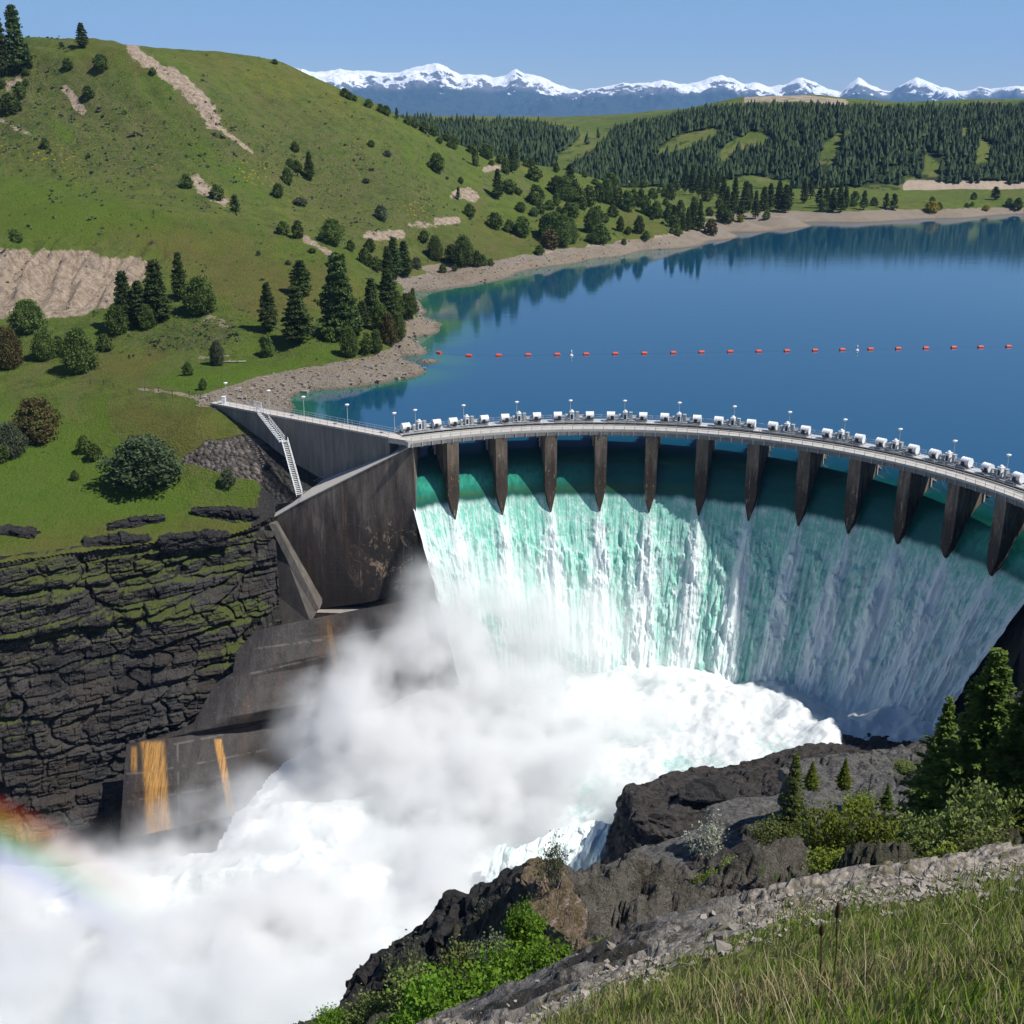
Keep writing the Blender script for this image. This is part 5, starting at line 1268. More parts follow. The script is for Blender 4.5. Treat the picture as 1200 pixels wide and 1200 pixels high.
rock('shaded_cliff', [(1100, 860, 262, 10), (1150, 745, 272, 10), (1172, 715, 274, 10), (1215, 700, 274, 10), (1300, 690, 274, 10), (1300, 900, 250, 10), (1130, 880, 255, 10)], M_DKR, 'black rock wall in deep shade under the right end of the dam', 'cliff', 1.0, 7, 61, 1.2)
for i, (pts_, lb) in enumerate([
    ([(700, 1085, 150, 6), (722, 1068, 152, 6), (760, 1062, 154, 6), (770, 1080, 148, 6), (730, 1098, 142, 6)], 'low fractured grey rock left of the broad rock shelf'),
    ([(880, 1000, 128, 6), (905, 985, 132, 6), (940, 992, 130, 6), (935, 1020, 124, 6), (885, 1024, 122, 6)], 'shaded dark block under the slender fir'),
    ([(1000, 905, 186, 6), (1040, 892, 190, 6), (1075, 888, 192, 6), (1078, 905, 186, 6), (1020, 920, 182, 6)], 'flat grey rock layer behind the pointed boulder'),
    ([(900, 935, 200, 6), (935, 918, 204, 6), (975, 912, 206, 6), (972, 930, 198, 6), (915, 948, 192, 6)], 'flat brown rock layer behind the slender fir'),
    ([(812, 1030, 140, 5), (850, 1012, 144, 5), (872, 1018, 142, 5), (865, 1045, 136, 5), (820, 1052, 134, 5)], 'dark rock step in the shadow above the near slab'),
    ([(1040, 965, 112, 4), (1060, 950, 114, 4), (1085, 955, 113, 4), (1080, 980, 110, 4), (1045, 985, 109, 4)], 'lichen-grey block among the bushes under the tallest fir')]):
    rock('rock', pts_, M_GREYR if i in (0, 2, 5) else M_APR, lb, 'rock', 0.8, 6, 70 + i, 0.5, 'broken rocks of the right bank')
# ------------------------------------------------------------------ foliage
def LOG(*a): pass
def mat_leaf(name, dark, light, sc_=0.6, trans=0.25, tip=None):
    g = G(name); p = g.pos()
    oi = g.N('ShaderNodeObjectInfo').outputs['Random']
    n = g.noise(p, sc_, 3, 0.6); n2 = g.noise(p, sc_ * 6, 2)
    c = g.mix(g.ramp(n, (0.35, 0), (0.65, 1)), dark, light)
    c = g.mix(g.M('MULTIPLY', n2, 0.5), c, tip or tuple(v * 1.5 for v in light))
    hs = g.N('ShaderNodeHueSaturation'); g.put(hs.inputs['Color'], c); g.put(hs.inputs['Value'], g.M('ADD', 0.75, g.M('MULTIPLY', oi, 0.5))); g.put(hs.inputs['Hue'], g.M('ADD', 0.49, g.M('MULTIPLY', oi, 0.02)))
    c = hs.outputs[0]
    g.done(c, 0.75, Specular_IOR_Level=0.2)
    if trans:
        tr = g.N('ShaderNodeBsdfTranslucent'); g.put(tr.inputs[0], c)
        mx = g.N('ShaderNodeMixShader'); mx.inputs[0].default_value = trans
        g.t.links.new(g.b.outputs[0], mx.inputs[1]); g.t.links.new(tr.outputs[0], mx.inputs[2]); g.t.links.new(mx.outputs[0], g.out.inputs[0])
    return g.m
M_PINE = mat_leaf('pine_needles', (0.026, 0.050, 0.015), (0.078, 0.112, 0.030))
M_JUN = mat_leaf('juniper_foliage', (0.038, 0.070, 0.016), (0.105, 0.145, 0.034))
M_JUNR = mat_leaf('reddish_juniper_foliage', (0.050, 0.050, 0.018), (0.115, 0.095, 0.032))
M_SAGE = mat_leaf('grey_green_foliage', (0.050, 0.066, 0.036), (0.105, 0.125, 0.070))
M_WILL = mat_leaf('willow_foliage', (0.030, 0.052, 0.024), (0.078, 0.112, 0.050))
M_YEL = mat_leaf('yellow_foliage', (0.14, 0.12, 0.012), (0.30, 0.25, 0.02))
M_FIR = mat_leaf('fir_needles', (0.034, 0.064, 0.014), (0.135, 0.180, 0.032), 0.5, 0.35)
M_FIRY = mat_leaf('young_fir_needles', (0.055, 0.090, 0.010), (0.160, 0.200, 0.022), 0.9, 0.3)
M_BRI = mat_leaf('bright_leaves', (0.050, 0.110, 0.008), (0.130, 0.235, 0.018), 1.2, 0.35)
M_OLV = mat_leaf('olive_leaves', (0.065, 0.095, 0.024), (0.165, 0.200, 0.055), 1.2, 0.3)
M_FLW = mat_leaf('flowering_leaves', (0.13, 0.15, 0.10), (0.40, 0.42, 0.34), 1.6, 0.3)
M_BARK = mat_plain('bark', (0.075, 0.050, 0.035), 0.9, 0.4, 3.0)
M_TWIG = mat_plain('twigs', (0.16, 0.145, 0.125), 0.9, 0.3, 3.0)
r3 = np.random.default_rng(11)
def quads(C, s, asp=1.0, up=0.0, rr=r3, dirs=None):
    """leaf quads at the points C with sizes s"""
    n = len(C); a = rr.normal(size=(n, 3)); a[:, 2] *= (1 - up); a /= np.linalg.norm(a, axis=1)[:, None]
    if dirs is not None: a = dirs
    b = rr.normal(size=(n, 3)); b -= a * (a * b).sum(1)[:, None]; b /= np.maximum(np.linalg.norm(b, axis=1)[:, None], 1e-6)
    s = np.asarray(s).reshape(-1, 1) * np.ones((n, 1)); a = a * s * asp; b = b * s
    V = np.stack([C - a * 0.5 - b * 0.5, C + a * 0.5 - b * 0.35, C + a * 0.6 + b * 0.35, C - a * 0.4 + b * 0.5], 1).reshape(-1, 3)
    return V
def qmesh(name, V, smooth=False):
    return mesh_np(name, V, np.arange(len(V)).reshape(-1, 4), smooth)
def clumps(centres, rad, per, s, asp, flat=0.8):
    n = len(centres); k = per
    d = r3.normal(size=(n, k, 3)); d /= np.linalg.norm(d, axis=2)[..., None]; d *= (r3.random((n, k, 1)) ** 0.4)
    d[..., 2] *= flat
    P = centres[:, None] + d * np.asarray(rad).reshape(-1, 1, 1)
    return P.reshape(-1, 3), np.repeat(np.asarray(s) * np.ones(n), k)
def crown_jun(seed, ncl, per, ls):   # unit height, radius about .5 at the widest: rounded, dense, ragged
    global r3; r3 = np.random.default_rng(seed)
    u = r3.random(ncl); th = r3.random(ncl) * 2 * PI
    h = 0.04 + 0.93 * u
    env = 0.46 * np.sin(np.clip(h, 0, 1) ** 0.62 * PI * 0.97) ** 0.7 * (1 + 0.20 * np.sin(3 * th + seed) * np.cos(5 * h + seed) + 0.16 * np.sin(7 * th + 9 * h + seed))
    env = np.maximum(env, 0.05); rr_ = env * (0.55 + 0.45 * r3.random(ncl) ** 0.5)
    C = np.c_[rr_ * np.cos(th), rr_ * np.sin(th), h]
    P, s = clumps(C, 0.085 + 0.05 * r3.random(ncl), per, ls, 1.5)
    P[:, 2] = np.maximum(P[:, 2], 0.0)
    return qmesh('crown', quads(P, s * (0.6 + 0.8 * r3.random(len(P))), 1.5))
def crown_pine(seed, ncl, per, ls, slim=0.20, cone=0.9, base=0.12, gap=0.4):
    global r3; r3 = np.random.default_rng(seed)
    u = r3.random(ncl) ** 0.85; h = base + (1 - base) * u
    th = r3.random(ncl) * 2 * PI
    lay = np.round(h * 11) / 11; h = h * gap + lay * (1 - gap) + r3.normal(size=ncl) * 0.008
    env = slim * (1 - ((h - base) / (1 - base)) ** 1.3 * cone) * (1 + 0.35 * np.sin(2 * th + seed * 2 + h * 9) * (0.5 + 0.5 * np.sin(seed + h * 21)))
    env *= sst(base - 0.05, base + 0.16, h) * 0.6 + 0.4
    env = np.maximum(env, 0.012); rr_ = env * (0.25 + 0.75 * r3.random(ncl) ** 0.6)
    C = np.c_[rr_ * np.cos(th), rr_ * np.sin(th), h - rr_ * 0.12]
    P, s = clumps(C, 0.030 + 0.028 * r3.random(ncl), per, ls, 1.5, 0.6)
    return qmesh('crown', quads(P, s * (0.6 + 0.8 * r3.random(len(P))), 1.6, 0.3))
def trunk_mesh(h, r, lean=0.0):
    m = MB(); m.tube((0, 0, -0.06), (0, 0, h * 0.5), r, 6, r * 0.65); m.tube((0, 0, h * 0.5), (lean, 0, h), r * 0.65, 5, r * 0.15)
    return m.mesh('trunk', True)
JUN_S = [crown_jun(s, 190, 8, 0.058) for s in range(4)]
JUN_M = [crown_jun(s + 10, 520, 13, 0.028) for s in range(4)]
PIN_S = [crown_pine(s, 200, 8, 0.034, 0.20, 0.85) for s in range(5)]
PIN_M = [crown_pine(s + 10, 560, 13, 0.019, 0.21, 0.85, 0.1, 0.5) for s in range(6)]
PIN_L = [crown_pine(s + 20, 900, 12, 0.019, 0.25, 0.72, 0.08, 0.55) for s in range(3)]
TR = trunk_mesh(0.85, 0.022); TRJ = trunk_mesh(0.5, 0.02)
# picture position of the foot, height and width in picture units, kind
TREES = {}
TREES['far left hilltop'] = [(22, 86, 70, 32, 'P'), (4, 90, 62, 28, 'P'), (33, 82, 28, 14, 'P'), (31, 89, 7, 8, 'J'), (31, 100, 7, 7, 'J'), (3, 104, 10, 10, 'J'), (24, 116, 18, 13, 'J'), (13, 132, 20, 23, 'J')]
TREES['upper hill near the pale scar'] = [(97, 56, 26, 17, 'P'), (80, 82, 12, 12, 'J'), (119, 83, 17, 17, 'J'), (104, 117, 13, 13, 'J'), (53, 174, 11, 10, 'J'), (179, 87, 7, 8, 'J'), (322, 75, 5, 8, 'J')]
TREES['open slope above the spur'] = [(19, 284, 15, 15, 'J'), (219, 221, 15, 15, 'J'), (255, 234, 16, 17, 'J'), (276, 250, 20, 16, 'P'), (346, 178, 11, 10, 'J'), (340, 196, 9, 9, 'J'), (348, 201, 12, 11, 'J'), (337, 216, 18, 13, 'J'), (326, 231, 15, 13, 'J'), (363, 212, 30, 14, 'P'), (332, 275, 14, 16, 'J'), (349, 280, 20, 12, 'J'), (389, 286, 27, 27, 'J'), (303, 299, 5, 5, 'S'), (338, 311, 5, 7, 'S'), (352, 240, 8, 18, 'S'), (366, 297, 5, 10, 'J')]
TREES['shelf below the pale bluff'] = [(34, 389, 36, 38, 'J'), (10, 431, 45, 36, 'R'), (53, 421, 34, 28, 'J'), (70, 419, 23, 14, 'J'), (94, 435, 48, 38, 'J'), (123, 412, 19, 17, 'J')]
TREES['knoll beside the pale bluff'] = [(139, 391, 32, 26, 'J'), (148, 385, 62, 30, 'P'), (165, 384, 50, 28, 'P'), (185, 378, 68, 38, 'P'), (173, 385, 26, 20, 'J'), (212, 351, 52, 22, 'P'), (236, 367, 40, 36, 'J')]
TREES['slope left of the peninsula'] = [(315, 388, 53, 25, 'P'), (349, 402, 62, 40, 'P'), (353, 346, 38, 32, 'P'), (398, 398, 94, 46, 'L'), (385, 398, 18, 22, 'J'), (255, 429, 28, 16, 'S'), (314, 418, 22, 16, 'J'), (221, 440, 15, 13, 'J'), (238, 457, 13, 9, 'J'), (388, 400, 16, 18, 'J')]
TREES['plateau above the cliff'] = [(44, 517, 48, 50, 'R'), (13, 536, 38, 34, 'S'), (2, 542, 20, 18, 'J'), (99, 531, 20, 14, 'J'), (111, 538, 18, 17, 'J'), (88, 563, 11, 9, 'J'), (170, 568, 54, 80, 'W'), (268, 575, 20, 16, 'S')]
TREES['gravel peninsula'] = [(436, 374, 44, 24, 'P'), (455, 370, 52, 28, 'P'), (462, 374, 30, 24, 'J'), (478, 371, 26, 22, 'J'), (484, 366, 26, 12, 'P'), (410, 418, 33, 20, 'J'), (455, 404, 34, 21, 'R'), (467, 396, 28, 18, 'J'), (430, 415, 24, 14, 'J'), (441, 413, 26, 14, 'J'), (415, 392, 34, 26, 'P'), (425, 385, 30, 22, 'P'), (446, 388, 30, 20, 'J')]
TREES['slope above the small cove'] = [(462, 327, 44, 24, 'P'), (474, 324, 38, 22, 'P'), (455, 345, 52, 20, 'P'), (488, 315, 12, 12, 'S'), (447, 258, 16, 15, 'S'), (411, 294, 12, 10, 'J'), (434, 294, 13, 12, 'J'), (428, 310, 18, 15, 'J'), (440, 318, 16, 14, 'J'), (510, 304, 26, 18, 'J'), (543, 312, 34, 24, 'J'), (529, 308, 20, 15, 'J'), (497, 283, 12, 12, 'J'), (559, 313, 18, 12, 'J'), (566, 311, 12, 10, 'J'), (575, 312, 8, 8, 'J'), (519, 320, 10, 9, 'J'), (533, 318, 8, 6, 'J'), (550, 254, 15, 13, 'J'), (512, 290, 9, 9, 'J')]
TREES['hill crest before the mountains'] = [(404, 114, 9, 10, 'J'), (410, 117, 8, 9, 'J'), (416, 119, 6, 6, 'J'), (432, 126, 9, 10, 'J'), (446, 132, 9, 9, 'J'), (453, 135, 10, 10, 'J'), (465, 140, 12, 6, 'P'), (478, 146, 9, 9, 'J'), (486, 150, 9, 9, 'J'), (497, 156, 12, 12, 'J'), (508, 160, 11, 10, 'J'), (523, 166, 9, 10, 'J'), (533, 170, 10, 12, 'J')]
TREES['green slope under the crest'] = [(515, 168, 7, 8, 'J'), (526, 173, 7, 6, 'J'), (532, 175, 7, 8, 'J'), (512, 200, 19, 19, 'J'), (435, 172, 7, 9, 'J'), (454, 183, 6, 10, 'S'), (429, 214, 5, 9, 'S'), (553, 180, 11, 13, 'J'), (557, 195, 20, 8, 'C'), (570, 186, 16, 17, 'J'), (576, 194, 6, 7, 'J'), (586, 192, 10, 10, 'J'), (592, 204, 18, 10, 'J'), (540, 215, 7, 6, 'J'), (537, 235, 14, 7, 'P'), (583, 233, 32, 15, 'P'), (596, 226, 14, 18, 'J'), (524, 210, 3, 4, 'J'), (580, 267, 17, 19, 'J'), (597, 272, 13, 13, 'J'), (600, 202, 28, 14, 'P')]
TREES['scattered woods above the shore'] = [(604, 199, 27, 13, 'P'), (616, 195, 8, 7, 'J'), (623, 197, 11, 8, 'J'), (626, 211, 15, 18, 'J'), (652, 202, 11, 7, 'J'), (668, 213, 19, 15, 'P'), (685, 208, 7, 6, 'J'), (652, 228, 20, 20, 'J'), (661, 234, 26, 22, 'J'), (672, 237, 24, 20, 'J'), (690, 241, 22, 17, 'J'), (681, 239, 16, 13, 'J'), (628, 239, 20, 19, 'J'), (633, 250, 12, 12, 'J'), (644, 246, 11, 11, 'J'), (652, 241, 13, 9, 'J'), (610, 248, 10, 12, 'J'), (626, 253, 9, 12, 'J'), (655, 249, 6, 7, 'J'), (661, 254, 10, 8, 'J'), (672, 255, 16, 13, 'J'), (665, 246, 9, 8, 'J'), (683, 246, 12, 9, 'J'), (607, 228, 7, 10, 'J')]
TREES['bank above the far beach'] = [(648, 281, 30, 27, 'J'), (658, 288, 34, 24, 'J'), (668, 285, 28, 17, 'J'), (640, 276, 24, 19, 'J'), (644, 292, 22, 21, 'R'), (611, 277, 22, 19, 'J'), (632, 298, 10, 11, 'J'), (695, 256, 12, 12, 'J'), (695, 273, 26, 21, 'J'), (704, 285, 22, 17, 'J'), (700, 263, 20, 15, 'J'), (709, 261, 10, 9, 'J'), (718, 254, 13, 13, 'J'), (691, 283, 8, 10, 'J'), (697, 285, 12, 13, 'J'), (713, 282, 6, 7, 'J'), (727, 271, 16, 9, 'J'), (736, 274, 8, 8, 'J'), (749, 273, 18, 12, 'J'), (757, 281, 10, 9, 'J'), (731, 287, 7, 6, 'J'), (764, 258, 5, 5, 'J')]
TREES['saddle beside the flat meadow'] = [(715, 226, 22, 17, 'J'), (702, 236, 20, 13, 'J'), (711, 238, 26, 15, 'J'), (720, 241, 20, 13, 'J'), (729, 219, 14, 10, 'J'), (725, 237, 16, 11, 'J'), (735, 247, 22, 17, 'J'), (742, 241, 18, 11, 'J'), (751, 243, 20, 11, 'J'), (757, 251, 20, 11, 'J'), (697, 216, 6, 10, 'J'), (742, 220, 10, 10, 'J'), (754, 220, 9, 10, 'J'), (765, 233, 12, 12, 'J'), (772, 226, 6, 5, 'J'), (779, 231, 12, 9, 'J'), (785, 234, 18, 12, 'J'), (793, 223, 11, 8, 'J'), (769, 255, 18, 15, 'J'), (780, 241, 8, 7, 'J'), (784, 256, 16, 13, 'J'), (790, 267, 14, 13, 'J'), (797, 263, 14, 9, 'J'), (794, 276, 8, 9, 'J'), (787, 274, 6, 6, 'J')]
TREES['tall pine grove'] = [(803, 225, 30, 11, 'P'), (811, 228, 32, 11, 'P'), (819, 230, 34, 11, 'P'), (826, 234, 30, 11, 'P'), (833, 232, 32, 10, 'P'), (840, 229, 26, 9, 'P'), (847, 239, 30, 13, 'P'), (860, 253, 42, 13, 'P'), (873, 249, 34, 17, 'P'), (868, 259, 22, 13, 'P'), (885, 256, 30, 11, 'P'), (895, 247, 26, 15, 'P'), (902, 245, 28, 13, 'P'), (912, 248, 34, 15, 'P'), (920, 249, 30, 15, 'P'), (924, 243, 22, 15, 'P'), (828, 236, 12, 11, 'J'), (797, 252, 16, 11, 'J'), (813, 253, 20, 11, 'J'), (820, 271, 34, 11, 'P'), (806, 271, 26, 11, 'P'), (800, 274, 22, 9, 'P'), (789, 266, 24, 11, 'P'), (782, 263, 22, 9, 'P'), (812, 269, 30, 12, 'P'), (833, 275, 17, 15, 'R'), (846, 259, 18, 13, 'J'), (853, 261, 14, 13, 'J'), (843, 244, 10, 10, 'J'), (868, 260, 8, 7, 'Y'), (898, 257, 9, 9, 'J'), (831, 253, 10, 9, 'J'), (878, 246, 28, 12, 'P'), (852, 247, 26, 11, 'P')]
TREES['shore meadow below the forest'] = [(942, 238, 26, 11, 'P'), (950, 233, 24, 11, 'P'), (960, 244, 24, 13, 'P'), (968, 241, 26, 11, 'P'), (976, 247, 24, 11, 'P'), (984, 240, 26, 11, 'P'), (975, 248, 22, 13, 'P'), (985, 249, 20, 13, 'P'), (990, 246, 26, 11, 'P'), (965, 248, 14, 11, 'J'), (1000, 242, 8, 9, 'J'), (1012, 246, 21, 12, 'P'), (1002, 235, 10, 10, 'J'), (1024, 241, 9, 9, 'J'), (1038, 244, 16, 10, 'P'), (1047, 246, 17, 13, 'P'), (1092, 239, 8, 7, 'J'), (1092, 248, 11, 16, 'Y'), (1100, 246, 8, 8, 'J'), (1141, 234, 8, 7, 'J'), (1166, 234, 14, 15, 'P'), (1182, 242, 9, 8, 'J'), (1192, 246, 12, 11, 'J'), (1193, 241, 8, 8, 'J'), (1133, 243, 5, 6, 'J'), (1139, 242, 5, 5, 'J'), (1155, 247, 6, 8, 'Y')]
KIND = {'P': ('pine_tree', 'dark pine'), 'L': ('pine_tree', 'big dark spreading pine'), 'J': ('juniper_tree', 'rounded green juniper'), 'R': ('juniper_tree', 'olive-brown juniper'), 'S': ('shrub', 'grey-green shrub'), 'W': ('willow_shrub', 'wide grey-green willow bush'), 'C': ('juniper_tree', 'narrow column-shaped juniper'), 'Y': ('shrub', 'yellow-green shrub')}
CATS = {'P': 'tree', 'L': 'tree', 'J': 'tree', 'R': 'tree', 'S': 'shrub', 'W': 'shrub', 'C': 'tree', 'Y': 'shrub'}
def size_word(h, w, hs, k):
    r = sorted(hs, reverse=True)
    if len(r) > 1 and h == r[0] and h > r[1]: return 'tallest '
    if len(r) > 2 and h == r[-1] and h < r[-2]: return 'smallest '
    return ''
miss = []
ntree = 0
for zone, lst in TREES.items():
    byk = {}
    for q in sorted(lst): byk.setdefault(q[4], []).append(q)
    for k, ql in byk.items():
        hs = [q[2] for q in ql]
        for i, (px, py, hh_, ww, kk) in enumerate(ql):
            loc = hit(px, py)
            if loc is None:
                # on the crest: stand it on the highest visible ground of that column
                for dy_ in range(1, 30):
                    loc = hit(px, py + dy_)
                    if loc: break
                if loc is None or dy_ > 25: miss.append((px, py)); continue
                if dy_ > 4: miss.append((px, py, dy_))
            depth = loc[1] * CP - (loc[2] - CAMZ) * SP
            H = hh_ * depth / FOC * 1.05; W_ = ww * depth / FOC
            ty = math.sin(px * 12.9898 + py * 78.233) * 43758.5453; rnd = ty - math.floor(ty)
            nm, lab = KIND[kk]
            big = hh_ >= 26
            if kk in 'PL':
                cm = (PIN_L if kk == 'L' else PIN_M if big else PIN_S); cm = cm[int(rnd * 97) % len(cm)]; mat = M_PINE; wr_ = 0.44 if kk == 'P' else 0.5; tm = TR
            else:
                cm = (JUN_M if (big or kk in 'W') else JUN_S); cm = cm[int(rnd * 97) % 4]; wr_ = 0.95; tm = TRJ
                mat = {'J': M_JUN, 'R': M_JUNR, 'S': M_SAGE, 'W': M_WILL, 'C': M_JUN, 'Y': M_YEL}[kk]
            if mat is not M_PINE and mat is not M_JUN:
                key = cm.name + mat.name
                cm2 = bpy.data.meshes.get(key)
                if cm2 is None: cm2 = cm.copy(); cm2.name = key; cm2.materials.clear(); cm2.materials.append(mat)
                cm = cm2
            root = bpy.data.objects.new(nm, None); sc.collection.objects.link(root)
            root.location = (loc[0], loc[1], loc[2] - 0.02 * H); root.scale = (W_ / wr_, W_ / wr_, H); root.rotation_euler = (0, 0, rnd * 6.28)
            c = bpy.data.objects.new('crown' if kk in 'PLJRC' else 'foliage', cm); link(c, root)
            if not cm.materials: cm.materials.append(mat)
            t_ = bpy.data.objects.new('trunk' if kk in 'PLJRC' else 'stem', tm); link(t_, root)
            if not tm.materials: tm.materials.append(M_BARK)
            sw = size_word(hh_, ww, hs, kk)
            if len(ql) == 1: lb = f'the only {lab} on the {zone}'
            elif sw: lb = f'{sw}{lab} on the {zone}' if i > 0 else f'{sw}{lab}, leftmost on the {zone}'
            else: lb = f'{lab} on the {zone}, {ordn[i]} from the left' if i else f'{lab} on the {zone}, leftmost'
            tag(root, lb.replace('on the small cove', 'by the small cove').replace('on the scattered woods', 'in the scattered woods').replace('on the tall pine grove', 'in the tall pine grove'), CATS[kk], zone)
            ntree += 1
LOG('trees', ntree, 'missed', miss)

# small sage and tufts over the whole hillside
def tufts():
    rr = np.random.default_rng(5); n = 19000
    px = rr.uniform(-60, 900, n); py = rr.uniform(60, 640, n)
    gi = rr.integers(0, HX.size, n * 6)
    x, y, z = HX.ravel()[gi], HY.ravel()[gi], HZ.ravel()[gi]
    k = keep.ravel()[gi]; den = fbm(x * 0.02, y * 0.02, o=3, seed=15) * 0.5 + 0.5
    pr = 0.03 + 0.75 * rough.ravel()[gi] * sst(0.42, 0.58, den) + 0.05 * den
    ok = k & (z > 5.5 - 14 * (y < 300)) & (y < 800) & (rr.random(len(x)) < pr) & (riprap.ravel()[gi] < .3) & (rock_mask.ravel()[gi] < .3) & (beach.ravel()[gi] < 0.4) & (hx_.ravel()[gi] > -60)
    ok &= ~((y < 330) & (z > -30) & (rr.random(len(x)) < 0.8))
    x, y, z = x[ok], y[ok], z[ok]; n = len(x)
    x = x + rr.uniform(-.6, .6, n); y = y + rr.uniform(-.6, .6, n)
    sz = rr.gamma(1.5, 0.16, n) + 0.10; sz *= np.clip(y / 420, 0.6, 1.3)
    C = np.stack([x, y, z], 1)
    K = 6; d = rr.normal(size=(n, K, 3)) * 0.45; d[..., 2] = np.abs(d[..., 2]) * 0.8 + 0.15
    P = (C[:, None] + d * sz[:, None, None]).reshape(-1, 3)
    V = quads(P, np.repeat(sz, K) * 0.8, 1.2, 0.2, rr)
    o = mobj('sagebrush', qmesh('sagebrush', V), M_SAGE); tag(o, kind='stuff')
tufts()

# ------------------------------------------------------------------ forest on the far hills
def forest():
    rr = np.random.default_rng(9); n = 42000
    gi = rr.integers(0, FX.size, n)
    x, y = FX.ravel()[gi] + rr.uniform(-4, 4, n), FY.ravel()[gi] + rr.uniform(-4, 4, n)
    z = far_z(x, y); px, py = proj(x, y, z)
    ok = (y > 1118) & (y < 1345) & (px > 400) & (px < 1290)
    pr = np.clip(0.25 + 1.2 * (fbm(x * 0.008, y * 0.008, o=3, seed=66) * 0.5 + 0.5), 0, 1)
    cl_ = np.zeros(n, bool); pxx = px + 3 * fbm(px * .1, py * .1, o=2, seed=3); pyy = py + 3 * fbm(px * .1, py * .1, o=2, seed=13)
    for c in CLEAR: cl_ |= in_poly(pxx, pyy, c) | in_poly(pxx, pyy - 8, c)
    ok &= (~cl_ | (rr.random(n) < 0.012)) & (rr.random(n) < pr)
    x, y, z = x[ok], y[ok], z[ok]; n = len(x)
    H = 3.5 + 9.5 * rr.random(n) ** 0.8 * np.where(rr.random(n) < 0.08, 1.35, 1); W = H * rr.uniform(0.19, 0.30, n)
    # far hill tops: fewer, visible against the sky
    NS = 6; LV = 5
    prof = [(0.02, 0.25), (0.12, 1.0), (0.35, 0.80), (0.60, 0.52), (0.82, 0.26), (1.0, 0.0)]
    Vs = []
    ph = rr.random(n) * 6.28
    for (hh, ww) in prof:
        for k in range(NS):
            a = ph + k * 2 * PI / NS; jr = ww * W * rr.uniform(0.55, 1.3, n)
            Vs.append(np.stack([x + jr * np.cos(a), y + jr * np.sin(a), z + H * (hh + rr.uniform(-0.03, 0.03, n))], 1))
    V = np.stack(Vs, 1)   # n, 36, 3
    F = []
    for l in range(len(prof) - 1):
        for k in range(NS):
            F.append((l * NS + k, l * NS + (k + 1) % NS, (l + 1) * NS + (k + 1) % NS, (l + 1) * NS + k))
    F = np.array(F)[None] + (np.arange(n) * V.shape[1])[:, None, None]
    me = mesh_np('forest', V.reshape(-1, 3), F.reshape(-1, 4), False)
    LOG('forest', n)
    o = mobj('forest', me, mat_leaf('far_conifers', (0.014, 0.027, 0.012), (0.042, 0.062, 0.022), 0.04, 0.0))
    tag(o, kind='stuff')
forest()

# ------------------------------------------------------------------ near conifers and bushes on the right bank
def fir_mesh(seed, nwh=34, slim=0.24, dens=1.0, ls=0.011, base=0.05, droop=0.25):
    """unit height, many whorls of branches carrying flat sprays"""
    rr = np.random.default_rng(seed); P = []; D = []; B = MB()
    for w_ in range(nwh):
        h = base + (0.985 - base) * (w_ + rr.random() * 0.6) / nwh
        L_ = slim * (1 - h) ** 0.98 * rr.uniform(0.75, 1.15) + 0.012
        nb = int(6 + 5 * rr.random()); a0 = rr.random() * 6.28
        for b_ in range(nb):
            a = a0 + b_ * 6.28 / nb + rr.normal() * 0.25; l = L_ * rr.uniform(0.6, 1.12)
            dv = np.array([math.cos(a), math.sin(a), 0.0]); pt = np.array([-dv[1], dv[0], 0])
            ns = max(3, int(l / 0.012 * dens))
            for s in range(ns):
                t = (s + 0.5) / ns
                z = h + l * (0.25 * t - droop * 2.2 * t * t * 0.6 + 0.12 * t ** 4)
                c = dv * l * t; wd = l * 0.34 * math.sin(min(1, t * 1.15 + 0.12) * PI) ** 0.8 + 0.006
                if s % 3 == 0 and ns > 4 and s: pass
                k = int(3 + 5 * dens)
                off = rr.uniform(-1, 1, k) * wd
                q = np.stack([c[0] + pt[0] * off, c[1] + pt[1] * off, z - np.abs(off) * 0.25 + rr.normal(size=k) * 0.006], 1); P.append(q)
                dd = dv[None] * 0.8 + pt[None] * np.sign(off)[:, None] * 0.7 + rr.normal(size=(k, 3)) * 0.25; D.append(dd / np.linalg.norm(dd, axis=1)[:, None])
            B.tube((0, 0, h), tuple(dv * l * 0.85 + np.array([0, 0, h + l * (0.2 - droop * 0.9)])), 0.0035 * (1.2 - h), 4, 0.001)
    P = np.concatenate(P); D = np.concatenate(D)
    V = quads(P, ls * rr.uniform(0.7, 1.5, len(P)), 2.3, 0, rr, D)
    T = MB(); T.tube((0, 0, -0.05), (0, 0, 0.5), 0.017, 8, 0.011); T.tube((0, 0, 0.5), (0, 0, 0.985), 0.011, 7, 0.002)
    T.v += []; 
    bb = len(T.v); T.v += B.v; T.f += [tuple(bb + i for i in f) for f in B.f]; T.m += B.m
    return qmesh('crown', V), T.mesh('trunk', True)
FIRS = [fir_mesh(1, 34, 0.27, 1.2, 0.0075), fir_mesh(2, 31, 0.25, 1.1, 0.008), fir_mesh(3, 24, 0.30, 0.9, 0.010), fir_mesh(5, 20, 0.20, 0.55, 0.010, 0.05, 0.05)]
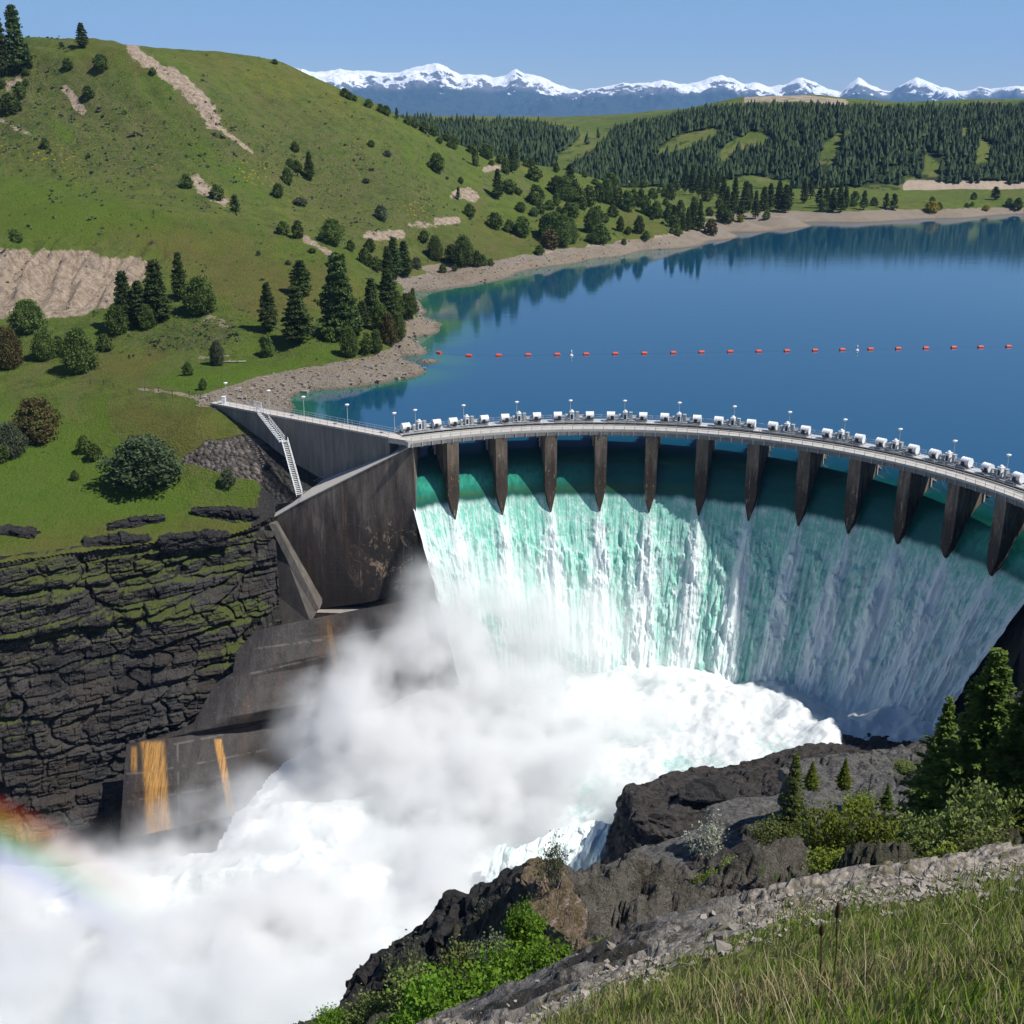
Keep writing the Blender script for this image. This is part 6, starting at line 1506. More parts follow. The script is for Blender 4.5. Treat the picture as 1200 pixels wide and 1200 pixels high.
def bush_mesh(seed, nst=26, leaves=2600, ls=0.03, spread=0.5, up=0.8, bare=0.0, upright=False):
    """unit height bush: stems rising and arching, leaves along and around them"""
    rr = np.random.default_rng(seed); S = MB(); P = []
    per = leaves // nst
    for i in range(nst):
        a = rr.random() * 6.28; r = spread * rr.random() ** 0.6; hgt = (1 - 0.55 * (r / spread) ** 1.6) * rr.uniform(0.7, 1.0) * (1.0)
        if upright: hgt = rr.uniform(0.55, 1.0)
        p0 = np.array([math.cos(a) * r * 0.25, math.sin(a) * r * 0.25, 0]); p1 = np.array([math.cos(a) * r, math.sin(a) * r, hgt])
        cm_ = (p0 + p1) / 2 + np.array([math.cos(a) * r * 0.2 * (1 if not upright else -0.2), math.sin(a) * r * 0.2, hgt * 0.12])
        pts = [(1 - t) ** 2 * p0 + 2 * t * (1 - t) * cm_ + t * t * p1 for t in np.linspace(0, 1, 6)]
        for k in range(5): S.tube(pts[k], pts[k + 1], 0.007 * (1 - k / 6), 4, 0.007 * (1 - (k + 1) / 6) + 0.0008)
        for j in range(3):
            t = rr.uniform(0.4, 0.9); q = (1 - t) ** 2 * p0 + 2 * t * (1 - t) * cm_ + t * t * p1; e = q + rr.normal(size=3) * np.array([.1, .1, .05]) + np.array([0, 0, 0.1]); S.tube(q, e, 0.003, 3, 0.001)
        t = bare + (1 - bare) * rr.random(per) ** 0.75
        Q = ((1 - t) ** 2)[:, None] * p0 + (2 * t * (1 - t))[:, None] * cm_ + (t * t)[:, None] * p1
        P.append(Q + rr.normal(size=(per, 3)) * (0.035 + 0.055 * t)[:, None] * (1.0 if not upright else 0.8))
    P = np.concatenate(P); P[:, 2] = np.abs(P[:, 2])
    return qmesh('foliage', quads(P, ls * rr.uniform(0.6, 1.4, len(P)), 1.3, 0, rr)), S.mesh('stem', True)
BUSH = [bush_mesh(1, 34, 6500, 0.030, 0.52), bush_mesh(2, 30, 5200, 0.032, 0.6), bush_mesh(3, 18, 1100, 0.026, 0.42, bare=0.3), bush_mesh(4, 26, 3600, 0.028, 0.42, upright=True), bush_mesh(5, 16, 700, 0.022, 0.4, bare=0.35, upright=True)]
def put_plant(pair, px, py, t, hpx, wr_, nm, lab, cat, mat, group=None, bark=None, leafname='foliage', stemname='stem', rz=None):
    cm, tm = pair
    key = cm.name + mat.name; c2 = bpy.data.meshes.get(key)
    if c2 is None: c2 = cm.copy(); c2.name = key; c2.materials.clear(); c2.materials.append(mat)
    if not tm.materials: tm.materials.append(bark or M_BARK)
    loc = Vector(PT(px, py, t)); H = hpx * t / FOC * 1.06
    root = bpy.data.objects.new(nm, None); sc.collection.objects.link(root); root.location = loc
    root.scale = (H * wr_, H * wr_, H); root.rotation_euler = (0, 0, (px * 7.77) % 6.28 if rz is None else rz)
    link(bpy.data.objects.new(leafname, c2), root); link(bpy.data.objects.new(stemname, tm), root)
    return tag(root, lab, cat, group)
def fir(i, *a, mat=None): return put_plant(FIRS[i], a[0], a[1], a[2], a[3], a[4], 'fir_tree', a[5], 'tree', mat or M_FIR, 'conifers on the right bank', leafname='crown', stemname='trunk')
fir(0, 1136, 1010, 82, 262, 1.3, 'tallest dark fir on the right bank, its tip against the falling water')
fir(1, 1180, 1000, 76, 226, 1.15, 'dark fir just right of the tallest fir')
fir(1, 1216, 1010, 74, 262, 1.25, 'dark fir cut by the right edge of the picture')
fir(2, 1096, 958, 92, 150, 1.1, 'low dark fir tucked under the left side of the tallest fir')
fir(2, 1195, 1010, 62, 138, 0.9, 'young bright fir near the right edge in front of the dark firs', mat=M_FIRY)
fir(2, 1172, 1012, 60, 96, 0.75, 'small yellow-green fir between the pale leafy bush and the right edge', mat=M_FIRY)
fir(3, 925, 985, 122, 112, 1.15, 'slender open fir standing alone in front of the white water')
fir(2, 988, 925, 132, 40, 1.1, 'small bushy fir on the rocks right of the slender fir', mat=M_FIRY)
fir(2, 950, 925, 134, 36, 1.2, 'low olive fir touching the slender fir', mat=M_FIRY)
fir(2, 1038, 950, 104, 34, 1.2, 'small fir beside the pointed boulder', mat=M_FIR)
fir(2, 735, 1118, 108, 52, 1.1, 'bright young fir on the rocks left of the grey shelf', mat=M_FIRY)
fir(2, 782, 1038, 166, 28, 0.9, 'tiny yellow-green fir on the grey rock shelf', mat=M_FIRY)
fir(2, 668, 1100, 100, 34, 0.6, 'thin small fir right of the rock spire', mat=M_FIRY)
def bush(i, *a, mat=None, nm='bush'): return put_plant(BUSH[i], a[0], a[1], a[2], a[3], a[4], nm, a[5], 'bush', mat or M_BRI, 'bushes on the right bank', M_TWIG)
bush(3, 1135, 1030, 58, 118, 0.85, 'pale green leafy bush in front of the tallest fir', mat=M_OLV)
bush(3, 1085, 1032, 64, 78, 1.1, 'mid green bush left of the pale leafy bush', mat=M_OLV)
bush(3, 1015, 1030, 70, 90, 0.9, 'upright green bush below the grey outcrop', mat=M_FIRY)
bush(3, 965, 1030, 72, 92, 0.8, 'upright yellow-green bush left of the grey outcrop', mat=M_FIRY)
bush(0, 985, 1036, 60, 46, 1.5, 'low spreading green bush along the top of the stony band', mat=M_FIRY)
bush(0, 1045, 1036, 58, 50, 1.3, 'low grey-green bush along the top of the stony band', mat=M_OLV)
bush(2, 826, 1008, 140, 62, 0.85, 'pale flowering bush against the dark rock flank', mat=M_FLW)
bush(2, 645, 1042, 66, 72, 0.62, 'sparse grey bush growing on the tip of the rock spire', mat=M_SAGE)
bush(0, 618, 1118, 58, 76, 0.62, 'bright green bush clinging to the side of the rock spire', mat=M_BRI)
bush(4, 572, 1110, 74, 62, 0.75, 'leafless grey bush on the dark rock rim', mat=M_SAGE)
bush(4, 600, 1080, 72, 44, 0.7, 'small leafless bush between the rim and the spire', mat=M_SAGE)
bush(2, 476, 1160, 76, 76, 0.7, 'thin grey-green sapling standing at the rim above the river', mat=M_SAGE)
for i, (x, y, t, h, w, mt_, lb) in enumerate([
    (395, 1216, 78, 40, 1.3, M_BRI, 'lowest bright bush at the bottom edge by the river'), (440, 1212, 72, 52, 1.1, M_OLV, 'dull green bush at the foot of the rock rim'),
    (492, 1190, 70, 74, 0.95, M_OLV, 'olive bush behind the bright thicket'), (510, 1225, 58, 96, 0.9, M_BRI, 'bright leafy bush at the bottom edge, left of the thicket'),
    (560, 1225, 52, 118, 0.9, M_BRI, 'tall bright leafy bush in the middle of the thicket'), (596, 1190, 54, 92, 0.9, M_BRI, 'bright bush behind the tall leafy one'),
    (540, 1160, 66, 60, 1.1, M_OLV, 'dull bush under the leafless grey bush'), (640, 1175, 50, 84, 0.9, M_BRI, 'bright bush at the foot of the rock spire'),
    (610, 1222, 44, 92, 1.0, M_BRI, 'bright bush touching the near rock slab'), (672, 1160, 48, 34, 1.4, M_OLV, 'low bush between the spire and the near slab'),
    (690, 1130, 70, 34, 1.3, M_FIRY, 'small green bush right of the spire foot'), (700, 1115, 84, 38, 1.1, M_OLV, 'grey-green bush below the small thin fir'),
    (760, 1100, 96, 36, 1.0, M_OLV, 'grey-green bush right of the bright young fir'), (715, 1140, 56, 40, 1.2, M_BRI, 'bright bush peeping over the near slab'),
    (470, 1235, 60, 50, 1.2, M_BRI, 'small bright bush cut by the bottom edge'), (585, 1140, 62, 50, 1.0, M_SAGE, 'grey brush at the base of the leafless bush')]):
    bush([0, 1][i % 2], x, y, t, h, w, lb, mat=mt_)
for i, (x, y, t, h, w, mt_, lb) in enumerate([
    (700, 1100, 130, 24, 1.3, M_OLV, 'olive tuft at the left end of the broad rock shelf'), (742, 1078, 128, 20, 1.4, M_FIRY, 'small green tuft on the broad rock shelf'),
    (800, 1062, 116, 26, 1.5, M_OLV, 'olive tuft behind the lip of the near slab'), (838, 1048, 110, 30, 1.3, M_FIRY, 'green tuft in the shadow behind the near slab'),
    (866, 1036, 100, 36, 1.2, M_OLV, 'dark tuft left of the sprigs behind the lip'), (730, 1110, 92, 30, 1.4, M_OLV, 'dull tuft beside the bright young fir'),
    (790, 1088, 84, 26, 1.4, M_FIRY, 'bright tuft peeping over the near slab, right of the young fir'), (905, 1000, 118, 44, 1.0, M_OLV, 'grey-green bush under the slender fir'),
    (1062, 1000, 90, 60, 1.0, M_OLV, 'grey-green bush between the outcrop and the firs'), (1010, 968, 118, 40, 1.2, M_FIRY, 'green bush at the foot of the grey outcrop'),
    (1100, 1040, 52, 60, 1.1, M_FIRY, 'fresh green bush below the tallest fir at the stony band'), (1160, 1030, 50, 62, 1.1, M_OLV, 'pale bush at the stony band near the right edge'),
    (1060, 905, 170, 16, 1.6, M_OLV, 'low scrub on the flat rock behind the boulders'), (1000, 905, 180, 14, 1.8, M_FIRY, 'low green scrub by the brink of the water')]):
    bush([0, 1][i % 2], x, y, t, h, w, lb, mat=mt_)
for i, (x, y, t, h, lb) in enumerate([(893, 1034, 30, 26, 'leftmost small sprig on the lip of the stony band'), (909, 1038, 29, 22, 'middle small sprig on the lip of the stony band'), (924, 1040, 28, 18, 'rightmost small sprig on the lip of the stony band')]):
    bush(4, x, y, t, h, 0.35, lb, mat=M_BRI)

# ------------------------------------------------------------------ meadow grass and stones at the photographer's feet
def near_surface(n, rr, cond, ymax=30):
    X, Y = [], []
    got = 0
    xs = rr.uniform(-6, 22, n * 3); ys = rr.uniform(1.0, ymax, n * 3)
    # more blades close by
    w_ = rr.random(n * 3) < np.clip(9 / (ys + 2), 0.12, 1)
    xs, ys = xs[w_], ys[w_]; zs = bank_z(xs, ys)
    px, py = proj(xs, ys, zs); ok = (px > 480) & (px < 1330) & (py < 1330) & cond(px, py, xs, ys)
    return xs[ok], ys[ok], zs[ok], px[ok], py[ok]
def grass():
    rr = np.random.default_rng(21)
    def cond(px, py, x, y):
        e = np.interp(px, exx, eyy) + 14 * fbm(px * 0.03, py * 0.03, o=4, seed=105)
        cl_ = fbm(x * 0.9, y * 0.9, o=3, seed=77) * 0.5 + 0.5
        return (py > e - 6) & (rr.random(len(px)) < np.clip((py - e) / 75, 0.08, 1) * (0.25 + 1.1 * sst(0.35, 0.6, cl_)))
    x, y, z, px, py = near_surface(520000, rr, cond)
    n = len(x); LOG('blades', n)
    d = np.hypot(y, 0); hgt = rr.gamma(4, 0.021, n) * (1 + 0.4 * sst(1000, 1180, px) * sst(1150, 1040, py)) + 0.035
    wd = rr.uniform(0.0035, 0.007, n) * (1 + d * 0.05)
    a = rr.random(n) * 2 * PI; ln = rr.uniform(0.15, 0.75, n) * hgt; la = rr.normal(0.3, 1.2, n)
    dx, dy = np.cos(a) * wd, np.sin(a) * wd; lx, ly = np.cos(la) * ln, np.sin(la) * ln
    b = np.stack([x, y, z - 0.02], 1)
    V = np.stack([b + np.stack([-dx, -dy, 0 * x], 1), b + np.stack([dx, dy, 0 * x], 1),
                  b + np.stack([dx * .7 + lx * .4, dy * .7 + ly * .4, hgt * 0.62], 1), b + np.stack([-dx * .7 + lx * .4, -dy * .7 + ly * .4, hgt * 0.62], 1),
                  b + np.stack([lx + dx * .15, ly + dy * .15, hgt], 1), b + np.stack([lx - dx * .15, ly - dy * .15, hgt], 1)], 1).reshape(-1, 3)
    i = np.arange(n)[:, None] * 6
    F = np.concatenate([i + np.array([[0, 1, 2, 3]]), i + np.array([[3, 2, 4, 5]])], 0)
    dry = (fbm(x * 0.5, y * 0.5, o=3, seed=78) * 0.5 + 0.5 + rr.normal(0, 0.22, n)); dry = sst(0.45, 0.75, dry)
    dry = np.maximum(dry, (rr.random(n) < 0.34) * rr.uniform(0.5, 1.0, n))
    dr = np.repeat(dry, 6)
    g = G('grass_blades'); p = g.pos(); nn = g.noise(p, 1.5, 3); n5 = g.noise(p, 30, 2)
    c = g.mix(nn, (0.120, 0.205, 0.018), (0.230, 0.320, 0.040)); c = g.mix(n5, c, (0.105, 0.165, 0.02))
    c = g.mix(g.attr('dry'), c, g.mix(n5, (0.22, 0.19, 0.085), (0.36, 0.31, 0.17)))
    g.done(c, 0.7, Specular_IOR_Level=0.25)
    tr = g.N('ShaderNodeBsdfTranslucent'); g.put(tr.inputs[0], c); mx = g.N('ShaderNodeMixShader'); mx.inputs[0].default_value = 0.3
    g.t.links.new(g.b.outputs[0], mx.inputs[1]); g.t.links.new(tr.outputs[0], mx.inputs[2]); g.t.links.new(mx.outputs[0], g.out.inputs[0])
    o = mobj('grass', mesh_np('grass', V, F, True, dict(dry=dr)), g.m); tag(o, kind='stuff')
    # long dry stalks leaning through the grass
    m = MB(); k = 0
    def cond2(px, py, x, y): return (py > np.interp(px, exx, eyy) + 10) & (px > 820)
    xs, ys, zs, px, py = near_surface(2500, rr, cond2, 20)
    for j in range(min(95, len(xs))):
        h = rr.uniform(0.18, 0.42); a = rr.normal(2.6, 0.9); l = h * rr.uniform(0.3, 1.0)
        p0 = Vector((xs[j], ys[j], zs[j])); p1 = p0 + Vector((math.cos(a) * l * 0.4, math.sin(a) * l * 0.4, h * 0.65)); p2 = p0 + Vector((math.cos(a) * l, math.sin(a) * l, h * 0.9))
        m.tube(p0, p1, 0.0035, 3, 0.0028); m.tube(p1, p2, 0.0028, 3, 0.001)
    o = m.build('dry_stalks', mat_plain('straw', (0.42, 0.36, 0.24), 0.8, 0.2, 6.0), smooth=True); tag(o, kind='stuff')
grass()
def rubble():
    rr = np.random.default_rng(31)
    def cond(px, py, x, y):
        e = np.interp(px, exx, eyy) + 14 * fbm(px * 0.03, py * 0.03, o=4, seed=105)
        return (py < e + 25) & (py > e - 62 - 30 * (px > 850)) & (rr.random(len(px)) < np.where(px < 860, np.where(py > e - 16, 0.5, 0.02), 0.8) * sst(0.3, 0.55, fbm(x * 0.7, y * 0.7, o=3, seed=88) * .5 + .5) + (np.abs(py - e) < 20) * .1)
    x, y, z, px, py = near_surface(60000, rr, cond, 31)
    n = min(len(x), 11000); x, y, z = x[:n], y[:n], z[:n]; LOG('stones', n)
    sz = rr.gamma(1.3, 0.024, n) + 0.015; sz = np.minimum(sz, 0.26)
    base = np.array([(-1, -1, -1), (1, -1, -1), (1, 1, -1), (-1, 1, -1), (-1, -1, 1), (1, -1, 1), (1, 1, 1), (-1, 1, 1)], float) * 0.5
    V = base[None] * np.stack([sz * rr.uniform(0.7, 1.5, n), sz * rr.uniform(0.7, 1.3, n), sz * rr.uniform(0.35, 0.9, n)], 1)[:, None]
    V = V * rr.uniform(0.35, 1.2, V.shape)
    a = rr.random(n) * 6.28; ca, sa = np.cos(a), np.sin(a); ti = rr.normal(0, 0.3, n)
    X = V[..., 0] * ca[:, None] - V[..., 1] * sa[:, None]; Yv = V[..., 0] * sa[:, None] + V[..., 1] * ca[:, None]; Z = V[..., 2] + X * ti[:, None]
    V = np.stack([X + x[:, None], Yv + y[:, None], Z + z[:, None] + sz[:, None] * 0.15], -1)
    F = np.array([(3, 2, 1, 0), (4, 5, 6, 7), (0, 1, 5, 4), (1, 2, 6, 5), (2, 3, 7, 6), (3, 0, 4, 7)])[None] + (np.arange(n) * 8)[:, None, None]
    sh_ = np.repeat(rr.random(n), 8)
    g = G('stones'); p = g.pos(); c = g.mix(g.attr('shade'), (0.10, 0.09, 0.08), (0.40, 0.365, 0.325)); c = g.mix(g.noise(p, 25, 4), c, (0.22, 0.19, 0.16)); g.done(c, 0.9, g.bump(g.noise(p, 30, 4), 0.5, 0.02))
    o = mobj('rubble', mesh_np('rubble', V.reshape(-1, 3), F.reshape(-1, 4), False, dict(shade=sh_)), g.m); tag(o, kind='stuff')
rubble()
# two dark dock seed heads and a dark stone
def seed_stalk(px, py, hpx, lab):
    loc = bank_hit(px, py, 1.5, 30)
    loc = loc or PT(px, py, 10); d = loc[1] * CP - (loc[2] - CAMZ) * SP; H = hpx * d / FOC * 1.08
    root = empty('seed_stalk', (loc[0], loc[1], loc[2] - 0.03))
    m = MB(); m.path([(0, 0, 0), (0.01, 0, H * 0.5), (-0.012, 0, H * 0.86)], 0.006, 5); m.build('stem', mat_plain('dead_stem', (0.07, 0.045, 0.03), 0.9), root)
    m = MB(); m.lathe([(0.003, H * 0.84), (0.016, H * 0.86), (0.020, H * 0.92), (0.013, H * 0.98), (0.002, H)], (-0.012, 0, 0), 8); m.build('seed_head', mat_plain('seed_head', (0.05, 0.025, 0.015), 0.9), root)
    tag(root, lab, 'plant', 'seed stalks in the grass')
seed_stalk(973, 1172, 128, 'taller dark dead seed stalk standing in the near grass')
seed_stalk(957, 1170, 100, 'shorter dark dead seed stalk just left of the taller one')

# ------------------------------------------------------------------ line of floats across the lake
def make_float():
    root = empty('float')
    m = MB(); n = 16
    for x0, x1, r in ((-0.78, 0.78, 0.55), (-0.88, -0.78, 0.45), (0.78, 0.88, 0.45)): m.tube((x0, 0, 0.12), (x1, 0, 0.12), r, n)
    m.build('drum', mat_plain('orange_plastic', (0.62, 0.085, 0.04), 0.5, 0.12, 1.0), root, smooth=False)
    m = MB(); m.tube((-0.89, 0, 0.12), (-1.1, 0, 0.05), 0.05, 6); m.tube((0.89, 0, 0.12), (1.1, 0, 0.05), 0.05, 6); m.tube((-1.0, 0, 0.12), (1.0, 0, 0.12), 0.05, 5); m.tube((0, 0, 0.1), (0, 0, 0.75), 0.05, 5); m.build('fitting', M_GREYP, root)
    return root
BUOY = [(480, 404), (514.5, 412), (549.6, 415.3), (584.4, 415), (619, 414.5), (653, 414), (687, 413.5), (721, 413), (755, 412.5), (789, 411.8), (822, 411.2), (855.6, 410.6), (889, 410.2), (922, 409.6), (955, 409), (987, 408.3), (1020, 407.6), (1052.4, 407), (1085, 406.4), (1117.5, 405.7), (1149, 405.2), (1181.7, 404.6), (1214, 404)]
fl0 = make_float(); fl0.name = 'buoy'
pts = [PZ(x, y + 2, 0.0) for x, y in BUOY]
for i, p_ in enumerate(pts):
    o = fl0 if i == 0 else copy_tree(fl0)
    o.location = p_
    a = pts[max(0, i - 1)]; b_ = pts[min(len(pts) - 1, i + 1)]; o.rotation_euler = (0, 0, math.atan2(b_[1] - a[1], b_[0] - a[0]))
    tag(o, f'orange barrel float on the lake boom, {ordn[i]} from the gravel peninsula', 'buoy', 'orange floats of the lake boom')
m = MB(); m.path([Vector(p_) + Vector((0, 0, 0.01)) for p_ in pts], 0.018, 5)
tag(m.build('boom_cable', M_DARKM), 'thin cable joining the orange floats across the lake', 'cable')
for x, y, lb in ((669.6, 417, 'white marker buoy between the sixth and seventh orange floats'), (1004.4, 411, 'white marker buoy further right along the orange boom')):
    root = empty('marker_buoy', PZ(x, y, 0))
    m = MB(); m.lathe([(0.15, -0.5), (0.55, -0.2), (0.6, 0.25), (0.35, 0.4), (0.22, 0.5), (0.2, 1.7), (0.05, 1.9)], (0, 0, 0), 14); b_ = m.build('body', M_WHITE, root, smooth=False)
    m = MB(); m.lathe([(0.23, 0.95), (0.235, 1.15)], (0, 0, 0), 14); m.build('band', mat_plain('orange_band', (0.7, 0.12, 0.03), 0.5), root)
    tag(root, lb, 'buoy', 'white marker buoys')

# ------------------------------------------------------------------ wire fence, log
fr = empty('wire_fence', hit(125, 457) or (-95, 330, 0))
FX_ = [(106, 450), (122, 452), (133, 455), (152, 462), (170, 459), (186, 460), (202, 463), (222, 465), (235, 468), (246, 472)]
fpz = [hit(*q) for q in FX_]; fpz = [Vector(q) for q in fpz if q]
for q in fpz:
    m = MB(); q0 = q - Vector(fr.location); m.tube(q0 + Vector((0, 0, -0.2)), q0 + Vector((0, 0, 1.35)), 0.10, 6); m.build('post', M_BARK, fr)
m = MB()
for zz in (0.5, 0.85, 1.2): m.path([q - Vector(fr.location) + Vector((0, 0, zz)) for q in fpz], 0.025, 4)
m.build('wire', M_DARKM, fr); tag(fr, 'low wire fence with wooden posts on the grass left of the wing wall', 'fence')
q = Vector(hit(272, 427) or (-80, 340, 4)); m = MB(); m.tube((-4, 0, 0.35), (4, 1, 0.45), 0.28, 8, 0.16); m.tube((1, 0.3, 0.4), (2.5, -0.9, 1.0), 0.10, 6, 0.04); m.tube((-1.5, 0, 0.4), (-0.5, 1.2, 0.9), 0.09, 6, 0.04)
o = m.build('fallen_log', mat_plain('grey_wood', (0.30, 0.28, 0.25), 0.9), smooth=True); o.location = q; tag(o, 'bleached fallen log with branch stubs beside the grey-green shrub', 'log')

# stones along the lake beach
def shore_stones():
    rr = np.random.default_rng(41); ok = keep.ravel() & (beach.ravel() > 0.6) & (HZ.ravel() > 0.15) & (HY.ravel() < 700)
    ids = np.where(ok)[0]; gi = ids[rr.integers(0, len(ids), 5200)]
    x = HX.ravel()[gi] + rr.uniform(-1, 1, len(gi)); y = HY.ravel()[gi] + rr.uniform(-1, 1, len(gi)); z = HZ.ravel()[gi]; n = len(x)
    sz = rr.gamma(1.4, 0.13, n) + 0.08
    base = np.array([(-1, -1, -1), (1, -1, -1), (1, 1, -1), (-1, 1, -1), (-1, -1, 1), (1, -1, 1), (1, 1, 1), (-1, 1, 1)], float) * 0.5
    V = base[None] * np.stack([sz * rr.uniform(0.8, 1.8, n), sz * rr.uniform(0.8, 1.6, n), sz * rr.uniform(0.5, 1.0, n)], 1)[:, None] * rr.uniform(0.5, 1.15, (n, 8, 3))
    V = V + np.stack([x, y, z + sz * 0.1], 1)[:, None]
    F = np.array([(3, 2, 1, 0), (4, 5, 6, 7), (0, 1, 5, 4), (1, 2, 6, 5), (2, 3, 7, 6), (3, 0, 4, 7)])[None] + (np.arange(n) * 8)[:, None, None]
    o = mobj('shore_stones', mesh_np('shore_stones', V.reshape(-1, 3), F.reshape(-1, 4), False, dict(shade=np.repeat(rr.random(n), 8))), bpy.data.materials['stones']); tag(o, kind='stuff')
shore_stones()
# ------------------------------------------------------------------ spray cloud over the plunge pool
def spray():
    def pe(px, py, t, rx, ry, rz, d): x, y, z = PT(px, py, t); return (x, y, z, rx, ry, rz, d)
    B = [pe(590, 850, 262, 26, 12, 20, 0.9), pe(620, 765, 272, 24, 9, 15, 0.75), pe(700, 840, 262, 22, 9, 12, 0.5), pe(530, 790, 268, 15, 9, 16, 0.65), pe(450, 890, 250, 18, 12, 18, 0.75),
         pe(385, 900, 246, 11, 10, 17, 0.5), pe(500, 960, 240, 28, 16, 16, 1.0), pe(350, 990, 235, 22, 14, 11, 0.85), pe(250, 1040, 226, 22, 14, 10, 0.9),
         pe(130, 1060, 220, 22, 14, 9, 0.9), pe(30, 1090, 214, 22, 14, 9, 0.95), pe(-60, 1080, 214, 20, 14, 9, 0.8), pe(400, 1090, 215, 26, 16, 9, 0.9), pe(560, 1030, 222, 18, 14, 10, 0.7), pe(760, 860, 262, 18, 7, 7, 0.5),
         pe(860, 855, 266, 18, 6, 5.5, 0.55), pe(960, 850, 268, 12, 5, 5, 0.5), pe(200, 1130, 200, 40, 16, 7, 0.8), pe(560, 700, 276, 15, 6, 9, 0.35), pe(480, 760, 266, 12, 8, 12, 0.35), pe(250, 990, 232, 24, 12, 9, 0.3), pe(60, 1010, 226, 26, 12, 6, 0.3), pe(560, 720, 272, 20, 7, 12, 0.6), pe(640, 720, 272, 18, 6, 11, 0.45), pe(430, 840, 256, 14, 10, 18, 0.55), pe(360, 860, 250, 10, 8, 13, 0.3), pe(300, 940, 238, 14, 8, 9, 0.35), pe(650, 930, 236, 26, 14, 9, 0.5), pe(300, 1120, 205, 50, 18, 9, 0.8), pe(100, 1150, 196, 50, 18, 9, 0.8), pe(800, 830, 268, 16, 5, 6, 0.35), pe(500, 700, 274, 11, 7, 13, 0.40), pe(560, 690, 278, 15, 5, 12, 0.38), pe(630, 700, 279, 15, 5, 12, 0.34), pe(700, 720, 278, 14, 5, 13, 0.24), pe(440, 790, 262, 12, 9, 15, 0.35), pe(400, 850, 254, 12, 9, 14, 0.45), pe(620, 930, 238, 30, 14, 11, 0.7), pe(560, 900, 248, 26, 12, 14, 0.8), pe(560, 660, 280, 12, 4, 9, 0.16), pe(640, 680, 281, 14, 4, 10, 0.2), pe(720, 740, 278, 16, 5, 12, 0.22), pe(790, 780, 274, 12, 5, 9, 0.2), pe(350, 1040, 222, 30, 14, 9, 0.8), pe(200, 1020, 230, 26, 12, 8, 0.5), pe(80, 1030, 224, 26, 12, 7, 0.5), pe(480, 1040, 228, 24, 14, 9, 0.6), pe(250, 1180, 182, 40, 14, 8, 0.7), pe(30, 1180, 184, 30, 14, 8, 0.7), pe(400, 1150, 196, 26, 12, 7, 0.6)]
    g = bpy.data.node_groups.new('spray_density', 'GeometryNodeTree')
    g.interface.new_socket('Geometry', in_out='OUTPUT', socket_type='NodeSocketGeometry')
    n = g.nodes; L = g.links
    out = n.new('NodeGroupOutput')
    def M(op, a, b=None, c=None):
        m = n.new('ShaderNodeMath'); m.operation = op
        for i, v in enumerate((a, b, c)):
            if v is None: continue
            if isinstance(v, bpy.types.NodeSocket): L.new(v, m.inputs[i])
            else: m.inputs[i].default_value = v
        return m.outputs[0]
    def VM(op, a, b=None, s=None):
        m = n.new('ShaderNodeVectorMath'); m.operation = op
        for i, v in enumerate((a, b)):
            if v is None: continue
            if isinstance(v, bpy.types.NodeSocket): L.new(v, m.inputs[i])
            else: m.inputs[i].default_value = v
        if s is not None: m.inputs['Scale'].default_value = s
        return m
    P = n.new('GeometryNodeInputPosition').outputs[0]
    w1 = n.new('ShaderNodeTexNoise'); w1.inputs['Scale'].default_value = 0.045; w1.inputs['Detail'].default_value = 4; L.new(P, w1.inputs['Vector'])
    wv = VM('SCALE', VM('SUBTRACT', w1.outputs['Color'], (0.5, 0.5, 0.5)).outputs[0], s=17.0).outputs[0]
    PW = VM('ADD', P, wv).outputs[0]
    tot = None
    for (x, y, z, rx, ry, rz, d) in B:
        q = VM('DIVIDE', VM('SUBTRACT', PW, (x, y, z)).outputs[0], (rx, ry, rz)).outputs[0]
        ln = VM('LENGTH', q).outputs['Value']
        v = M('MULTIPLY', M('POWER', M('MAXIMUM', M('SUBTRACT', 1.0, M('MULTIPLY', ln, ln)), 0.0), 1.3), d)
        tot = v if tot is None else M('ADD', tot, v)
    nn = n.new('ShaderNodeTexNoise'); nn.inputs['Scale'].default_value = 0.11; nn.inputs['Detail'].default_value = 6; nn.inputs['Roughness'].default_value = 0.62; L.new(P, nn.inputs['Vector'])
    nz = M('MAXIMUM', M('MULTIPLY', M('SUBTRACT', nn.outputs['Fac'], 0.40), 6.0), 0.0)
    dens = M('MULTIPLY', M('MINIMUM', tot, 1.2), nz)
    vc = n.new('GeometryNodeVolumeCube')
    L.new(dens, vc.inputs['Density']); vc.inputs['Min'].default_value = (-130, 135, -72); vc.inputs['Max'].default_value = (105, 275, -8)
    vc.inputs['Resolution X'].default_value = 235; vc.inputs['Resolution Y'].default_value = 130; vc.inputs['Resolution Z'].default_value = 70
    sm = n.new('GeometryNodeSetMaterial')
    m = bpy.data.materials.new('spray_mist'); m.use_nodes = True; t = m.node_tree
    t.nodes.remove(t.nodes['Principled BSDF'])
    pv_ = t.nodes.new('ShaderNodeVolumePrincipled'); pv_.inputs['Color'].default_value = (0.975, 0.98, 0.985, 1)
    pv_.inputs['Anisotropy'].default_value = 0.1
    ai = t.nodes.new('ShaderNodeAttribute'); ai.attribute_name = 'density'
    mu_ = t.nodes.new('ShaderNodeMath'); mu_.operation = 'MULTIPLY'; mu_.inputs[1].default_value = SPRAY_D
    t.links.new(ai.outputs['Fac'], mu_.inputs[0]); t.links.new(mu_.outputs[0], pv_.inputs['Density']); pv_.inputs['Density Attribute'].default_value = ''
    t.links.new(pv_.outputs[0], t.nodes['Material Output'].inputs['Volume'])
    sm.inputs['Material'].default_value = m
    L.new(vc.outputs[0], sm.inputs[0]); L.new(sm.outputs[0], out.inputs[0])
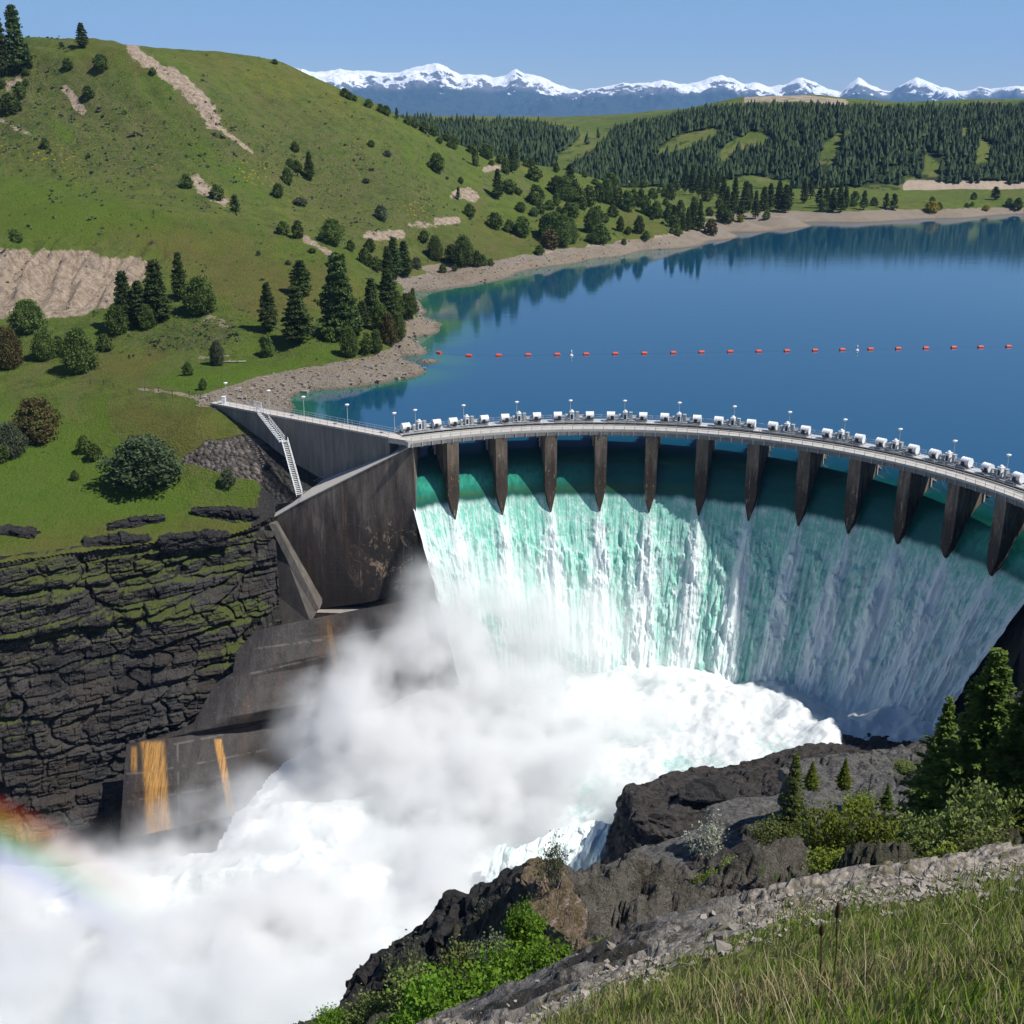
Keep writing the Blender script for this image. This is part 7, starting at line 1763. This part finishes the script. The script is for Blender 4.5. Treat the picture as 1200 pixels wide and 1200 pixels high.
    me = bpy.data.meshes.new('spray'); o = bpy.data.objects.new('spray', me); sc.collection.objects.link(o); me.materials.append(m)
    md = o.modifiers.new('density', 'NODES'); md.node_group = g
    tag(o, kind='stuff')
SPRAY_D = 0.30
spray()
# ------------------------------------------------------------------ haze
m = MB(); m.box((1000, 16000, 800), (60000, 34000, 2200))
g_ = bpy.data.materials.new('haze'); g_.use_nodes = True; t = g_.node_tree; t.nodes.remove(t.nodes['Principled BSDF'])
hv = t.nodes.new('ShaderNodeVolumePrincipled'); hv.inputs['Color'].default_value = (0.28, 0.52, 1.0, 1); hv.inputs['Density'].default_value = 3.0e-5; hv.inputs['Anisotropy'].default_value = 0.0
t.links.new(hv.outputs[0], t.nodes['Material Output'].inputs['Volume'])
hz = m.build('haze', g_); tag(hz, kind='stuff')

# ------------------------------------------------------------------ rainbow in the spray: a thin curved volume with the bow's light painted as colour bands at 42 degrees from the antisolar point
def rainbow():
    A = -sdir.normalized(); cam_ = Vector((0, 0, CAMZ))
    u = A.orthogonal().normalized(); v = A.cross(u)
    d0 = Vector(PT(40, 1000, 1)) - cam_; d0.normalize()
    base = math.atan2(d0.dot(v), d0.dot(u)); th0 = math.acos(d0.dot(A))
    m = MB(); n = 40; rings = []
    for i in range(n):
        ph = base + (i / (n - 1) - 0.5) * 0.62
        r = []
        for th, dd in ((th0 - 0.028, 196), (th0 + 0.028, 196), (th0 + 0.028, 214), (th0 - 0.028, 214)):
            d = A * math.cos(th) + (u * math.cos(ph) + v * math.sin(ph)) * math.sin(th); r.append(cam_ + d * dd)
        rings.append(r)
    vs = [q for r in rings for q in r]
    fs = [(i * 4 + j, i * 4 + (j + 1) % 4, (i + 1) * 4 + (j + 1) % 4, (i + 1) * 4 + j) for i in range(n - 1) for j in range(4)] + [(3, 2, 1, 0), tuple((n - 1) * 4 + j for j in range(4))]
    m.add(vs, fs)
    mt_ = bpy.data.materials.new('rainbow'); mt_.use_nodes = True; t = mt_.node_tree; t.nodes.remove(t.nodes['Principled BSDF'])
    g = G.__new__(G); g.m = mt_; g.t = t; g.n = t.nodes; g.out = t.nodes['Material Output']
    def VM(op, a, b): 
        q = g.N('ShaderNodeVectorMath', operation=op); g.put(q.inputs[0], a); 
        if b is not None: g.put(q.inputs[1], b)
        return q
    P = VM('SUBTRACT', g.pos(), tuple(cam_)).outputs[0]; N_ = VM('NORMALIZE', P, None).outputs[0]
    th = g.M('ARCCOSINE', VM('DOT_PRODUCT', N_, tuple(A)).outputs['Value'])
    x = g.M('DIVIDE', g.M('SUBTRACT', th, th0 - 0.028), 0.056)
    col = g.ramp(x, (0.05, (0.25, 0.15, 0.9)), (0.28, (0.1, 0.3, 1.0)), (0.45, (0.15, 0.9, 0.35)), (0.60, (1.0, 0.9, 0.15)), (0.75, (1.0, 0.45, 0.05)), (0.92, (1.0, 0.12, 0.05)))
    edge = g.ramp(x, (0.0, 0), (0.25, 1), (0.75, 1), (1.0, 0))
    sx = g.N('ShaderNodeSeparateXYZ'); g.put(sx.inputs[0], g.pos())
    fx = g.ramp(g.M('DIVIDE', g.M('ADD', sx.outputs[0], 100), 60), (0.15, 0.9), (0.45, 0.55), (0.75, 0.0))
    pv = g.N('ShaderNodeVolumePrincipled'); g.put(pv.inputs['Color'], col); g.put(pv.inputs['Density'], g.M('MULTIPLY', g.M('MULTIPLY', edge, fx), 0.024))
    t.links.new(pv.outputs[0], g.out.inputs['Volume'])
    b = m.mesh('rainbow'); q = bmesh.new(); q.from_mesh(b); bmesh.ops.recalc_face_normals(q, faces=q.faces); q.to_mesh(b); q.free()
    tag(mobj('rainbow', b, mt_), kind='stuff')
rainbow()
